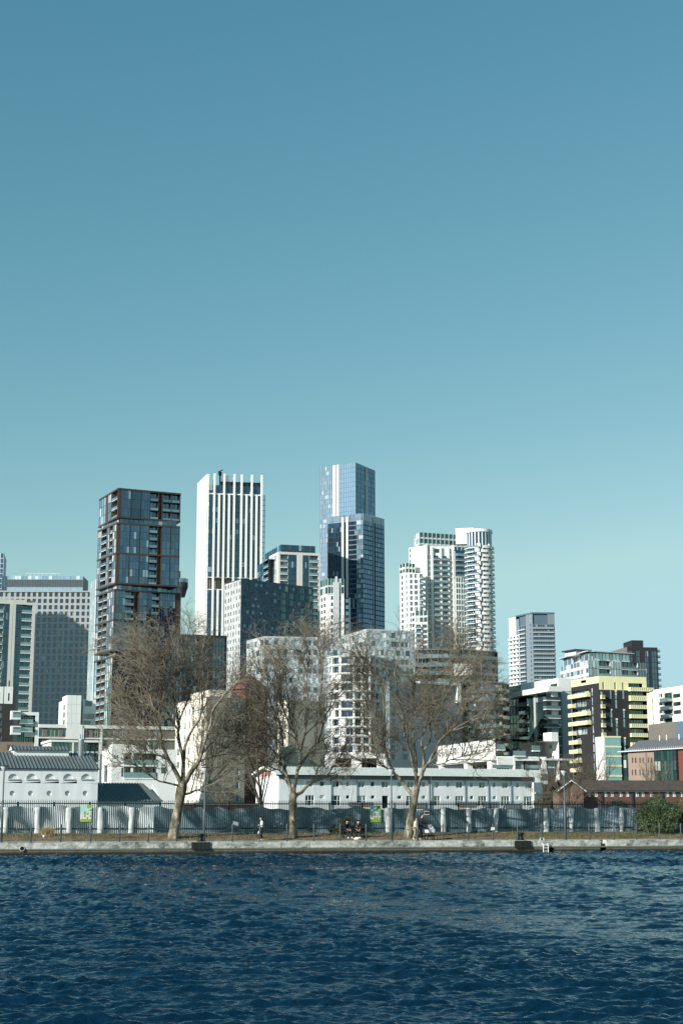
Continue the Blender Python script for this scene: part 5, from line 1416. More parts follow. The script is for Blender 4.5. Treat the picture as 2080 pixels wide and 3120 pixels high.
W.wall(fr, 0, fr.L, GZ, zc, hol, 'warm_grey', .2)
for j in range(5): W.box(fr, 0, fr.L, zc - j * fh - .25, zc - j * fh + (.7 if j == 0 else .1), .004, .35, 'white')
b = MB(); b.box(fr, x(528), x(655), zz(712), zt, .36, .6, 'white'); B.part('blank_panel', b)
for xx in (808, 660): b = MB(); b.box(fr, x(xx) - .3, x(xx) + .3, GZ, zc - .3, .36, .55, 'white'); B.part('pier', b)
hs = [(fl.L * .3, fl.L * .75, zc - (j + 1) * fh + .4, zc - j * fh - .4) for j in range(4)]
for h in hs: B.win(fl, h, 'glass', 'white', 2)
W.wall(fl, 0, fl.L, GZ, zt, hs, 'white'); shell(B, L_, C_, R_, GZ, zt - .01, 'white'); B.finish()
# ---- glazed white frame flats in front of them
Y = 390
L_, C_, R_, zt = blockfr(Y, zE(412, 716), zE(800, 716)[0], 15)
B = Bld('white_framed_flats', 'white framed flats with wide dark glazing between the shed roof and its metal flue', base_of(C_, R_))
fl, fr = frames(L_, C_, R_); nf = nfl(zt - GZ, 2.9)
bays(B, fr, GZ, zt - .5, nf, [('G', 2, 5), ('P', .15), ('G', .5, 1), ('P', .15), ('G', 1.8, 4), ('P', .12)], 'white', 'glass_green', 'dark_metal', sp='pale_grey', sph=.5, proj=.35)
bays(B, fl, GZ, zt - .5, nf, [('S', .3), ('W', 1, 1), ('S', .3), ('W', 1, 1), ('S', .3)], 'white', 'glass', win=(.7, .5, .2))
for f in (fl, fr): B.m('wall').box(f, -.1, f.L + .1, zt - .5, zt, -1, .4, 'white')
shell(B, L_, C_, R_, GZ, zt - .05, 'white'); B.finish()

# ---- white modern house left of the left plane tree
Y = 300
L_, C_, R_, zt = blockfr(Y, zE(893, 800), 538, 10)
B = Bld('white_modern_house', 'white cubic modern flats with dark recessed balconies behind the left plane tree', base_of(C_, R_))
fl, fr = frames(L_, C_, R_); x = lambda xx, yy=900: aof(fr, zE(xx, yy)); zz = lambda yy, xx=1100: zof(fr, zE(xx, yy))
W = B.m('wall'); hol = []
for q0, q1 in (((908, 838), (922, 860)), ((932, 838), (946, 860)), ((1285, 935), (1330, 985)), ((968, 940), (986, 1010)), ((1290, 830), (1330, 870))): hol.append(R4(fr, q0, q1)); B.win(fr, hol[-1], 'glass', 'dark_metal', depth=.3)
rec = R4(fr, (992, 822), (1248, 1024)); hol.append(rec)
W.wall(fr, 0, fr.L, GZ, zt, hol, 'white', .3)
b = MB(); curtain(b, fr, rec[0], rec[1], rec[2], rec[3], 7, 2, 'glass_black', mull='dark_metal', o=-1.8); 
for q in rec[:2]: b.poly((fr.P(q, rec[2], 0), fr.P(q, rec[2], -1.8), fr.P(q, rec[3], -1.8), fr.P(q, rec[3], 0)), 'white')
B.part('balcony_recess', b)
for y in (918, 1020): B.rep('balcony', balmesh(rec[1] - rec[0] - .05, 1.9, 'white', 'glass_rail', side=False), fr.M((rec[0] + rec[1]) / 2, zz(y), -1.78), 9)
for xx in (1055,): b = MB(); b.box(fr, x(xx) - .2, x(xx) + .2, rec[2], rec[3] - .01, -.3, -.01, 'white'); B.part('post', b)
hs = [(fl.L * .25, fl.L * .6, z, z + 3.2) for z in (zz(930), zz(1050))]
for h in hs: B.win(fl, h, 'glass', 'dark_metal', 1, 2)
W.wall(fl, 0, fl.L, GZ, zt, hs, 'white'); shell(B, L_, C_, R_, GZ, zt, 'white', parapet=.25)
a0, a1, z0, z1 = fr.off(-3).rect(zE(908, 750), zE(1085, 795)); b = MB(); f2 = fr.off(-3)
b.prism([f2.P(a0, 0)[:2], f2.P(a1, 0)[:2], f2.P(a1, 0, -5)[:2], f2.P(a0, 0, -5)[:2]], zt - .1, z1, 'white'); B.part('penthouse', b); B.finish()

# ---- cream apartment towers and the brick tower
DS = Vector((.84, .5426, 0))
def cream(Y, c, ul, ur, side, d, name, label, leftmat, nwin):
    L_, C_, R_, zt = blockfr(Y, c, ur, side, d)
    x, y, z = ray(ul, c[1]); k = x / y; e = Vector((-.40, .92, 0)).normalized()
    t = (k * C_.y - C_.x) / (e.x - k * e.y); L_ = C_ + e * t
    B = Bld(name, label, base_of(L_, R_)); fl, fr = frames(L_, C_, R_); return B, fl, fr, L_, C_, R_, zt
B, fl, fr, L_, C_, R_, zt = cream(320, zF(390, 381), zF(148, 420)[0], zF(700, 390)[0], 15, DS, 'cream_apartment_tower', 'cream apartment tower with one column of small windows on its taupe end wall', 'cream', 0)
fh = zof(fr, zF(640, 645)) - zof(fr, zF(640, 750)); W = B.m('wall'); hol = []
for k in range(9):
    y = 435 + 104.5 * k; a0, a1, z0, z1 = fr.rect(zF(626, y - 18), zF(651, y + 20)); z1 = zof(fr, zF(640, 418)) - k * fh; z0 = z1 - 1.35
    if z0 < GZ + 1: continue
    h = (a0, a1, z0, z1); hol.append(h); B.win(fr, h, 'glass', 'pvc', 1, 1, .22)
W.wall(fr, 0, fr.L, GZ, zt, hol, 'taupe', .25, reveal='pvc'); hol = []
z0w = zof(fl, zF(380, 440)); Lw = fl.L
for k in range(9):
    z1 = zt - 1.6 - k * fh
    if z1 - 1.6 < GZ: continue
    for f_, w_ in ((.06, .10), (.30, .05), (.44, .05), (.58, .05), (.72, .05), (.86, .10)):
        h = (Lw * f_, Lw * (f_ + w_), z1 - 1.5, z1); hol.append(h); B.win(fl, h, 'glass', 'pvc', 1 if w_ < .08 else 2, 1, .15)
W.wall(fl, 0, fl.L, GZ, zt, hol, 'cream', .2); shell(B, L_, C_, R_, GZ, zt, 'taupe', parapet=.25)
f2 = fl.off(-1.5); b = MB(); a0, a1 = f2.L * .28, f2.L * .86; z2 = zof(f2, zF(300, 344))
b.prism([f2.P(a0, 0)[:2], f2.P(a1, 0)[:2], f2.P(a1, 0, -5)[:2], f2.P(a0, 0, -5)[:2]], zt, z2, 'cream'); B.part('penthouse', b)
for xx, yy in ((425, 318), (475, 330), (560, 345), (620, 350)):
    f3 = fr.off(-3); a, z = f3.px(*zF(xx, yy)); b = MB(); b.tube([f3.P(a, zt, 0), f3.P(a, z, 0)], .12, 6, 'steel'); b.box(f3, a - .5, a + .5, z - .5, z, -.2, .2, 'pale_grey'); B.part('roof_aerial', b)
B.finish()
B, fl, fr, L_, C_, R_, zt = cream(352, zF(1040, 408), zF(950, 432)[0], zF(1330, 416)[0], 15, DS, 'cream_apartment_tower', 'plain taupe apartment tower with a narrow cream edge, behind the middle plane tree', 'cream', 0)
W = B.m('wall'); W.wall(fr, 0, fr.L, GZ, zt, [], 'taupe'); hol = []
for k in range(9):
    z1 = zt - 1.6 - k * 2.75
    for f_, w_ in ((.2, .2), (.6, .2)):
        h = (fl.L * f_, fl.L * (f_ + w_), z1 - 1.5, z1); hol.append(h); B.win(fl, h, 'glass', 'pvc')
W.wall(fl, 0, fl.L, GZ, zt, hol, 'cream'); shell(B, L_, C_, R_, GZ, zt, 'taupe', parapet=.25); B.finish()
# brick tower with hipped pyramid roof
Y = 352
L_, C_, R_, zt = blockfr(Y, zF(698, 302), zF(880, 302)[0], 9, Vector((.7, .714, 0)))
x, y, z = ray(zF(580, 305)[0], zF(580, 305)[1]); k = x / y; e = Vector((-.75, .66, 0)); t = (k * C_.y - C_.x) / (e.x - k * e.y); L_ = C_ + e * t
B = Bld('brick_tower', 'tall red brick tower with a tiled pyramid roof between the two cream towers', base_of(L_, R_), 'tower')
fl, fr = frames(L_, C_, R_); W = B.m('wall'); W.wall(fr, 0, fr.L, GZ, zt, [], 'brick_brown'); W.wall(fl, 0, fl.L, GZ, zt, [], 'brick_red'); Bk = L_ + R_ - C_
for a_, b_ in ((R_, Bk), (Bk, L_)): W.poly(((a_.x, a_.y, GZ), (b_.x, b_.y, GZ), (b_.x, b_.y, zt), (a_.x, a_.y, zt)), 'brick_brown')
for f in (fl, fr): W.box(f, -.1, f.L + .1, zt - 1.0, zt - .5, .004, .2, 'brick_red')
apx = (L_ + R_) / 2; za = at(*zF(735, 190), apx.y).z; b = MB()
cc = [L_, C_, R_, Bk]; out = [(p + (p - apx).normalized() * .7) for p in cc]
for i in range(4):
    p0, p1 = out[i], out[(i + 1) % 4]; b.poly(((p0.x, p0.y, zt - .2), (p1.x, p1.y, zt - .2), (apx.x, apx.y, za)), 'roof_red')
b.poly([(p.x, p.y, zt - .21) for p in out], 'roof_red'); B.part('roof', b)
B.finish()

# ---- curved white flats on a colonnade
Y = 470
B = Bld('curved_white_flats', 'curved white gridded flats standing on tapered columns, between the middle and right plane trees', base_of(V2(at(*zG(300, 500), Y))))
pxs = [80, 130, 195, 310, 440, 520, 606]; dep = [475, 470.5, 468, 467, 468.2, 473, 483]
zt = at(*zG(310, 50), 468).z; zb = at(*zG(310, 828), 468).z
pts = [V2(at(*zG(xx, 400), yy)) for xx, yy in zip(pxs, dep)]
nf = 11; fh = (zt - zb) / nf; W = B.m('wall')
for i in range(len(pts) - 1):
    f = Fr(pts[i], pts[i + 1]); hol = []; rs = random.Random(i + 3); n = max(1, round(f.L / 3.2)); cw = f.L / n; wm = 'white' if i < 5 else 'pale_grey'  # right end of the white facade greyed, its shade put into the colour
    for j in range(nf):
        for k in range(n):
            if rs.random() < .10: continue
            lft = .1 if rs.random() < .75 else .42
            h = (cw * (k + lft), cw * (k + .9), zb + fh * (j + .14), zb + fh * (j + .86)); hol.append(h); B.win(f, h, rs.choice(['glass_navy', 'glass', 'glass_black', 'glass_green']), 'pale_grey', 2, 1, .9)
    W.wall(f, 0, f.L, zb, zt, hol, wm, .9)
    for j in range(nf + 1): W.box(f, -.02, f.L + .02, zb + fh * j - .14, zb + fh * j + .14, .003 + .0005 * i, .35, 'white')
    for j in range(2): 
        if f.L > 6: B.rep('balcony', balmesh(3.2, 1.2, 'white', 'glass_rail'), f.M(f.L * (.3 + .35 * j), zb + fh * (2 + 4 * j) + .2, .36), 5)
b = B.m('roof'); b.poly([(p.x, p.y, zt - .02) for p in pts] + [(pts[-1].x, pts[-1].y + 14, zt - .02), (pts[0].x, pts[0].y + 14, zt - .02)], 'concrete')
b = MB()
for p, q in ((pts[-1], pts[-1] + Vector((0, 14, 0))), (pts[0] + Vector((0, 14, 0)), pts[0])): b.poly(((p.x, p.y, zb), (q.x, q.y, zb), (q.x, q.y, zt), (p.x, p.y, zt)), 'pale_grey')
B.part('end_wall', b)
f = Fr(V2(at(*zG(100, 850), 462)), V2(at(*zG(552, 850), 464))); zl = zof(f, zG(300, 826)); b = MB(); b.box(f, 0, f.L, zl - 1.3, zl, -14, .4, 'white'); B.part('podium_slab', b)
for xx in (120, 330, 532):
    a = aof(f, zG(xx, 890)); b = MB(); n0 = len(b.v); i = b.mi('white'); zl2 = zl - 1.31
    b.v += [f.P(a - 1.5, zl2, .2), f.P(a + 1.5, zl2, .2), f.P(a + .8, GZ, .2), f.P(a - .8, GZ, .2), f.P(a - 1.5, zl2, -1.5), f.P(a + 1.5, zl2, -1.5), f.P(a + .8, GZ, -1.5), f.P(a - .8, GZ, -1.5)]
    for q in ((3, 2, 1, 0), (4, 5, 6, 7), (0, 1, 5, 4), (1, 2, 6, 5), (3, 0, 4, 7)): b.f.append(tuple(n0 + k for k in q)); b.m.append(i)
    B.part('column', b)
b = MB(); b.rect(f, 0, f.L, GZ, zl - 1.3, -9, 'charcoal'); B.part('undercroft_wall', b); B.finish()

# ---- slate coloured slab behind the right plane tree
Y = 440
L_, C_, R_, zt = blockfr(Y, zG(590, 250), zG(1165, 250)[0], 2.0, DS)
B = Bld('slate_slab_block', 'plain slate grey slab block behind the right plane tree', base_of(L_, R_)); fl, fr = frames(L_, C_, R_); hol = []
x = lambda xx, yy=450: aof(fr, zG(xx, yy)); zz = lambda yy: zof(fr, zG(800, yy)); fh = zz(450) - zz(518)
for k in range(9):
    for x0, x1 in ((600, 640), (690, 740)):
        z0 = zz(330) - k * fh
        if z0 < GZ: continue
        h = (x(x0), x(x1), z0, z0 + fh * .6); hol.append(h); B.win(fr, h, 'glass_navy', 'dark_metal', 2)
W = B.m('wall'); W.wall(fr, 0, fr.L, GZ, zt, hol, 'slate_slab'); W.wall(fl, 0, fl.L, GZ, zt, [], 'slate_slab'); shell(B, L_, C_, R_, GZ, zt, 'slate_slab')
f2 = fr.off(1.2); a0, a1, z0, z1 = f2.rect(zG(835, 246), zG(1158, 284)); b = MB(); b.box(f2, a0, a1, z0, z1, -3, 0, 'white'); b.box(f2, a1 - 1.2, a1, z0 - 5, z0 - .01, -3, 0, 'white'); B.part('roof_canopy', b); B.finish()

# ---- curved terraced block at the right of that tree
B = Bld('curved_terrace_block', 'curved dark block of stacked balcony terraces just right of the slate slab', base_of(V2(at(*zG(1300, 400), 500))))
def curved(u0, u1, Y, bul, vtop, z0, mats, fh=2.9, nseg=12, name='terrace_band', over=1.4):
    A_ = V2(at(u0, vtop, Y)); E_ = V2(at(u1, vtop, Y)); zt = at((u0 + u1) / 2, vtop, Y - bul).z
    dr = (E_ - A_); nn = Vector((dr.y, -dr.x, 0)).normalized(); L = dr.length
    arc = [A_ + dr * t + nn * bul * (1 - (2 * t - 1) ** 2) for t in [i / nseg for i in range(nseg + 1)]]
    nf = nfl(zt - z0, fh); fh = (zt - z0) / nf
    b = MB()
    for i in range(nseg):
        f = Fr(arc[i], arc[i + 1])
        for j in range(nf):
            for k in range(2): b.rect(f, f.L * k / 2, f.L * (k + 1) / 2, z0 + j * fh, z0 + (j + 1) * fh, -over, mats[0] if (i * 7 + j * 3 + k) % 5 else mats[3])
    B.part('glazing', b)
    for j in range(nf + 1):
        b = MB(); zz = z0 + j * fh
        for i in range(nseg):
            f = Fr(arc[i], arc[i + 1]); b.box(f, 0, f.L, zz - .35, zz + .02, -over - .3, 0, mats[1])
            if j < nf: b.box(f, 0, f.L, zz + .025, zz + 1.05, -.12, -.04, mats[2])
        B.part(name, b)
    bk = [A_ + Vector((0, 22, 0)), E_ + Vector((0, 22, 0))]; b = MB()
    for p, q in ((arc[-1] - nn * .2, bk[1]), (bk[1], bk[0]), (bk[0], arc[0] - nn * .2)): b.poly(((p.x, p.y, z0), (q.x, q.y, z0), (q.x, q.y, zt), (p.x, p.y, zt)), 'warm_grey')
    b.poly([(p.x, p.y, zt + .021) for p in arc] + [(bk[1].x, bk[1].y, zt + .021), (bk[0].x, bk[0].y, zt + .021)], 'concrete'); B.part('rear_wall', b)
    return zt
k_ = lambda x, y: zG(x, y)
curved(zG(470, 0)[0], zG(1450, 0)[0], 540, 10, zG(0, -8)[1], GZ, ['glass_black', 'warm_grey', 'glass_rail', 'brick_tan'])
curved(zG(1160, 0)[0], zG(1540, 0)[0], 505, 8, zG(0, 256)[1], GZ, ['glass', 'warm_grey', 'glass_rail', 'glass_pale'])
b = MB(); f = Fr(V2(at(*zG(1100, 130), 529)), V2(at(*zG(1250, 130), 529))); z1 = zof(f, zG(1150, 112)); b.box(f, 0, f.L, z1 - 4, z1, -3, 0, 'white'); B.part('white_parapet', b); B.finish()

# ---- white flats with the slanting colonnade wing
B = Bld('white_colonnade_flats', 'white cubic flats with a slanting lattice wing raised on tapered columns, behind the white terrace', base_of(V2(at(*zG(1400, 800), 345))))
c = V2(at(*zG(1432, 708), 335)); zt = at(*zG(1432, 708), 335).z
p = roofpts(335, zG(1432, 708), zG(972, 768)); Lw = V2(p[1]); f = Fr(Lw, c); W = B.m('wall')
zb = zof(f, zG(1400, 850)); zm = zof(f, zG(1400, 740)); hol = []; rs = random.Random(9); n = 14; cw = f.L / n
for k in range(n):
    a0, a1 = cw * (k + .12), cw * (k + .86)
    for z0, z1 in ((zb + 1.0, zb + (zt - zb) * .46), (zb + (zt - zb) * .52, zt - .9)):
        h = (a0, a1 - (cw * .3 if rs.random() < .4 else 0), z0, z1); hol.append(h); B.win(f, h, rs.choice(['glass', 'glass_navy', 'glass_pale']), 'dark_metal', 2, 1, .7)
W.wall(f, 0, f.L, zb, zt, hol, 'white', .7)
for q0, q1 in ((Fr(Lw, Lw + Vector((3, 12, 0))), 0),): W.wall(q0, 0, q0.L, zb, zt, [], 'white')
b = MB(); f_ = f; b.box(f_, 0, f.L, zb - .9, zb - .005, -10, .3, 'white'); B.part('podium_slab', b)
B.m('roof').poly((f.P(0, zt - .02), f.P(f.L, zt - .02), f.P(f.L, zt - .02, -10), f.P(0, zt - .02, -10)), 'concrete')
for xx in (996, 1198, 1385):
    a = aof(f, zG(xx, 900)); b = MB(); n0 = len(b.v); i = b.mi('white'); z2 = zb - .91
    b.v += [f.P(a - 1.2, z2, .1), f.P(a + 1.2, z2, .1), f.P(a + .7, GZ, .1), f.P(a - .7, GZ, .1), f.P(a - 1.2, z2, -1.2), f.P(a + 1.2, z2, -1.2), f.P(a + .7, GZ, -1.2), f.P(a - .7, GZ, -1.2)]
    for q in ((3, 2, 1, 0), (4, 5, 6, 7), (0, 1, 5, 4), (1, 2, 6, 5), (3, 0, 4, 7)): b.f.append(tuple(n0 + k for k in q)); b.m.append(i)
    B.part('column', b)
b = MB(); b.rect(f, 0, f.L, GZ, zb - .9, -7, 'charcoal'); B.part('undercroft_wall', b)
# right hand cubic part, front along the street grid
B.flush(); L_, C_, R_, _ = blockfr(335, zG(1432, 708), zD(450, 1240)[0], 11); fr = Fr(C_, R_); x = lambda xx, yy=1300: aof(fr, zD(xx, yy)); zz = lambda yy, xx=250: zof(fr, zD(xx, yy))
z1 = zz(1372); hol = []
for x0, x1, y0, y1 in ((82, 136, 1252, 1312), (182, 210, 1255, 1315), (268, 293, 1253, 1315), (362, 411, 1254, 1316), (84, 138, 1328, 1370), (182, 234, 1328, 1370), (268, 293, 1328, 1370), (364, 413, 1328, 1374)):
    h = fr.rect(zD(x0, y0), zD(x1, y1)); h = (h[0], h[1], max(h[2], z1 + .05), h[3]); hol.append(h); B.win(fr, h, 'glass_black', 'dark_metal', 2 if x1 - x0 > 40 else 1, 1, .4)
W.wall(fr, 0, fr.L, z1, zt, hol, 'white', .4); q = fr.rect(zD(211, 1255), zD(236, 1315)); W.box(fr, q[0], q[1], q[2], q[3], .003, .04, 'taupe')
for x0, x1, y in ((80, 140, 1318), (360, 416, 1322), (210, 300, 1366)): B.rep('balcony', balmesh(x(x1) - x(x0), .8, 'white', 'glass_rail'), fr.M((x(x0) + x(x1)) / 2, zz(y), .01), 3)
zl = zz(1478)
fq = fr.off(-2.2)
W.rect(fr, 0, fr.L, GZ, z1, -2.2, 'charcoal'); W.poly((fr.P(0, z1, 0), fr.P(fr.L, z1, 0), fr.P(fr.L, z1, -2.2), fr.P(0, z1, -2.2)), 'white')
b = MB(); b.box(fr, x(85), x(212), zz(1440), zz(1380), -.3, .3, 'white'); b.box(fr, x(212), x(224), zl, z1 - .01, -2.1, .35, 'white'); b.box(fr, x(435), x(470), zl, z1 - .01, -2.1, .35, 'white'); B.part('terrace_frame', b)
b = MB()
for k in range(9): z = zl + (z1 - zl) * k / 9; b.box(fr, x(226), x(300), z, z + (z1 - zl) / 15, -.6, -.3, 'pale_grey')
B.part('louvre', b)
for x0, x1 in ((48, 180), (306, 440)): 
    b = MB(); b.box(fr, x(x0), x(x1), zz(1466), zz(1438), .0, .06, 'glass_rail'); B.part('balustrade', b)
b = MB(); b.box(fr, 0, x(480), zl - 3.0, zl, -2.0, .2, 'white'); h0 = x(425); b.box(fr, h0, h0 + 1.5, zl - 2.2, zl - .8, .205, .26, 'glass'); B.part('base_storey', b)
b = MB(); b.box(fr, x(440), x(660), zz(1400), zz(1386), -9, 1.5, 'white'); B.part('canopy_slab', b)
b = MB(); b.box(fr, x(484), x(540), zl - 1, zz(1402), -2.0, .1, 'glass_navy'); b.box(fr, x(484), x(540), zz(1462), zz(1450), .11, .3, 'white'); B.part('glazed_bay', b)
B.flush(); L2, C2, R2, z2 = blockfr(337, zD(440, 1248), zD(576, 1248)[0], 10); f2, f3 = frames(L2, C2, R2); hol = [f3.rect(zD(508, 1278), zD(530, 1308)), f3.rect(zD(510, 1350), zD(530, 1378)), f3.rect(zD(452, 1278), zD(463, 1335))]
for h in hol: B.win(f3, h, 'glass_black', 'dark_metal', depth=.4)
W.wall(f3, 0, f3.L, GZ, z2, hol, 'white', .4); shell(B, L2, C2, R2, GZ, z2, 'white', name='side_roof')
f4 = f3.off(-.5); q = f4.rect(zD(520, 1178), zD(574, 1250)); b = MB(); b.box(f4, q[0], q[1], z2 - .1, q[3], -4, 0, 'white'); B.part('roof_box', b)
B.m('terrace_roof').poly((fr.P(0, zt - .02), fr.P(fr.L, zt - .02), fr.P(fr.L, zt - .02, -10), fr.P(0, zt - .02, -10)), 'concrete')
b = MB(); a = x(150); b.tube([fr.P(x(140), zt, -2), fr.P(x(145), zt + .7, -2), fr.P(x(210), zt + .7, -2), fr.P(x(214), zt, -2)], .12, 6, 'steel'); B.part('roof_rail', b)
B.finish()

# ---- green glass block with white roof slab
Y = 535
p = roofpts(Y, zD(482, 862), zD(62, 932)); zt = p[0].z; C_, L_ = V2(p[0]), V2(p[1]); d_ = (C_ - L_).normalized(); R_ = C_ + Vector((-d_.y, d_.x, 0)) * 0
B = Bld('green_glass_block', 'green glass apartment block under a white roof slab, left of the yellow and charcoal block', base_of(L_, C_))
fl = Fr(L_, C_); nf = nfl(zt - GZ, 3.0)
xl = lambda xx, yy=1050: aof(fl, zD(xx, yy))
bays(B, fl, GZ, zt - .2, nf, [('G', 1, 3)], a0=0, a1=xl(110), glass='glass_green', mull='dark_metal')
for x0, x1, s in ((110, 190, [('G', 1, 4)]), (190, 262, [('G', 1, 3)]), (262, 342, [('B', 1, 3)]), (342, 385, [('G', 1, 2)]), (385, 400, [('P', 1)]), (400, 470, [('G', 1, 4)]), (470, 482, [('S', 1)])):
    bays(B, fl, GZ, zt - .2, nf, s, 'dark_metal' if s[0][0] != 'P' else 'glass_pale', 'glass_green', 'dark_metal', 'pale_grey', 'glass_rail', a0=xl(x0), a1=min(xl(x1), fl.L), sp='dark_metal', sph=.4, win=(.9, .65, .2), proj=.3)
L3, C3, R3, z3 = blockfr(531, zD(516, 862), zD(572, 862)[0], 14)
f3 = Fr(C3, R3); z4 = zof(f3, zD(540, 772)); bays(B, f3, GZ, zt - .2, nf, [('S', 1)], 'white')
for j in range(nf):
    z0 = GZ + (zt - .2 - GZ) / nf * j; wd = 5.5
    B.rep('balcony', balmesh(wd, 2.2, 'white', 'glass_rail'), f3.M(f3.L - wd / 2 - .3, z0 + .2, .02), 9)
f5 = Fr(R3, V2(at(*zD(640, 860), 540))); bays(B, f5, GZ, zof(f5, zD(600, 866)), nf, [('G', 1, 3)], 'dark_metal', 'glass_green', mull='dark_metal', sp='dark_metal', sph=.5)
b = MB(); b.box(fl, -1.5, fl.L + 6, zt - .1, zt + 1.7, -3, 2.4, 'white'); b.box(f3, -.5, f3.L, zt - .12, zt + 1.72, -8, .5, 'white'); B.part('roof_slab', b)
fp = fl.off(-3.5); fq = f3.off(-.2)
for x0, x1, y0, m_ in ((182, 275, 808, 'glass_green'), (275, 388, 785, 'white'), (388, 508, 765, 'pale_grey'), (508, 576, 752, 'white')):
    b = MB(); a0, a1 = aof(fp, zD(x0, 820)), aof(fp, zD(x1, 820)); z1 = zof(fp, zD((x0 + x1) / 2, y0)); b.prism([fp.P(a0, 0)[:2], fp.P(a1 - .05, 0)[:2], fp.P(a1 - .05, 0, -8)[:2], fp.P(a0, 0, -8)[:2]], zt + .5, z1, m_, 'white'); B.part('penthouse', b)
h = fp.rect(zD(512, 798), zD(568, 838)); b = MB(); b.box(fp, h[0], h[1], h[2], h[3], .01, .08, 'glass_green'); B.part('penthouse_glazing', b)
f6 = f3.off(-2); a0, a1, z0, z1 = f6.rect(zD(576, 752), zD(676, 868)); b = MB(); b.prism([f6.P(a0, 0)[:2], f6.P(a1, 0)[:2], f6.P(a1, 0, -10)[:2], f6.P(a0, 0, -10)[:2]], GZ, z1, 'pale_grey'); B.part('rear_wing', b)
bl = V2(fl.P(0, 0, -14)); b = B.m('wall'); 
for p0, p1 in ((V2(f5.P(f5.L, 0)), V2(f5.P(f5.L, 0, -2))), (bl, L_)): b.poly(((p0.x, p0.y, GZ), (p1.x, p1.y, GZ), (p1.x, p1.y, zt), (p0.x, p0.y, zt)), 'pale_grey')
B.finish()

# ---- pink brick and green glass offices with hipped slate roof
Y = 390
L_, C_, R_, zt = blockfr(Y, zD(1127, 1335), 2150, 16)
p = roofpts(Y, zD(1127, 1333), zD(1568, 1308)); R_ = V2(p[1]); dd = (R_ - C_).normalized(); R_ = C_ + dd * ((R_ - C_).length * 1.5)
L_ = C_ + Vector((-dd.y, dd.x, 0)) * 15
B = Bld('brick_glass_offices', 'pink brick offices with a green glass bay and hipped slate roof at the right edge', base_of(C_, R_), 'office building')
fl, fr = frames(L_, C_, R_); x = lambda xx, yy=1420: aof(fr, zD(xx, yy)); W = B.m('wall'); hol = []
for x0, x1 in ((1158, 1169), (1182, 1195), (1218, 1229), (1242, 1253), (1283, 1294), (1307, 1320)):
    for y0, y1 in ((1381, 1424), (1477, 1521)):
        h = fr.rect(zD(x0, y0), zD(x1, y1)); hol.append(h); B.win(fr, h, 'glass', 'dark_metal', 1, 1, .3)
g0, g1 = x(1355), x(1530)
W.wall(fr, 0, g0, GZ, zt, hol, 'brick_pink', .3); W.wall(fr, g1, fr.L, GZ, zt, [], 'brick_red'); W.wall(fl, 0, fl.L, GZ, zt, [], 'brick_pink'); shell(B, L_, C_, R_, GZ, zt - .3, 'brick_pink', name='attic_floor')
a = x(1275); b = MB(); b.box(fr, a - .06, a + .06, GZ, zt - .2, .005, .1, 'dark_metal'); B.part('downpipe', b)
b = MB(); curtain(b, fr, g0, g1, GZ, zt - .3, 7, 7, 'glass_green', mull='dark_metal', mw=.1, o=.6); b.box(fr, g0, g1, GZ, zt - .31, 0, .59, 'dark_metal'); B.part('glazed_bay', b)
f2 = Fr(C_ - dd * 2.2 + fr.n * .0, C_); b = MB(); z2 = zof(fr, zD(1100, 1330)); a0 = aof(fr, zD(1078, 1440)); curtain(b, fr, a0, -.02, GZ, zt + .3, 2, 8, 'glass_green', mull='dark_metal', o=-.6); b.box(fr, a0, -.02, GZ, zt + .29, -8, -.61, 'dark_metal'); B.part('glazed_stair', b)
b = MB(); b.box(fr, a0 - .5, fr.L, zt - .02, zt + .25, -.7, .8, 'pale_grey')
for k in range(40): b.box(fr, fr.L * k / 40, fr.L * k / 40 + .1, zt + .26, zt + .7, .5, .6, 'pale_grey')
B.part('eaves_gutter', b)
rz = at(*zD(1340, 1246), Y + 7).z; rdg0 = x(1222 + 40); b = MB(); e0 = .2
q = lambda a, z, o: fr.P(a, z, o)
ra = aof(fr.off(-7), zD(1215, 1250)); rc = aof(fr.off(-7), zD(1455, 1246))
b.poly((q(-.5, zt + .26, .6), q(x(1455), zt + .26, .6), q(rc, rz, -7), q(ra, rz, -7)), 'roof_slate'); b.poly((q(x(1455), zt + .262, .6), q(fr.L + .5, zt + .262, .6), q(fr.L, rz, -7), q(rc, rz, -7)), 'roof_slate')
b.poly((q(-.5, zt + .26, -15), q(-.5, zt + .26, .6), q(ra, rz, -7)), 'roof_slate'); b.poly((q(fr.L + .5, zt + .26, -15), q(-.5, zt + .26, -15), q(ra, rz, -7), q(fr.L, rz, -7)), 'roof_slate'); B.part('roof', b)
for xx in (1355, 1410, 1510): b = MB(); a = aof(fr.off(-5), zD(xx, 1240)); b.tube([fr.P(a, rz - 1, -6), fr.P(a, rz + .9, -6)], .12, 6, 'white'); B.part('vent_pipe', b)
B.finish()

# ---- white terrace in front (three storeys, the lowest behind the fence)
Y = 285
DT = Vector((.93, .37, 0)).normalized()
L_, C_, R_, _ = blockfr(Y, (849, 2365), 1627, 12.9, DT)
fl, fr = frames(L_, C_, R_); B = Bld('white_terrace', 'long white rendered terrace with pale metal roof and rows of small windows behind the fence', base_of(C_, R_), 'terraced houses')
ze = zof(fr, (849, 2357)); zw = ze - .15; W = B.m('wall'); hol = []
zr = at(812, 2335, 291).z
x = lambda xx, yy=1100: aof(fr, zG(xx, yy)); xh = lambda xx, yy=550: aof(fr, zH(xx, yy))
def zrow(y, xx=700): return zof(fr, zG(xx, y))
up1, up0 = zrow(1052), zrow(1092); sm0 = zrow(1090); lo1, lo0 = zrow(1162), zrow(1240); v1, v0 = zrow(1160), zrow(1187)
wide = [(-65, -22)] + [(140, 188), (342, 390), (531, 580), (735, 780), (935, 980), (1122, 1167), (1305, 1348), (1488, 1530)]
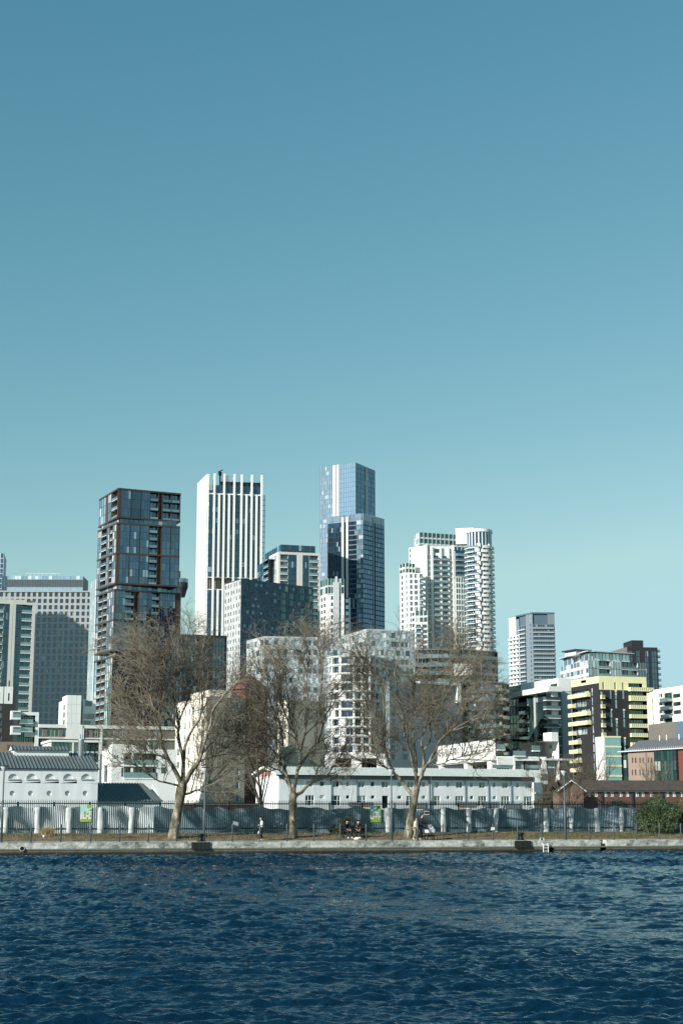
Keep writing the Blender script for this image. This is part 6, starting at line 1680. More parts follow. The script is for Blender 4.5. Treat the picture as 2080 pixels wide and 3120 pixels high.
small = [(-2 + 40, 72), (246, 272), (443, 471), (655, 685), (848, 876), (1045, 1068), (1230, 1255), (1412, 1435)]
for x0, x1 in wide + [(1672, 1716)]:
    h = (x(x0) - .06, x(x1) + .06, up0 - .1, up1 + .05); hol.append(h); B.win(fr, h, 'glass', 'pvc', 2, 1, .18)
for x0, x1 in small + [(1597, 1620)]:
    h = (x(x0), x(x1), sm0, up1); hol.append(h); B.win(fr, h, 'glass', 'pvc', 1, 1, .18)
    h = (x(x0), x(x1) + .05, v0, v1); hol.append(h); B.win(fr, h, 'glass', 'pvc', 1, 1, .14)
    b = MB(); a = x(x0) - .45; b.tube([fr.P(a, v1 - .25, 0), fr.P(a, v1 - .25, .22)], .04, 6, 'grey_panel'); B.part('vent', b)
for i, (x0, x1) in enumerate(wide + [(1655, 1722)]):
    if x0 == 531: h = (x(531), x(580), zrow(1262), lo1); hol.append(h); B.win(fr, h, 'glass_black', 'charcoal', 3, 1, .3, name='door'); continue
    c = (x(x0) + x(x1)) / 2; h = (c - .85, c + .9, lo0, lo1); hol.append(h); B.win(fr, h, 'glass', 'pvc', 3, 2, .16)
hol = [h for h in hol if h[0] > .1 and h[1] < fr.L - .1]
W.wall(fr, 0, fr.L, GZ, zw, hol, 'render_white', .2, reveal='pvc')
b = MB(); zf1, zf0 = zrow(1000), zrow(1036); b.box(fr, 0, fr.L, zf0, zf1, .004, .06, 'fascia'); B.part('fascia_band', b)
for xx in (125, 329, 905, 920, 1190, 1374, 1555):
    b = MB(); a = x(xx); b.tube([fr.P(a, GZ, .12), fr.P(a, zw, .12)], .07 if xx != 905 else .16, 6, 'grey_panel' if xx != 920 else 'white'); B.part('downpipe', b)
b = MB(); a = fr.L - .25; b.tube([fr.P(a, GZ, .12), fr.P(a, zw, .12)], .09, 6, 'white'); B.part('downpipe', b)
# gable end: white below, orange brick above
zg = zof(fl, zF(870, 1006)); hs = [fl.rect(zF(786, 1160), zF(806, 1215))]; B.win(fl, hs[0], 'glass_pale', 'pvc'); W.wall(fl, 0, fl.L, GZ, zg, hs, 'render_white')
W.poly((fl.P(0, zg, -.02), fl.P(fl.L, zg, -.02), fl.P(fl.L, zw, -.02), fl.P(fl.L / 2, zr - .25, -.02), fl.P(0, zw, -.02)), 'gable_brick')
Bk = L_ + R_ - C_; fe = Fr(R_, Bk)
W.poly((fe.P(0, GZ), fe.P(fe.L, GZ), fe.P(fe.L, zw), fe.P(fe.L / 2, zr - .2), fe.P(0, zw)), 'render_white'); fb = Fr(Bk, L_); W.wall(fb, 0, fb.L, GZ, zw, [], 'render_white')
# roof with standing seams, gutters and verge boards
b = MB(); sw = fl.L / 2; ov = 1.1; g = .9
def rp(a, t): # t 0 at eave, 1 at ridge, front slope
    o = ov + (-sw - ov) * t; z = ze + .02 + (zr - ze) * t; return o, z
b.poly((fr.P(-g, ze, ov), fr.P(fr.L + g, ze, ov), fr.P(fr.L + g, zr, -sw), fr.P(-g, zr, -sw)), 'roof_pale'); b.poly((fr.P(-g, ze - .16, ov), fr.P(fr.L + g, ze - .16, ov), fr.P(fr.L + g, zr - .16, -sw), fr.P(-g, zr - .16, -sw)), 'fascia')
b.poly((fr.P(fr.L + g, ze, -2 * sw - ov), fr.P(-g, ze, -2 * sw - ov), fr.P(-g, zr, -sw), fr.P(fr.L + g, zr, -sw)), 'roof_pale')
k = 0; a = -g
while a < fr.L + g:
    p0, p1 = Vector(fr.P(a, ze + .05, ov)), Vector(fr.P(a, zr + .05, -sw)); b.tube([p0, p1], .05, 4, 'roof_pale'); a += .62
B.part('roof', b)
b = MB(); b.box(fr, -g, fr.L + g, ze - .2, ze + .06, ov + .01, ov + .16, 'white'); B.part('gutter', b)
b = MB()
for s in (1, -1):
    y0 = ov if s > 0 else -2 * sw - ov
    b.poly((fr.P(-g - .03, ze - .3, y0), fr.P(-g - .03, ze + .08, y0), fr.P(-g - .03, zr + .08, -sw), fr.P(-g - .03, zr - .3, -sw)), 'white')
    b.poly((fr.P(-g - .03, ze - .3, y0), fr.P(-g - .03, zr - .3, -sw), fr.P(-.02, zr - .3, -sw), fr.P(-.02, ze - .3, y0)), 'fascia')
B.part('verge_board', b); B.finish()

# ---- white shed with seamed roof, lantern and flue
Y = 180
x_, y_, z_ = ray(300, 2345); C2 = Vector((x_ / y_ * Y, Y, 0)); ze = at(300, 2345.5, Y).z
A_ = C2 - D1 * 17; f = Fr(A_, C2); B = Bld('white_shed', 'white rendered shed with arched and round blind openings and dark seamed roof', base_of(A_, C2), 'shed')
W = B.m('wall'); fL = f.L
b = W; circ = []; 
# front wall with real arched and round recesses
def recess(poly, cell, dep=.16):
    """wall cell (rect) with a polygon hole; poly counter-clockwise"""
    a0, a1, z0, z1 = cell; n = len(poly)
    cen = (sum(p[0] for p in poly) / n, sum(p[1] for p in poly) / n); ringp = []
    for p in poly:
        dx, dz = p[0] - cen[0], p[1] - cen[1]; s = 1e9
        if dx > 1e-6: s = min(s, (a1 - cen[0]) / dx)
        if dx < -1e-6: s = min(s, (a0 - cen[0]) / dx)
        if dz > 1e-6: s = min(s, (z1 - cen[1]) / dz)
        if dz < -1e-6: s = min(s, (z0 - cen[1]) / dz)
        ringp.append((cen[0] + dx * s, cen[1] + dz * s))
    cor = [(a0, z0), (a1, z0), (a1, z1), (a0, z1)]
    def side(p):
        e = 1e-4
        return [abs(p[1] - z0) < e, abs(p[0] - a1) < e, abs(p[1] - z1) < e, abs(p[0] - a0) < e]
    for i in range(n):
        p, q = poly[i], poly[(i + 1) % n]; P0, P1 = ringp[i], ringp[(i + 1) % n]
        pts = [p, P0]; s0, s1 = side(P0), side(P1)
        if not any(u and v for u, v in zip(s0, s1)):
            c = min(cor, key=lambda c: (c[0] - (P0[0] + P1[0]) / 2) ** 2 + (c[1] - (P0[1] + P1[1]) / 2) ** 2); pts.append(c)
        pts += [P1, q]
        W.poly([f.P(u, v) for u, v in pts], 'render_white')
        W.poly((f.P(p[0], p[1]), f.P(q[0], q[1]), f.P(q[0], q[1], -dep), f.P(p[0], p[1], -dep)), 'render_white')
    mb = MB(); mb.poly([f.P(u, v, -dep) for u, v in poly], 'blind_grey'); return mb
PARTS = []
zlow = zof(f, zE(400, 1100)); zmid = zof(f, zE(400, 1062)); ztop = ze
cells = []
cx1 = [107, 253, 400, 544, 686]; cx2 = [100, 246, 393, 539, 680]
edges = [0] + [aof(f, zE((cx1[i] + cx1[i + 1]) / 2, 1050)) for i in range(4)] + [fL]
lo_, = (aof(f, zE(107 - 73, 1050)),)
for i in range(5):
    a0, a1 = (edges[i] if i else lo_), edges[i + 1]
    c, zb_ = f.px(*zE(cx1[i], 1027)); r = .98 * K * 40 * Y / 4790 * 1.0; hgt = r * 1.02
    poly = [(c + r, zb_)] + [(c + r * math.cos(t), zb_ + hgt * math.sin(t)) for t in [math.pi * k / 14 for k in range(1, 14)]] + [(c - r, zb_)]
    B.part('arched_opening', recess(poly, (a0, a1, zmid, ztop)))
    mb = MB(); mb.box(f, c - r * 1.15, c + r * 1.3, zb_ - .1, zb_, .003, .12, 'pale_grey'); B.part('sill', mb)
    c, zc_ = f.px(*zE(cx2[i], 1142)); r = K * 20.5 * Y / 4790
    poly = [(c + r * math.cos(t), zc_ + r * math.sin(t)) for t in [2 * math.pi * k / 20 for k in range(20)]]
    B.part('round_opening', recess(poly, (a0, a1, zof(f, zE(400, 1215)), zmid)))
W.wall(f, 0, lo_, GZ, ztop, [], 'render_white'); W.wall(f, lo_, fL, GZ, zof(f, zE(400, 1215)), [], 'render_white')
dep = 12.0; fe = Fr(C2, C2 + D2 * dep); zr = at(*zE(705, 825), Y + 6).z
W.poly((fe.P(0, GZ), fe.P(dep, GZ), fe.P(dep, ze), fe.P(dep / 2, zr - .15), fe.P(0, ze)), 'render_white')
fb = Fr(C2 + D2 * dep, A_ + D2 * dep); W.wall(fb, 0, fb.L, GZ, ze, [], 'render_white'); fw = Fr(A_ + D2 * dep, A_); W.wall(fw, 0, fw.L, GZ, ze, [], 'render_white')
b = MB(); ov = .10; g = .15
b.poly((f.P(-g, ze + .05, ov), f.P(fL + g, ze + .05, ov), f.P(fL + g, zr, -dep / 2), f.P(-g, zr, -dep / 2)), 'roof_teal'); b.poly((f.P(fL + g, ze + .05, -dep - ov), f.P(-g, ze + .05, -dep - ov), f.P(-g, zr, -dep / 2), f.P(fL + g, zr, -dep / 2)), 'roof_teal')
a = -g
while a <= fL + g: b.tube([f.P(a, ze + .09, ov), f.P(a, zr + .05, -dep / 2)], .075, 4, 'roof_teal'); a += .405
B.part('roof', b)
b = MB(); b.box(f, -g, fL + g, ze - .02, ze + .09, .02, ov + .06, 'dark_metal'); B.part('gutter', b)
# roof lantern
fl2 = f.off(-dep / 2 + 1.3); a0 = aof(fl2, zE(112, 815)); a1 = aof(fl2, zE(550, 815)); z0 = zof(fl2, zE(330, 836)); z1 = zof(fl2, zE(330, 800)); z2 = zof(fl2.off(-1.3), zE(330, 768))
b = MB(); b.box(fl2, a0, a1, z0 - .6, z1, -2.6, 0, 'white'); B.part('lantern', b)
b = MB(); b.poly((fl2.P(a0 - .2, z1, .25), fl2.P(a1 + .1, z1, .25), fl2.P(a1 + .1, z2, -1.3), fl2.P(a0 - .2, z2, -1.3)), 'roof_teal'); b.poly((fl2.P(a1 + .1, z1, -2.85), fl2.P(a0 - .2, z1, -2.85), fl2.P(a0 - .2, z2, -1.3), fl2.P(a1 + .1, z2, -1.3)), 'roof_teal')
b.poly((fl2.P(a1 + .1, z1, .25), fl2.P(a1 + .1, z1, -2.85), fl2.P(a1 + .1, z2, -1.3)), 'white'); b.poly((fl2.P(a0 - .2, z1, .25), fl2.P(a0 - .2, z1, -2.85), fl2.P(a0 - .2, z2, -1.3)), 'white')
a = a0 - .2
while a < a1 + .1: b.tube([fl2.P(a, z1 + .04, .25), fl2.P(a, z2 + .04, -1.3)], .07, 4, 'roof_teal'); a += .405
B.part('lantern_roof', b)
fz = f.off(-dep / 2 + .9); a, zb_ = fz.px(*zE(646, 825)); zt2 = zof(fz, zE(646, 712)); c = Vector(fz.P(a, 0)); r = K * 25 * Y / 4790
b = MB(); b.lathe((c.x, c.y, 0), [(r, zb_ - .6), (r, zt2 - .08), (r * .94, zt2)], 20, 'steel'); zz_ = zof(fz, zE(646, 675))
for dx in (-.11, .13): b.tube([fz.P(a + dx, zt2, 0), fz.P(a + dx, zz_, 0)], .055, 6, 'steel')
B.part('flue', b, smooth=False); B.finish()
# lower dark shed right of it
C3 = C2 + D1 * .25 + D2 * 2.3; ur = 493
x_, y_, z_ = ray(ur, 2441); k = x_ / y_; t = (k * C3.y - C3.x) / (D1.x - k * D1.y); E3 = C3 + D1 * t
f = Fr(C3, E3); ze = zof(f, (400, 2442)); fr_ = f.off(-5); zr = zof(fr_, zE(1000, 1062)); B = Bld('low_dark_shed', 'low shed with a dark seamed roof shaded by the taller white shed', base_of(C3, E3), 'shed')
W = B.m('wall'); W.wall(f, 0, f.L, GZ, ze, [], 'render_white'); fe = Fr(E3, E3 + D2 * 10); W.poly((fe.P(0, GZ), fe.P(10, GZ), fe.P(10, ze), fe.P(5, zr - .1), fe.P(0, ze)), 'render_white'); fb = Fr(E3 + D2 * 10, C3 + D2 * 10); W.wall(fb, 0, fb.L, GZ, ze, [], 'render_white')
b = MB(); b.poly((f.P(0, ze, .3), f.P(f.L + .2, ze, .3), f.P(f.L - 1.2, zr, -5), f.P(0, zr, -5)), 'roof_teal'); b.poly((f.P(f.L, ze, -10.3), f.P(0, ze, -10.3), f.P(0, zr, -5), f.P(f.L - 1.2, zr, -5)), 'roof_teal')
b.poly((f.P(f.L + .2, ze, .3), f.P(f.L, ze, -10.3), f.P(f.L - 1.2, zr, -5)), 'roof_teal')
a = .1
while a < f.L: b.tube([f.P(a, ze + .04, .3), f.P(a - 1.2 * a / f.L, zr + .04, -5)], .07, 4, 'roof_teal'); a += .405
B.part('roof', b); B.finish()

# ---- brick terrace with brown tiled roof at the right
Y = 232
DB = Vector((.985, .17, 0)).normalized()
L_, C_, R_, ze = blockfr(Y, (1702, 2409), 1776, 3, DB)
B = Bld('brick_terrace', 'red brick terrace with brown tiled roof, white windows and a front gable', base_of(C_, C_ + DB * 24), 'terraced houses')
fr = Fr(C_, R_); zp = zof(fr, (1738, 2380)); W = B.m('wall'); hol = [fr.rect(zH(668, 555), zH(682, 582))]; B.win(fr, hol[0], 'glass', 'pvc')
W.wall(fr, 0, fr.L, GZ, ze, hol, 'brick_pink2'); W.poly((fr.P(0, ze), fr.P(fr.L, ze), fr.P(fr.L / 2, zp)), 'brick_pink2')
f2 = Fr(R_ - Vector((-DB.y, DB.x, 0)) * -1.6, R_ + DB * 34 + Vector((-DB.y, DB.x, 0)) * 1.6); zm = zof(f2, zH(1100, 545)); zr = zof(f2.off(-4), zH(1100, 464)); hol = []
for xx in (820, 873, 948, 1000, 1068, 1122, 1198, 1245, 1310, 1440, 1492, 1555, 1610):
    a0, z1 = f2.px(*zH(xx - 13, 557)); a1, z0 = f2.px(*zH(xx + 14, 594)); h = (a0, a1, z0, z1); hol.append(h); B.win(f2, h, 'glass', 'pvc', 2, 1, .1, fw=.09)
    h = (a0, a1, z0 - 2.6, z1 - 2.6); hol.append(h); B.win(f2, h, 'glass', 'pvc', 2, 1, .1, fw=.12)
W.wall(f2, 0, f2.L, GZ, zm, hol, 'brick_brown', .12)
for xx in (920, 1163, 1400): b = MB(); a = aof(f2, zH(xx, 580)); b.box(f2, a - .12, a + .12, GZ, zm - .05, .004, .16, 'dark_metal'); B.part('downpipe', b)
def roofgrid(b, A0, A1, B1, B0, na, nz, mat):
    A0, A1, B0, B1 = map(Vector, (A0, A1, B0, B1))
    for i in range(na):
        for j in range(nz):
            q = lambda s, t: tuple(A0.lerp(A1, s).lerp(B0.lerp(B1, s), t)); b.poly((q(i / na, j / nz), q((i + 1) / na, j / nz), q((i + 1) / na, (j + 1) / nz), q(i / na, (j + 1) / nz)), mat)
b = MB(); roofgrid(b, f2.P(-2.2, zm, .4), f2.P(f2.L, zm, .4), f2.P(f2.L, zr, -4), f2.P(-2.2, zr, -4), 90, 14, 'roof_brown')
b.poly((f2.P(f2.L, zm, -8.4), f2.P(-2.2, zm, -8.4), f2.P(-2.2, zr, -4), f2.P(f2.L, zr, -4)), 'roof_brown')
pk, bk = fr.P(fr.L / 2, zp + .08, .3), fr.P(fr.L / 2 + .6, zp + .08, -3)
roofgrid(b, fr.P(-.35, ze - .12, .3), fr.P(-.1, ze - .12, -3), bk, pk, 20, 12, 'roof_brown'); roofgrid(b, fr.P(fr.L + .6, ze - .12, -3), fr.P(fr.L + .35, ze - .12, .3), pk, bk, 20, 12, 'roof_brown'); B.part('roof', b)
b = MB(); b.tube([fr.P(-.4, ze - .15, .32), fr.P(fr.L / 2, zp + .1, .32), fr.P(fr.L + .4, ze - .15, .32)], .09, 4, 'white'); B.part('barge_board', b)
b = MB(); b.box(f2, -1, f2.L, zm - .12, zm + .02, .3, .42, 'dark_metal'); b.box(f2, -1, f2.L, zm - .2, zm - .13, .0, .3, 'white'); B.part('gutter', b)
e = Fr(R_ + DB * 34, R_ + DB * 34 + Vector((-DB.y, DB.x, 0)) * 9); W.wall(e, 0, e.L, GZ, zm, [], 'brick_brown'); fl = Fr(L_, C_); W.wall(fl, 0, fl.L, GZ, ze, [], 'brick_pink2'); B.finish()
# ================================================================== TREES AND PLANTS
def barkm(nt, b):
    f = noise(nt, 2.6, 3, .5, (1, 1, .45)); f2 = noise(nt, 9, 3, .6)
    c = ramp(nt, math_(nt, 'ADD', math_(nt, 'MULTIPLY', f, .75), math_(nt, 'MULTIPLY', f2, .25)),
             [(.38, rgb(64, 61, 48)), (.46, rgb(94, 88, 72)), (.54, rgb(122, 115, 97)), (.64, rgb(166, 158, 138))])
    nt.links.new(c, b.inputs['Base Color']); b.inputs['Roughness'].default_value = .85
stretch_mat('plane_bark', barkm)
P_('twig', rgb(130, 122, 105), .9, .25, scale=.8, stretch=(1, 1, 1))
P_('twig_brown', rgb(98, 90, 78), .9, .25, scale=.8, stretch=(1, 1, 1))
class TB:
    """fast collector of thin tapered tubes"""
    def __init__(s): s.v = []; s.f = []
    def tube(s, pts, r0, r1, n):
        k = len(pts); i0 = len(s.v)
        for i, p in enumerate(pts):
            t = (pts[min(i + 1, k - 1)] - pts[max(i - 1, 0)]).normalized()
            ref = Vector((0, 0, 1)) if abs(t.z) < .9 else Vector((1, 0, 0))
            x = t.cross(ref).normalized(); y = t.cross(x); r = r0 + (r1 - r0) * i / (k - 1)
            for j in range(n):
                a = 2 * math.pi * j / n; q = p + x * (r * math.cos(a)) + y * (r * math.sin(a)); s.v.append((q.x, q.y, q.z))
        for i in range(k - 1):
            for j in range(n):
                a, b = i0 + i * n + j, i0 + i * n + (j + 1) % n; s.f.append((a, b, b + n, a + n))
    def build(s, name, mat, parent):
        b = MB(); b.v = s.v; b.f = s.f; b.m = [0] * len(s.f); b.mi(mat); return b.build(name, parent, True)
def vrand(rs): return Vector((rs.gauss(0, 1), rs.gauss(0, 1), rs.gauss(0, 1))).normalized()
def sample(pts, t):
    k = len(pts) - 1; x = min(t * k, k - 1e-6); i = int(x); return pts[i].lerp(pts[i + 1], x - i), (pts[i + 1] - pts[i]).normalized()
def smooth_path(pts, n=3):
    out = []
    for i in range(len(pts) - 1):
        p0, p1, p2, p3 = pts[max(i - 1, 0)], pts[i], pts[i + 1], pts[min(i + 2, len(pts) - 1)]
        for k in range(n):
            t = k / n
            out.append(.5 * ((2 * p1) + (p2 - p0) * t + (2 * p0 - 5 * p1 + 4 * p2 - p3) * t * t + (3 * p1 - p0 - 3 * p2 + p3) * t ** 3))
    return out + [pts[-1]]
def grow(tb, limb, rs, level, cfg, centre, r_par):
    n = cfg['n'][level]; lenr = cfg['len'][level]
    for k in range(n):
        t = rs.uniform(cfg['t0'][level], 1.0) if k else 1.0
        p, d = sample(limb, t)
        L = rs.uniform(*lenr) * (1.15 - .35 * t if level == 0 else 1)
        out = Vector((p.x - centre.x, p.y - centre.y, 0)); out = out.normalized() if out.length > .3 else Vector((0, 0, 0))
        side = vrand(rs); side = side - d * side.dot(d)
        dirv = (d * cfg['fwd'][level] + side.normalized() * cfg['side'][level] + out * .25 + Vector((0, 0, cfg['up'][level]))).normalized()
        segs = cfg['segs'][level]; pts = [p]; dv = dirv
        for s_ in range(segs):
            dv = (dv + vrand(rs) * cfg['wob'][level] + Vector((0, 0, cfg['curl'][level]))).normalized(); pts.append(pts[-1] + dv * L / segs)
        r0 = cfg['rad'][level]; r0 = min(r0, r_par * .8) if level == 0 else r0
        tb.tube(pts, r0, r0 * .45, 4 if level == 0 else 3)
        if level + 1 < len(cfg['n']): grow(tb, pts, rs, level + 1, cfg, centre, r0)
PLANE = dict(n=[8, 6, 5, 2], len=[(1.6, 3.4), (.8, 1.7), (.5, .95), (.25, .5)], t0=[.22, .25, .15, .2], fwd=[.75, .7, .7, .6], side=[.75, .75, .8, .9], up=[.35, .18, .1, .05],
             segs=[5, 4, 3, 2], wob=[.22, .28, .35, .35], curl=[.06, .03, .0, -.06], rad=[.046, .022, .0125, .0092])
def plane_tree(u, d, trunk, limbs, z_, seed, label, scale_n=1, drop=()):
    rs = random.Random(seed); base = qat(u, d); Y0 = base.y
    t = thing('plane_tree', label, 'tree', base, 'bare plane trees on the quay')
    def pt(q, Y): return at(*z_(q[0], q[1]), Y)
    b = MB(); tp = [pt(q[:2], Y0) for q in trunk]; tp[0] = Vector((tp[0].x, tp[0].y, base.z - .15))
    rad = [q[2] for q in trunk]
    # trunk with a flared, slightly lobed foot
    sp = smooth_path(tp, 4); n = 16; rr_ = []
    for i in range(len(sp)):
        x = i / 4; k = min(int(x), len(rad) - 2); rr_.append(rad[k] + (rad[k + 1] - rad[k]) * (x - k))
    dv = (sp[-1] - sp[-2]).normalized(); e = rr_[-1]
    for q, k in ((.5, .88), (.95, .6), (1.2, .2)): sp.append(tp[-1] + dv * e * q); rr_.append(e * k)
    b.tube(sp, rr_, n, 'plane_bark', cap=False)
    for i in range(len(sp)):
        for j in range(n):
            q = Vector(b.v[i * n + j]); c = sp[i]; a = 2 * math.pi * j / n
            lobes = 1 + (.12 * math.exp(-i / 3) * math.sin(4 * a + seed) + .05 * math.sin(3 * a + i * .7)); b.v[i * n + j] = tuple(c + (q - c) * lobes)
    tb = TB(); centre = tp[-1]
    for li, (pts, r0, r1) in enumerate(limbs):
        amp = rs.uniform(-3.4, 3.4); k = len(pts); P3 = []
        for i, q in enumerate(pts): P3.append(pt(q, Y0 + amp * (i / (k - 1)) ** 1.1))
        sp = smooth_path(P3, 3)
        sp = [p + (vrand(rs) * .05 if 0 < i else Vector((0, 0, 0))) for i, p in enumerate(sp)]
        m = len(sp); b.tube(sp, [r0 + (r1 - r0) * (i / (m - 1)) ** .75 for i in range(m)], 9, 'plane_bark', cap=False)
        grow(tb, sp, rs, 0, PLANE, centre, r0)
        # epicormic shoots straight up from the lower limb
        for q in range(5):
            p, d_ = sample(sp, rs.uniform(.25, .8)); L = rs.uniform(1.2, 2.6); pts2 = [p + Vector((0, 0, 0)), p + vrand(rs) * .25 + Vector((0, 0, L * .5)), p + vrand(rs) * .5 + Vector((0, 0, L))]
            tb.tube(pts2, .03, .012, 3); grow(tb, smooth_path(pts2, 2), rs, 1, PLANE, centre, .03)
    b.build('trunk', t, True); tb.build('crown', 'twig', t)
T1 = [(125, 1500, .46), (140, 1400, .36), (160, 1300, .31), (178, 1200, .33), (192, 1110, .37), (203, 1040, .27)]
L1 = [([(195, 1090), (150, 985), (92, 880), (32, 720), (15, 600), (-40, 420), (-70, 240)], .2, .035), ([(203, 1050), (208, 900), (165, 700), (172, 560), (130, 400), (100, 200), (112, 0)], .17, .03),
      ([(208, 1070), (285, 950), (330, 880), (372, 750), (420, 600), (445, 480), (520, 380), (600, 280)], .2, .03), ([(330, 890), (450, 840), (540, 780), (640, 720)], .07, .02),
      ([(196, 1150), (300, 1125), (400, 1070), (490, 1020)], .10, .02), ([(180, 1080), (60, 1060), (-60, 1000), (-170, 920)], .09, .02), ([(205, 920), (240, 700), (330, 560), (362, 430), (340, 250), (330, 60)], .12, .025),
      ([(40, 740), (-60, 640), (-180, 560), (-280, 420)], .09, .02), ([(168, 640), (60, 480), (-20, 300), (-30, 120)], .08, .02), ([(100, 880), (-20, 830), (-130, 780), (-220, 740)], .08, .02), ([(172, 560), (240, 400), (230, 200), (200, 40)], .07, .02), ([(-70, 240), (-140, 130), (-190, 60)], .03, .02)]
plane_tree(525, 4.0, T1, L1, zF, 1, 'leftmost of the three bare plane trees, leaning trunk in front of the cream apartment tower')
T2 = [(1082, 1500, .36), (1078, 1430, .27), (1075, 1330, .235), (1074, 1240, .24), (1080, 1160, .29)]
L2 = [([(1072, 1160), (1035, 1050), (995, 985), (930, 945), (870, 925)], .13, .025), ([(1075, 1150), (1030, 1000), (992, 860), (992, 700), (960, 560), (905, 430), (870, 250)], .14, .03), ([(1085, 1150), (1110, 1000), (1130, 850), (1100, 700), (1060, 560), (1040, 400), (1015, 130)], .15, .03),
      ([(1092, 1175), (1180, 1100), (1260, 1040), (1330, 1020), (1400, 930), (1470, 885)], .14, .025), ([(1115, 960), (1210, 800), (1290, 700), (1330, 540), (1400, 420), (1470, 310)], .11, .025), ([(1128, 900), (1160, 700), (1200, 500), (1190, 300), (1210, 40)], .11, .025), ([(992, 760), (900, 650), (840, 500), (800, 380)], .07, .02), ([(1100, 700), (1010, 500), (960, 300), (940, 80)], .07, .02), ([(1330, 540), (1300, 360), (1320, 160), (1290, 20)], .06, .02), ([(990, 860), (890, 780), (800, 760), (730, 700)], .06, .02)]
plane_tree(893, 4.2, T2, L2, zF, 2, 'middle bare plane tree, straight slim trunk in front of the white gable end')
T3 = [(742, 1492, .42), (752, 1400, .31), (768, 1300, .27), (785, 1200, .26), (800, 1120, .28)]
L3 = [([(785, 1160), (690, 1050), (612, 960), (562, 820), (532, 680), (540, 560), (540, 400), (510, 250), (430, 110)], .16, .03), ([(800, 1120), (800, 980), (772, 900), (740, 760), (700, 640), (690, 450), (640, 250), (620, 60)], .14, .03), ([(812, 1110), (850, 1000), (880, 930), (960, 800), (1000, 720), (1120, 620), (1250, 560), (1370, 530)], .15, .025),
      ([(825, 1060), (868, 900), (850, 740), (880, 620), (980, 460), (1060, 330), (1120, 180)], .12, .025), ([(805, 980), (790, 760), (770, 500), (790, 300), (800, 40)], .12, .025), ([(862, 800), (920, 700), (900, 500), (930, 300), (980, 60)], .09, .02), ([(640, 1000), (560, 930), (470, 890), (380, 900)], .08, .02), ([(560, 820), (470, 700), (400, 560), (350, 420)], .08, .02), ([(540, 560), (460, 420), (400, 250), (380, 120)], .06, .02), ([(1000, 720), (1150, 480), (1260, 400), (1340, 300)], .08, .02), ([(880, 930), (1020, 900), (1150, 850), (1270, 830)], .07, .02), ([(980, 460), (1080, 260), (1150, 100), (1160, 20)], .06, .02), ([(1120, 620), (1250, 700), (1370, 680)], .05, .02)]
plane_tree(1250, 4.0, T3, L3, zG, 3, 'rightmost bare plane tree, forked low with a wide crown over the couple with the pram')

def small_tree(name, label, u, Y, v_top, spread, seed, mat='twig_brown', nl=7, cfg=None, zg=GZ, group=None):
    rs = random.Random(seed); base = at(u, 2500, Y); base.z = zg; top = at(u, v_top, Y).z - zg
    t = thing(name, label, 'tree', base, group); b = MB(); tb = TB(); s = top / 8
    tp = [base + Vector((0, 0, -.1)), base + Vector((rs.uniform(-.1, .1), 0, top * .18)), base + Vector((rs.uniform(-.2, .2), 0, top * .34))]
    b.tube(tp, [.13 * s, .10 * s, .08 * s], 8, 'twig_brown', cap=False)
    c = cfg or dict(n=[7, 5, 4], len=[(1.3 * s, 2.4 * s), (.7 * s, 1.3 * s), (.35 * s, .7 * s)], t0=[.15, .2, .2], fwd=[.8, .7, .7], side=[.6, .7, .8], up=[.4, .25, .15], segs=[4, 3, 2], wob=[.2, .25, .3], curl=[.05, .03, 0], rad=[.035 * s, .016 * s, .010 * s])
    for k in range(nl):
        a = 6.28 * k / nl + rs.uniform(-.3, .3); z0 = top * rs.uniform(.12, .34); p0 = base + Vector((0, 0, z0)); R_ = spread * rs.uniform(.3, 1)
        pts = [p0, p0 + Vector((math.cos(a) * R_ * .35, math.sin(a) * R_ * .35, top * .2)), p0 + Vector((math.cos(a) * R_ * .7, math.sin(a) * R_ * .7, top * .42)), p0 + Vector((math.cos(a) * R_, math.sin(a) * R_, min(top * .62, top * .95 - z0)))]
        sp = smooth_path(pts, 3); b.tube(sp, [.06 * s + (.02 * s - .06 * s) * i / (len(sp) - 1) for i in range(len(sp))], 6, 'twig_brown', cap=False); grow(tb, sp, rs, 0, c, base, .06 * s)
    b.build('trunk', t, True); tb.build('crown', mat, t)
small_tree('bare_tree', 'small bare tree before the taupe end wall of the cream tower', 668, 150, 2335, 2.6, 11, 'twig', 9)
small_tree('bare_tree', 'tall bare tree before the brick tower between the left and middle plane trees', 792, 150, 2170, 3.2, 12, 'twig_brown', 8)
small_tree('bare_tree', 'bare brown tree in front of the brick gable right of the white terrace', 1735, 205, 2330, 4.2, 13, 'twig_brown', 11)
small_tree('bare_tree', 'bare brown tree in front of the foot of the charcoal block', 1790, 300, 2318, 5.5, 14, 'twig_brown', 10)
small_tree('bare_tree', 'small bare tree against the pink brick office wall', 1992, 330, 2335, 3.6, 15, 'twig', 8)
small_tree('bare_tree', 'bare tree beside the white terrace right end, above the wooden fence', 1668, 250, 2350, 3.5, 16, 'twig_brown', 9)

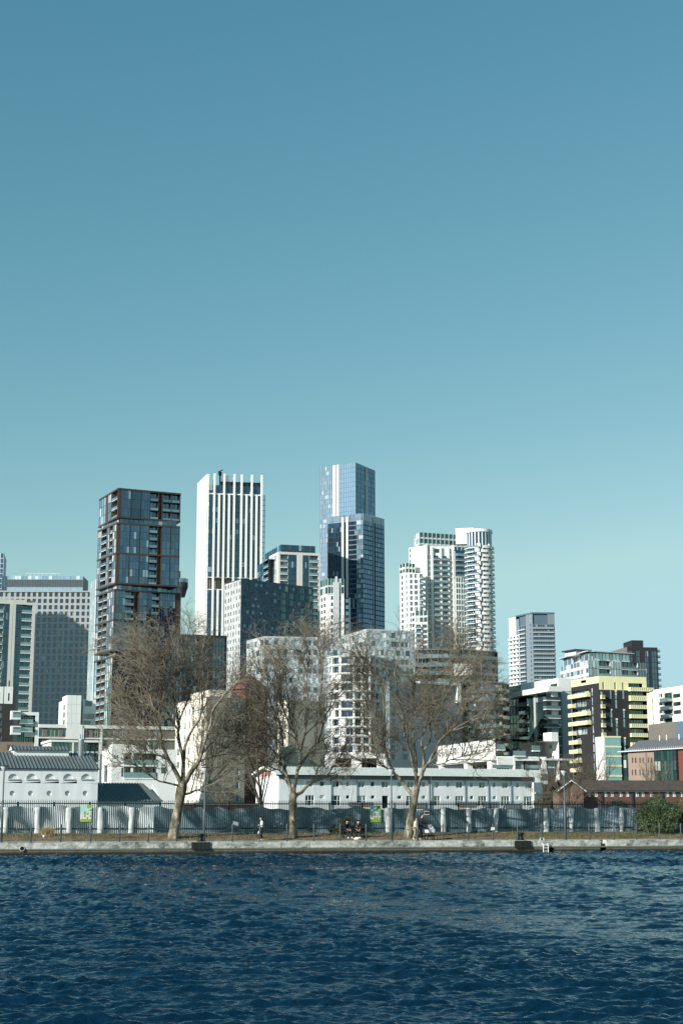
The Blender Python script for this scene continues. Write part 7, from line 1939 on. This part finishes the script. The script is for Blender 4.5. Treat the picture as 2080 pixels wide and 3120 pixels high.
def leafm(name, c0, c1, c2):
    m, nt, out = newmat(name); b = nd(nt, 'ShaderNodeBsdfPrincipled'); b.inputs['Roughness'].default_value = .55
    c = ramp(nt, rnd_node(nt), [(0, c0), (.55, c1), (1, c2)]); nt.links.new(c, b.inputs['Base Color'])
    tr = nd(nt, 'ShaderNodeBsdfTranslucent'); nt.links.new(c, tr.inputs['Color']); ms = nd(nt, 'ShaderNodeMixShader'); ms.inputs[0].default_value = .2
    nt.links.new(b.outputs[0], ms.inputs[1]); nt.links.new(tr.outputs[0], ms.inputs[2]); nt.links.new(ms.outputs[0], out.inputs[0]); M[name] = m
leafm('leaf', rgb(52, 70, 46), rgb(88, 114, 70), rgb(132, 152, 98)); leafm('leaf_dark', rgb(26, 38, 28), rgb(40, 56, 38), rgb(62, 80, 50)); leafm('leaf_olive', rgb(86, 84, 46), rgb(120, 114, 60), rgb(150, 138, 78))
leafm('grass', rgb(60, 72, 40), rgb(86, 98, 54), rgb(128, 122, 78)); leafm('dry_grass', rgb(128, 112, 78), rgb(160, 142, 104), rgb(190, 172, 130)); leafm('litter', rgb(70, 56, 40), rgb(116, 92, 66), rgb(170, 146, 112))
def leaf(b, p, s, rs, mi, droop=0):
    d = vrand(rs); d.z -= droop; d.normalize(); x = d.cross(vrand(rs)).normalized(); y = d
    n = len(b.v)
    for q in (p, p + y * s * .5 + x * s * .28, p + y * s, p + y * s * .5 - x * s * .28): b.v.append((q.x, q.y, q.z))
    b.f.append((n, n + 1, n + 2, n + 3)); b.m.append(mi)
def bush(name, label, centre, lobes, nl, size, mat, seed, cat='bush', stems=9):
    rs = random.Random(seed); t = thing(name, label, cat, centre); b = MB(); mi = b.mi(mat); s = TB()
    tot = sum(r[3] * r[4] * r[5] for r in lobes)
    for (x, y, z, rx, ry, rz) in lobes:
        c = centre + Vector((x, y, z)); n = int(nl * rx * ry * rz / tot)
        cl = [(c + Vector((v.x * rx, v.y * ry, v.z * rz)) * rs.uniform(.55, 1.0) ** .5) for v in (vrand(rs) for _ in range(max(10, n // 26)))]
        for p0 in cl:
            s.tube([c + (p0 - c) * .2, c + (p0 - c) * .6 + vrand(rs) * .08, p0 + (p0 - c) * .1], .014, .005, 3)
            rr_ = rs.uniform(.16, .32) * min(1.4, max(rx, .6))
            for k in range(26): leaf(b, p0 + vrand(rs) * rr_ * rs.random() ** .5, size * rs.uniform(.6, 1.3), rs, mi, .2)
    for k in range(stems):
        l = rs.choice(lobes); s.tube([centre + Vector((rs.uniform(-.2, .2), rs.uniform(-.2, .2), -.05)), centre + Vector((l[0] * .5, l[1] * .5, l[2] * .6)), centre + Vector(l[:3])], .04, .015, 5)
    s.build('stems', 'twig_brown', t); b.build('foliage', t)
p = qat(1998, 5.6)
bush('green_bush', 'large leafy green bush in front of the fence at the right', p, [(-.3, 0, .9, 1.25, .9, .9), (.6, .1, 1.0, 1.2, .9, 1.0), (0, 0, 1.9, 1.0, .8, .8), (.25, 0, 2.6, .6, .5, .5), (-1.0, 0, 1.4, .8, .6, .6), (1.25, 0, 1.7, .7, .6, .6), (.9, 0, 2.2, .5, .5, .45)], 17000, .085, 'leaf', 1)
p = qat(2070, 6.4)
bush('olive_bush', 'yellowish olive bush at the right edge behind the green bush', p, [(0, 0, 1.4, .8, .6, .7), (.5, 0, 2.2, .7, .5, .5), (.9, 0, 1.2, .8, .6, .8)], 6000, .08, 'leaf_olive', 2)
c = at(1876, 2452, 200); c.z = GZ
bush('round_evergreen', 'dark rounded evergreen shrub in front of the red brick terrace', c, [(0, 0, 1.6, 1.6, 1.3, 1.5), (-.9, 0, 1.0, 1, 1, 1), (.9, 0, 1.1, 1.1, 1, 1)], 9000, .14, 'leaf_dark', 3)
c = at(1652, 2445, 215); c.z = GZ
bush('olive_hedge', 'olive clipped hedge beside the right end of the white terrace', c, [(-.6, 0, 1.9, 1.0, .8, 1.5), (.7, 0, 1.7, 1.0, .8, 1.3), (0, 0, 1.0, 1.4, .9, 1)], 6500, .14, 'leaf_olive', 4, 'hedge')
bush('dark_undergrowth', 'dark green weedy shrub beside the bench in the shade', qat(1028, 5.6), [(0, 0, .35, .6, .4, .4), (.3, 0, .8, .45, .3, .4), (.8, .3, 1.2, .35, .3, .25)], 2600, .07, 'leaf_dark', 5)
# grass, leaf litter
def scatter(name, mat, spots, seed, hgt, w_, per, kind='stuff', droop=False):
    rs = random.Random(seed); b = MB(); mi = b.mi(mat)
    for (u, d, su, sd_, n) in spots:
        for k in range(n * per):
            uu = rs.gauss(u, su); dd = min(max(rs.gauss(d, sd_), 2.75), 7.2); p = qat(uu, dd, .0)
            h = hgt * rs.uniform(.5, 1.2); a = rs.uniform(0, 6.28); x = Vector((math.cos(a), math.sin(a), 0)) * w_
            if droop: leaf(b, p + Vector((0, 0, .02)), w_ * 3 * rs.uniform(.5, 1.3), rs, mi); continue
            tip = p + Vector((rs.gauss(0, .35) * h, rs.gauss(0, .35) * h, h)); n0 = len(b.v)
            for q in (p - x, p + x, tip): b.v.append((q.x, q.y, q.z))
            b.f.append((n0, n0 + 1, n0 + 2)); b.m.append(mi)
    tag(b.build(name), kind=kind)
rs = random.Random(77)
scatter('grass', 'grass', [(rs.uniform(-30, 2110), rs.uniform(3.6, 7.2), rs.uniform(8, 45), .5, rs.randint(15, 60)) for _ in range(90)] + [(u, 4.2, 30, .8, 120) for u in (1590, 1640, 1730, 1770, 1850, 1930)], 5, .16, .012, 3)
scatter('leaf_litter', 'litter', [(rs.uniform(-30, 2110), rs.uniform(3.0, 6.5), 70, 1.0, 60) for _ in range(90)], 6, .1, .02, 2, droop=True)
p = qat(145, 5.6); t = thing('dry_grass_tuft', 'pale dry grass tuft on the bank between the left white bundles', 'grass tuft', p); b = MB(); mi = b.mi('dry_grass'); rs = random.Random(2)
for k in range(900):
    a = rs.uniform(0, 6.28); r = abs(rs.gauss(0, .26)); q = p + Vector((math.cos(a) * r, math.sin(a) * r * .6, 0)); h = rs.uniform(.25, .75); x = Vector((.010, 0, 0)); n0 = len(b.v)
    for v in (q - x, q + x, q + Vector((rs.gauss(0, .2), rs.gauss(0, .2), h))): b.v.append(tuple(v))
    b.f.append((n0, n0 + 1, n0 + 2)); b.m.append(mi)
b.build('blades', t)

# ================================================================== SMALL GARDEN BUILDINGS BEHIND THE FENCE
for (u, vr, ve, hw, Y, lab, mat) in ((1426, 2443, 2458, 26, 190, 'grey felt roofed garden shed before the white terrace, behind the second lamp from the right', 'roof_slate'), (1498, 2443, 2460, 20, 195, 'small pointed garden shed before the white terrace, nearest the white notice', 'roof_teal'), (1562, 2448, 2464, 20, 190, 'dark blue garden shed before the right end of the white terrace', 'roof_teal'), (1100, 2444, 2456, 34, 200, 'grey roofed garden shed before the middle of the white terrace', 'roof_slate'), (1276, 2446, 2462, 22, 190, 'small garden shed just right of the right plane tree trunk', 'roof_teal')):
    a, c_ = at(u - hw, ve, Y), at(u + hw, ve, Y); zr = at(u, vr, Y).z; f = Fr(a, c_); B = Bld('garden_shed', lab, base_of(a, c_), 'shed', 'garden sheds behind the fence')
    W = B.m('wall'); W.wall(f, 0, f.L, GZ, a.z, [], 'taupe')
    for q0, q1 in ((f.L, 1), (0, -1)): g = Fr(f.P(q0, 0), f.P(q0, 0, -2.4 )) if q1 > 0 else Fr(f.P(q0, 0, -2.4), f.P(q0, 0)); W.poly((g.P(0, GZ), g.P(g.L, GZ), g.P(g.L, a.z), g.P(g.L / 2, zr - .05), g.P(0, a.z)), 'taupe')
    b = MB(); b.poly((f.P(-.15, a.z, .15), f.P(f.L + .15, a.z, .15), f.P(f.L + .15, zr, -1.2), f.P(-.15, zr, -1.2)), mat); b.poly((f.P(f.L + .15, a.z, -2.55), f.P(-.15, a.z, -2.55), f.P(-.15, zr, -1.2), f.P(f.L + .15, zr, -1.2)), mat); B.part('roof', b); B.finish()
# white wall, timber screen and brick wall between the terraces
f = Fr(at(1625, 2400, 262), at(1652, 2400, 264)); t = thing('garden_wall', 'white garden wall piece at the right end of the white terrace', 'wall', base_of(f.P(0, 0), f.P(f.L, 0)))
b = MB(); b.box(f, 0, f.L, GZ, at(1640, 2384, 263).z, -.3, 0, 'render_white'); b.build('panel', t); b = MB(); b.box(f, -.3, f.L + 1, at(1640, 2419, 263).z, at(1640, 2415, 263).z, .01, .5, 'white'); b.build('ledge', t)
f = Fr(at(1648, 2390, 265), at(1702, 2390, 268)); t = thing('timber_screen', 'brown slatted timber screen between the white terrace and the brick gable', 'fence', base_of(f.P(0, 0), f.P(f.L, 0))); b = MB(); zt_ = at(1675, 2390, 266).z
b.box(f, 0, f.L, GZ, zt_, -.12, -.06, 'brown_wood')
for k in range(26): a = f.L * k / 26; b.box(f, a, a + f.L / 40, GZ, zt_ - .01, -.055, .0, 'brown_wood')
b.build('slat_panel', t); b = MB(); b.box(f, 0, f.L, zt_ - 2.2, zt_ - 2.0, .01, .1, 'pale_grey'); b.build('rail', t)
f = Fr(at(560, 2452, 140), at(790, 2452, 144)); t = thing('brick_garden_wall', 'low red brick wall just behind the fence below the cream tower', 'wall', base_of(f.P(0, 0), f.P(f.L, 0))); b = MB(); b.box(f, 0, f.L, GZ, at(700, 2452, 142).z, -.25, 0, 'brick_brown'); b.build('panel', t); b = MB(); b.box(f, -.02, f.L + .02, at(700, 2452, 142).z + .002, at(700, 2452, 142).z + .08, -.29, .04, 'concrete'); b.build('coping', t)

# ================================================================== PEOPLE
def skinmesh(name, V, E, mat, parent, origin, sub=1):
    me = bpy.data.meshes.new(name); me.from_pydata([v[:3] for v in V], E, []); o = bpy.data.objects.new(name, me); COL.objects.link(o)
    sk = o.modifiers.new('skin', 'SKIN'); sk.use_smooth_shade = True
    sv = me.skin_vertices[0].data
    for i, v in enumerate(V): sv[i].radius = (v[3], v[4] if len(v) > 4 else v[3]); sv[i].use_root = (i == 0)
    ss = o.modifiers.new('sub', 'SUBSURF'); ss.levels = sub; ss.render_levels = sub
    dg = bpy.context.evaluated_depsgraph_get(); m2 = bpy.data.meshes.new_from_object(o.evaluated_get(dg)); o.modifiers.clear(); o.data = m2
    m2.materials.clear(); m2.materials.append(M[mat]); o.parent = parent
    return o
P_('skin', rgb(200, 156, 130), .55, .05); P_('skin_dark', rgb(120, 84, 66), .55, .05); P_('hair_black', rgb(24, 20, 20), .5, .1); P_('hair_brown', rgb(62, 44, 34), .5, .1); P_('cloth_navy', rgb(34, 38, 48), .85, .1); P_('cloth_black', rgb(24, 22, 28), .85, .1)
P_('cloth_pale', rgb(196, 208, 206), .85, .08); P_('cloth_teal', rgb(112, 138, 142), .85, .1); P_('cloth_beige', rgb(190, 180, 158), .85, .1); P_('cloth_khaki', rgb(150, 138, 112), .85, .1); P_('beanie_grey', rgb(112, 120, 124), .9, .1); P_('shoe_white', rgb(230, 228, 222), .6, .05); P_('cloth_red', rgb(96, 38, 36), .85, .1); P_('hat_cream', rgb(226, 218, 200), .8, .05)
def person(loc, yaw, h, label, J, top, bottom, shoe, hair, skin='skin', hat=None, long_hair=False, group=None, coat=0):
    """J: joints in local metres (x forward, y left, z up) for a 1.75 m body"""
    t = thing('person', label, 'person', loc, group); t.rotation_euler = (0, 0, yaw); s = h / 1.75; t.scale = (s, s, s)
    def v(n, r, r2=None): p = J[n]; return (p[0], p[1], p[2], r, r2 or r)
    def mid(a, b, f=.5): return tuple(J[a][i] + (J[b][i] - J[a][i]) * f for i in range(3))
    hd = J['head']; fw = J.get('look', (1, 0, 0)); F_ = Vector(fw).normalized(); nk = J['neck']; H = Vector(hd)
    V = [v('pelvis', .13, .11), (*mid('pelvis', 'chest', .5), .12, .10), v('chest', .15, .11), (*nk, .06), (*(H - F_ * .01 - Vector((0, 0, .10))), .055), (*(H + F_ * .01 - Vector((0, 0, .05))), .075), (*H, .095), (*(H + Vector((0, 0, .07)) - F_ * .01), .078)]
    E = [(0, 1), (1, 2), (2, 3), (3, 4), (4, 5), (5, 6), (6, 7)]
    V += [(*(H + F_ * .105 - Vector((0, 0, .01))), .014)]; E.append((6, 8))       # nose
    sd_ = F_.cross(Vector((0, 0, 1))).normalized()
    for k in (-1, 1): V.append((*(H + sd_ * .095 * k - Vector((0, 0, .005))), .02)); E.append((6, len(V) - 1))   # ears
    for q in 'lr':
        i = len(V); V += [v(q + 'sh', .06), v(q + 'el', .043), v(q + 'wr', .03)]; E += [(2, i), (i, i + 1), (i + 1, i + 2)]
        w_ = Vector(J[q + 'wr']); d = (w_ - Vector(J[q + 'el'])).normalized(); sx = d.cross(Vector((0, 0, 1)) if abs(d.z) < .9 else Vector((1, 0, 0))).normalized(); up = sx.cross(d)
        V.append((*(w_ + d * .07), .034, .02)); pi = len(V) - 1; E.append((i + 2, pi))
        for k, L in ((-1.5, .065), (-.5, .08), (.5, .085), (1.5, .07)):
            b0 = w_ + d * .10 + sx * .02 * k; V += [(*b0, .009), (*(b0 + d * L * .5 - up * .012), .0085), (*(b0 + d * L * .8 - up * .045), .007)]; m_ = len(V); E += [(pi, m_ - 3), (m_ - 3, m_ - 2), (m_ - 2, m_ - 1)]
        b0 = w_ + d * .05 + sx * .035; V += [(*b0, .011), (*(b0 + d * .045 + sx * .02 - up * .02), .009)]; m_ = len(V); E += [(pi, m_ - 2), (m_ - 2, m_ - 1)]
        i = len(V); V += [v(q + 'hip', .09), v(q + 'kn', .06), v(q + 'an', .04)]; E += [(0, i), (i, i + 1), (i + 1, i + 2)]
        V.append((*J[q + 'to'], .035)); E.append((i + 2, len(V) - 1))
    body = skinmesh('body', V, E, skin, t, loc)
    # eyes and mouth as tiny set-in features
    b = MB()
    for k in (-1, 1): b.ball(H + F_ * .088 + sd_ * .034 * k + Vector((0, 0, .012)), .011, 'hair_black', 6, 4)
    b.ball(H + F_ * .088 - Vector((0, 0, .055)), (.012, .022, .006), 'cloth_red', 6, 4)
    o = b.build('face', None); o.parent = body
    # clothes
    Vt = [v('pelvis', .15 + coat * .02, .13), (*mid('pelvis', 'chest', .5), .14 + coat * .02, .12), v('chest', .17, .13), (*nk, .075)]; Et = [(0, 1), (1, 2), (2, 3)]
    if coat: Vt.append((*(Vector(J['pelvis']) + Vector((0, 0, -.22))), .16)); Et.append((0, 4))
    for q in 'lr': i = len(Vt); Vt += [v(q + 'sh', .075), v(q + 'el', .06), (*mid(q + 'el', q + 'wr', .93), .045)]; Et += [(2, i), (i, i + 1), (i + 1, i + 2)]
    skinmesh('jacket', Vt, Et, top, t, loc)
    Vb = [v('pelvis', .145, .125)]; Eb = []
    for q in 'lr': i = len(Vb); Vb += [v(q + 'hip', .11), v(q + 'kn', .085), (*mid(q + 'kn', q + 'an', .95), .065)]; Eb += [(0, i), (i, i + 1), (i + 1, i + 2)]
    skinmesh('trousers', Vb, Eb, bottom, t, loc)
    for q in 'lr':
        a, to = Vector(J[q + 'an']), Vector(J[q + 'to']); d = (to - a); d.z = 0; he = a - d * .25 - Vector((0, 0, .03))
        skinmesh('shoe', [(*he, .045), (*(a + d * .4 - Vector((0, 0, .035))), .05, .045), (*to, .042, .035)], [(0, 1), (1, 2)], shoe, t, loc)
    Vh = [(*(H + Vector((0, 0, .05)) - F_ * .035), .088), (*(H + Vector((0, 0, .11)) - F_ * .01), .055), (*(H - Vector((0, 0, .04)) - F_ * .075), .06)]; Eh = [(0, 1), (0, 2)]
    if long_hair: Vh += [(*(H - Vector((0, 0, .20)) - F_ * .11), .075), (*(H - Vector((0, 0, .38)) - F_ * .15), .055)]; Eh += [(2, 3), (3, 4)]
    skinmesh('hair', Vh, Eh, hair, t, loc)
    if hat: skinmesh('hat', [(*(H + Vector((0, 0, .055)) - F_ * .008), .107), (*(H + Vector((0, 0, .12)) - F_ * .015), .075)], [(0, 1)], hat, t, loc)
    return t
def stand(stride=.0, arms=None, lean=0.0):
    J = dict(pelvis=(0, 0, .95), chest=(.02 + lean, 0, 1.27), neck=(.03 + lean * 1.6, 0, 1.47), head=(.06 + lean * 2, 0, 1.64), lsh=(.02 + lean, .19, 1.40), rsh=(.02 + lean, -.19, 1.40), lhip=(0, .09, .90), rhip=(0, -.09, .90),
             lkn=(.05 + stride * .5, .10, .50), rkn=(.05 - stride * .3, -.10, .50), lan=(stride, .10, .09), ran=(-stride, -.10, .09 + (.04 if stride else 0)), lto=(stride + .17, .11, .04), rto=(-stride + .16, -.11, .04),
             lel=(-.03 + lean, .25, 1.13), rel=(-.03 + lean, -.25, 1.13), lwr=(.08 + lean, .24, .88), rwr=(.08 + lean, -.24, .88))
    J.update(arms or {}); return J
yq = math.atan2(qd.y, qd.x)
# woman looking down, hands together in front
person(qat(798, 2.3), yq + math.pi, 1.62, 'person with long dark hair, pale top and dark trousers beside a small child', stand(.06, dict(head=(.09, 0, 1.62), look=(1, 0, -.45), lel=(.02, .24, 1.14), rel=(.02, -.24, 1.14), lwr=(.24, .08, 1.13), rwr=(.24, -.08, 1.13))), 'cloth_pale', 'cloth_black', 'shoe_white', 'hair_black', long_hair=True, coat=1)
# toddler bending forward
person(qat(786, 2.3), yq, .82, 'small child as person in cream hat and dark red trousers leaning forward', stand(.04, dict(chest=(.14, 0, 1.22), neck=(.22, 0, 1.38), head=(.28, 0, 1.50), look=(1, .5, -.4), lsh=(.16, .17, 1.32), rsh=(.16, -.17, 1.32), lel=(.3, .2, 1.1), rel=(.3, -.2, 1.1), lwr=(.42, .15, .95), rwr=(.42, -.15, .95)), .0), 'hat_cream', 'cloth_red', 'shoe_white', 'hair_brown', hat='hat_cream')
# couple with the pram
person(qat(1280, 2.2), yq, 1.82, 'person in a dark jacket and grey knitted hat pushing the white pram', stand(.16, dict(lel=(.22, .24, 1.17), rel=(.22, -.24, 1.17), lwr=(.50, .2, 1.05), rwr=(.50, -.2, 1.05), look=(1, -.1, -.15)), .05), 'cloth_navy', 'cloth_navy', 'shoe_white', 'hair_black', hat='beanie_grey', coat=1)
person(qat(1263, 2.0), yq, 1.58, 'person in a beige jacket, khaki trousers and white shoes walking behind the pram pusher', stand(.17, dict(look=(1, 0, -.2)), .04), 'cloth_beige', 'cloth_khaki', 'shoe_white', 'hair_brown', coat=1)
# pram
pp = qat(1308, 2.2); t = thing('pram', 'white pram with a folded hood and black wheeled frame', 'pram', pp); L = Matrix.Translation(pp) @ Matrix.Rotation(yq, 4, 'Z')
g = lambda x, y, z: tuple(L @ Vector((x, y, z)))
P_('pram_white', rgb(236, 236, 234), .6, .04)
b = MB(); mi = b.mi('pram_white'); prof = [(.50, .8, .62), (.54, .88, .66), (.70, .92, .70), (.72, .92, .70)]; i0 = 0
for (z, sx, sy) in prof:
    for k in range(16):
        a = 2 * math.pi * k / 16; c_, s_ = math.cos(a), math.sin(a); e = 4; r = (abs(c_) ** e + abs(s_) ** e) ** (-1 / e); b.v.append(g(.43 * sx * r * c_, .27 * sy * r * s_ * 1.2, z + (.02 * c_ if z > .6 else 0)))
for i in range(3):
    for k in range(16): b.f.append((i * 16 + k, i * 16 + (k + 1) % 16, (i + 1) * 16 + (k + 1) % 16, (i + 1) * 16 + k)); b.m.append(mi)
b.f.append(tuple(range(15, -1, -1))); b.m.append(mi); b.f.append(tuple(48 + k for k in range(16))); b.m.append(mi); b.build('carrycot', t)
b = MB(); mi = b.mi('pram_white')
for j in range(7):
    a = math.radians(8 + j * 17); n = 9
    for k in range(n + 1):
        ph = math.pi * k / n; y = -.22 * math.cos(ph); r = .34 * (.25 + .75 * math.sin(ph) ** .6); b.v.append(g(.02 + r * math.cos(a) * .95, y, .73 + r * math.sin(a)))
for j in range(6):
    for k in range(9): q = j * 10 + k; b.f.append((q, q + 1, q + 11, q + 10)); b.m.append(mi)
b.build('hood', t)
b = MB()
for s in (-.22, .22):
    b.tube([g(-.62, s, 1.02), g(-.2, s, .72), g(.36, s, .28)], .016, 6, 'black_metal'); b.tube([g(-.34, s, .16), g(.1, s, .46), g(.16, s, .52)], .016, 6, 'black_metal')
b.tube([g(-.62, -.22, 1.02), g(-.62, .22, 1.02)], .02, 6, 'black_metal'); b.tube([g(-.34, -.26, .15), g(-.34, .26, .15)], .014, 6, 'black_metal'); b.tube([g(.36, -.26, .13), g(.36, .26, .13)], .014, 6, 'black_metal'); b.build('frame', t)
for x, r in ((-.34, .15), (.36, .12)):
    for y in (-.27, .27):
        b = MB(); pts = [g(x + r * .85 * math.cos(a), y, r + r * .85 * math.sin(a)) for a in [2 * math.pi * k / 18 for k in range(19)]]; b.tube(pts, r * .16, 6, 'black_metal', cap=False)
        for k in range(5): a = 2 * math.pi * k / 5; b.tube([g(x, y, r), g(x + r * .8 * math.cos(a), y, r + r * .8 * math.sin(a))], .007, 4, 'steel')
        b.build('wheel', t)
b = MB(); c8 = [g(*q) for q in ((-.3, -.2, .2), (.3, -.2, .2), (.3, .2, .2), (-.3, .2, .2), (-.34, -.23, .36), (.34, -.23, .36), (.34, .23, .36), (-.34, .23, .36))]; n0 = len(b.v); b.v += c8; mi = b.mi('black_metal')
for q in ((0, 1, 5, 4), (1, 2, 6, 5), (2, 3, 7, 6), (3, 0, 4, 7), (3, 2, 1, 0)): b.f.append(q); b.m.append(mi)
b.build('basket', t)
# bench with two people in the shade
bp = qat(1078, 3.7); t = thing('park_bench', 'dark wooden bench in the shade between the middle and right plane trees', 'bench', bp); BF = Fr(bp - Vector((qd.x, qd.y, 0)) * .9, bp + Vector((qd.x, qd.y, 0)) * .9); z0 = bp.z
b = MB()
for k in range(4): b.box(BF, 0, 1.8, z0 + .42, z0 + .45, -.36 + k * .11, -.27 + k * .11, 'timber_dark')
b.build('seat', t); b = MB()
for k in range(3): b.box(BF, 0, 1.8, z0 + .55 + k * .12, z0 + .64 + k * .12, -.44 - k * .02, -.41 - k * .02, 'timber_dark')
b.build('backrest', t)
for a in (.1, 1.64):
    for o0, o1, zt_ in ((-.46, -.40, .86), (.0, .06, .64)): b = MB(); b.box(BF, a, a + .06, z0 - .08, z0 + zt_, o0, o1, 'black_metal'); b.build('leg', t)
    b = MB(); b.box(BF, a, a + .06, z0 + .645, z0 + .69, -.40, .06, 'black_metal'); b.build('armrest', t)
def sit(lean=.0, look=(1, 0, 0), arms=None):
    J = dict(pelvis=(0, 0, .52), chest=(.03 + lean, 0, .86), neck=(.05 + lean * 1.7, 0, 1.05), head=(.10 + lean * 2.2, 0, 1.20 - lean * .3), lsh=(.03 + lean, .19, .98), rsh=(.03 + lean, -.19, .98), lhip=(.08, .1, .52), rhip=(.08, -.1, .52), lkn=(.46, .14, .50), rkn=(.46, -.14, .50), lan=(.50, .14, .09), ran=(.44, -.14, .09), lto=(.66, .16, .04), rto=(.60, -.16, .04),
             lel=(.16 + lean, .24, .74), rel=(.16 + lean, -.24, .74), lwr=(.36, .12, .64), rwr=(.36, -.12, .64), look=look); J.update(arms or {}); return J
yb = yq - math.pi / 2
q = Vector(BF.P(.38, z0 - .04, -.22)); person(q, yb + .35, 1.72, 'person in dark clothes sitting at the left end of the shaded bench', sit(.02, (1, .5, 0)), 'cloth_black', 'cloth_navy', 'shoe_white', 'hair_black')
q = Vector(BF.P(1.25, z0 - .04, -.22)); person(q, yb - .2, 1.72, 'person with brown hair bending forward on the right half of the shaded bench', sit(.14, (1, -.3, -.8)), 'cloth_black', 'cloth_black', 'shoe_white', 'hair_brown')
p = qat(1086, 2.6); b = MB(); b.ball(p + Vector((0, 0, .09)), (.19, .12, .10), 'shoe_white', 14, 9, .22, random.Random(4)); b.ball(p + Vector((.13, 0, .14)), (.08, .06, .07), 'shoe_white', 10, 7, .25, random.Random(5)); tag(b.build('carrier_bag', origin=p), 'crumpled white carrier bag on the path in front of the bench', 'bag')
p = qat(134, 4.6); b = MB(); b.ball(p + Vector((0, 0, .07)), (.08, .06, .10), 'shoe_white', 10, 7, .2, random.Random(6)); tag(b.build('litter_bag', origin=p), 'small white scrap of litter on the bank below the dry grass', 'litter')
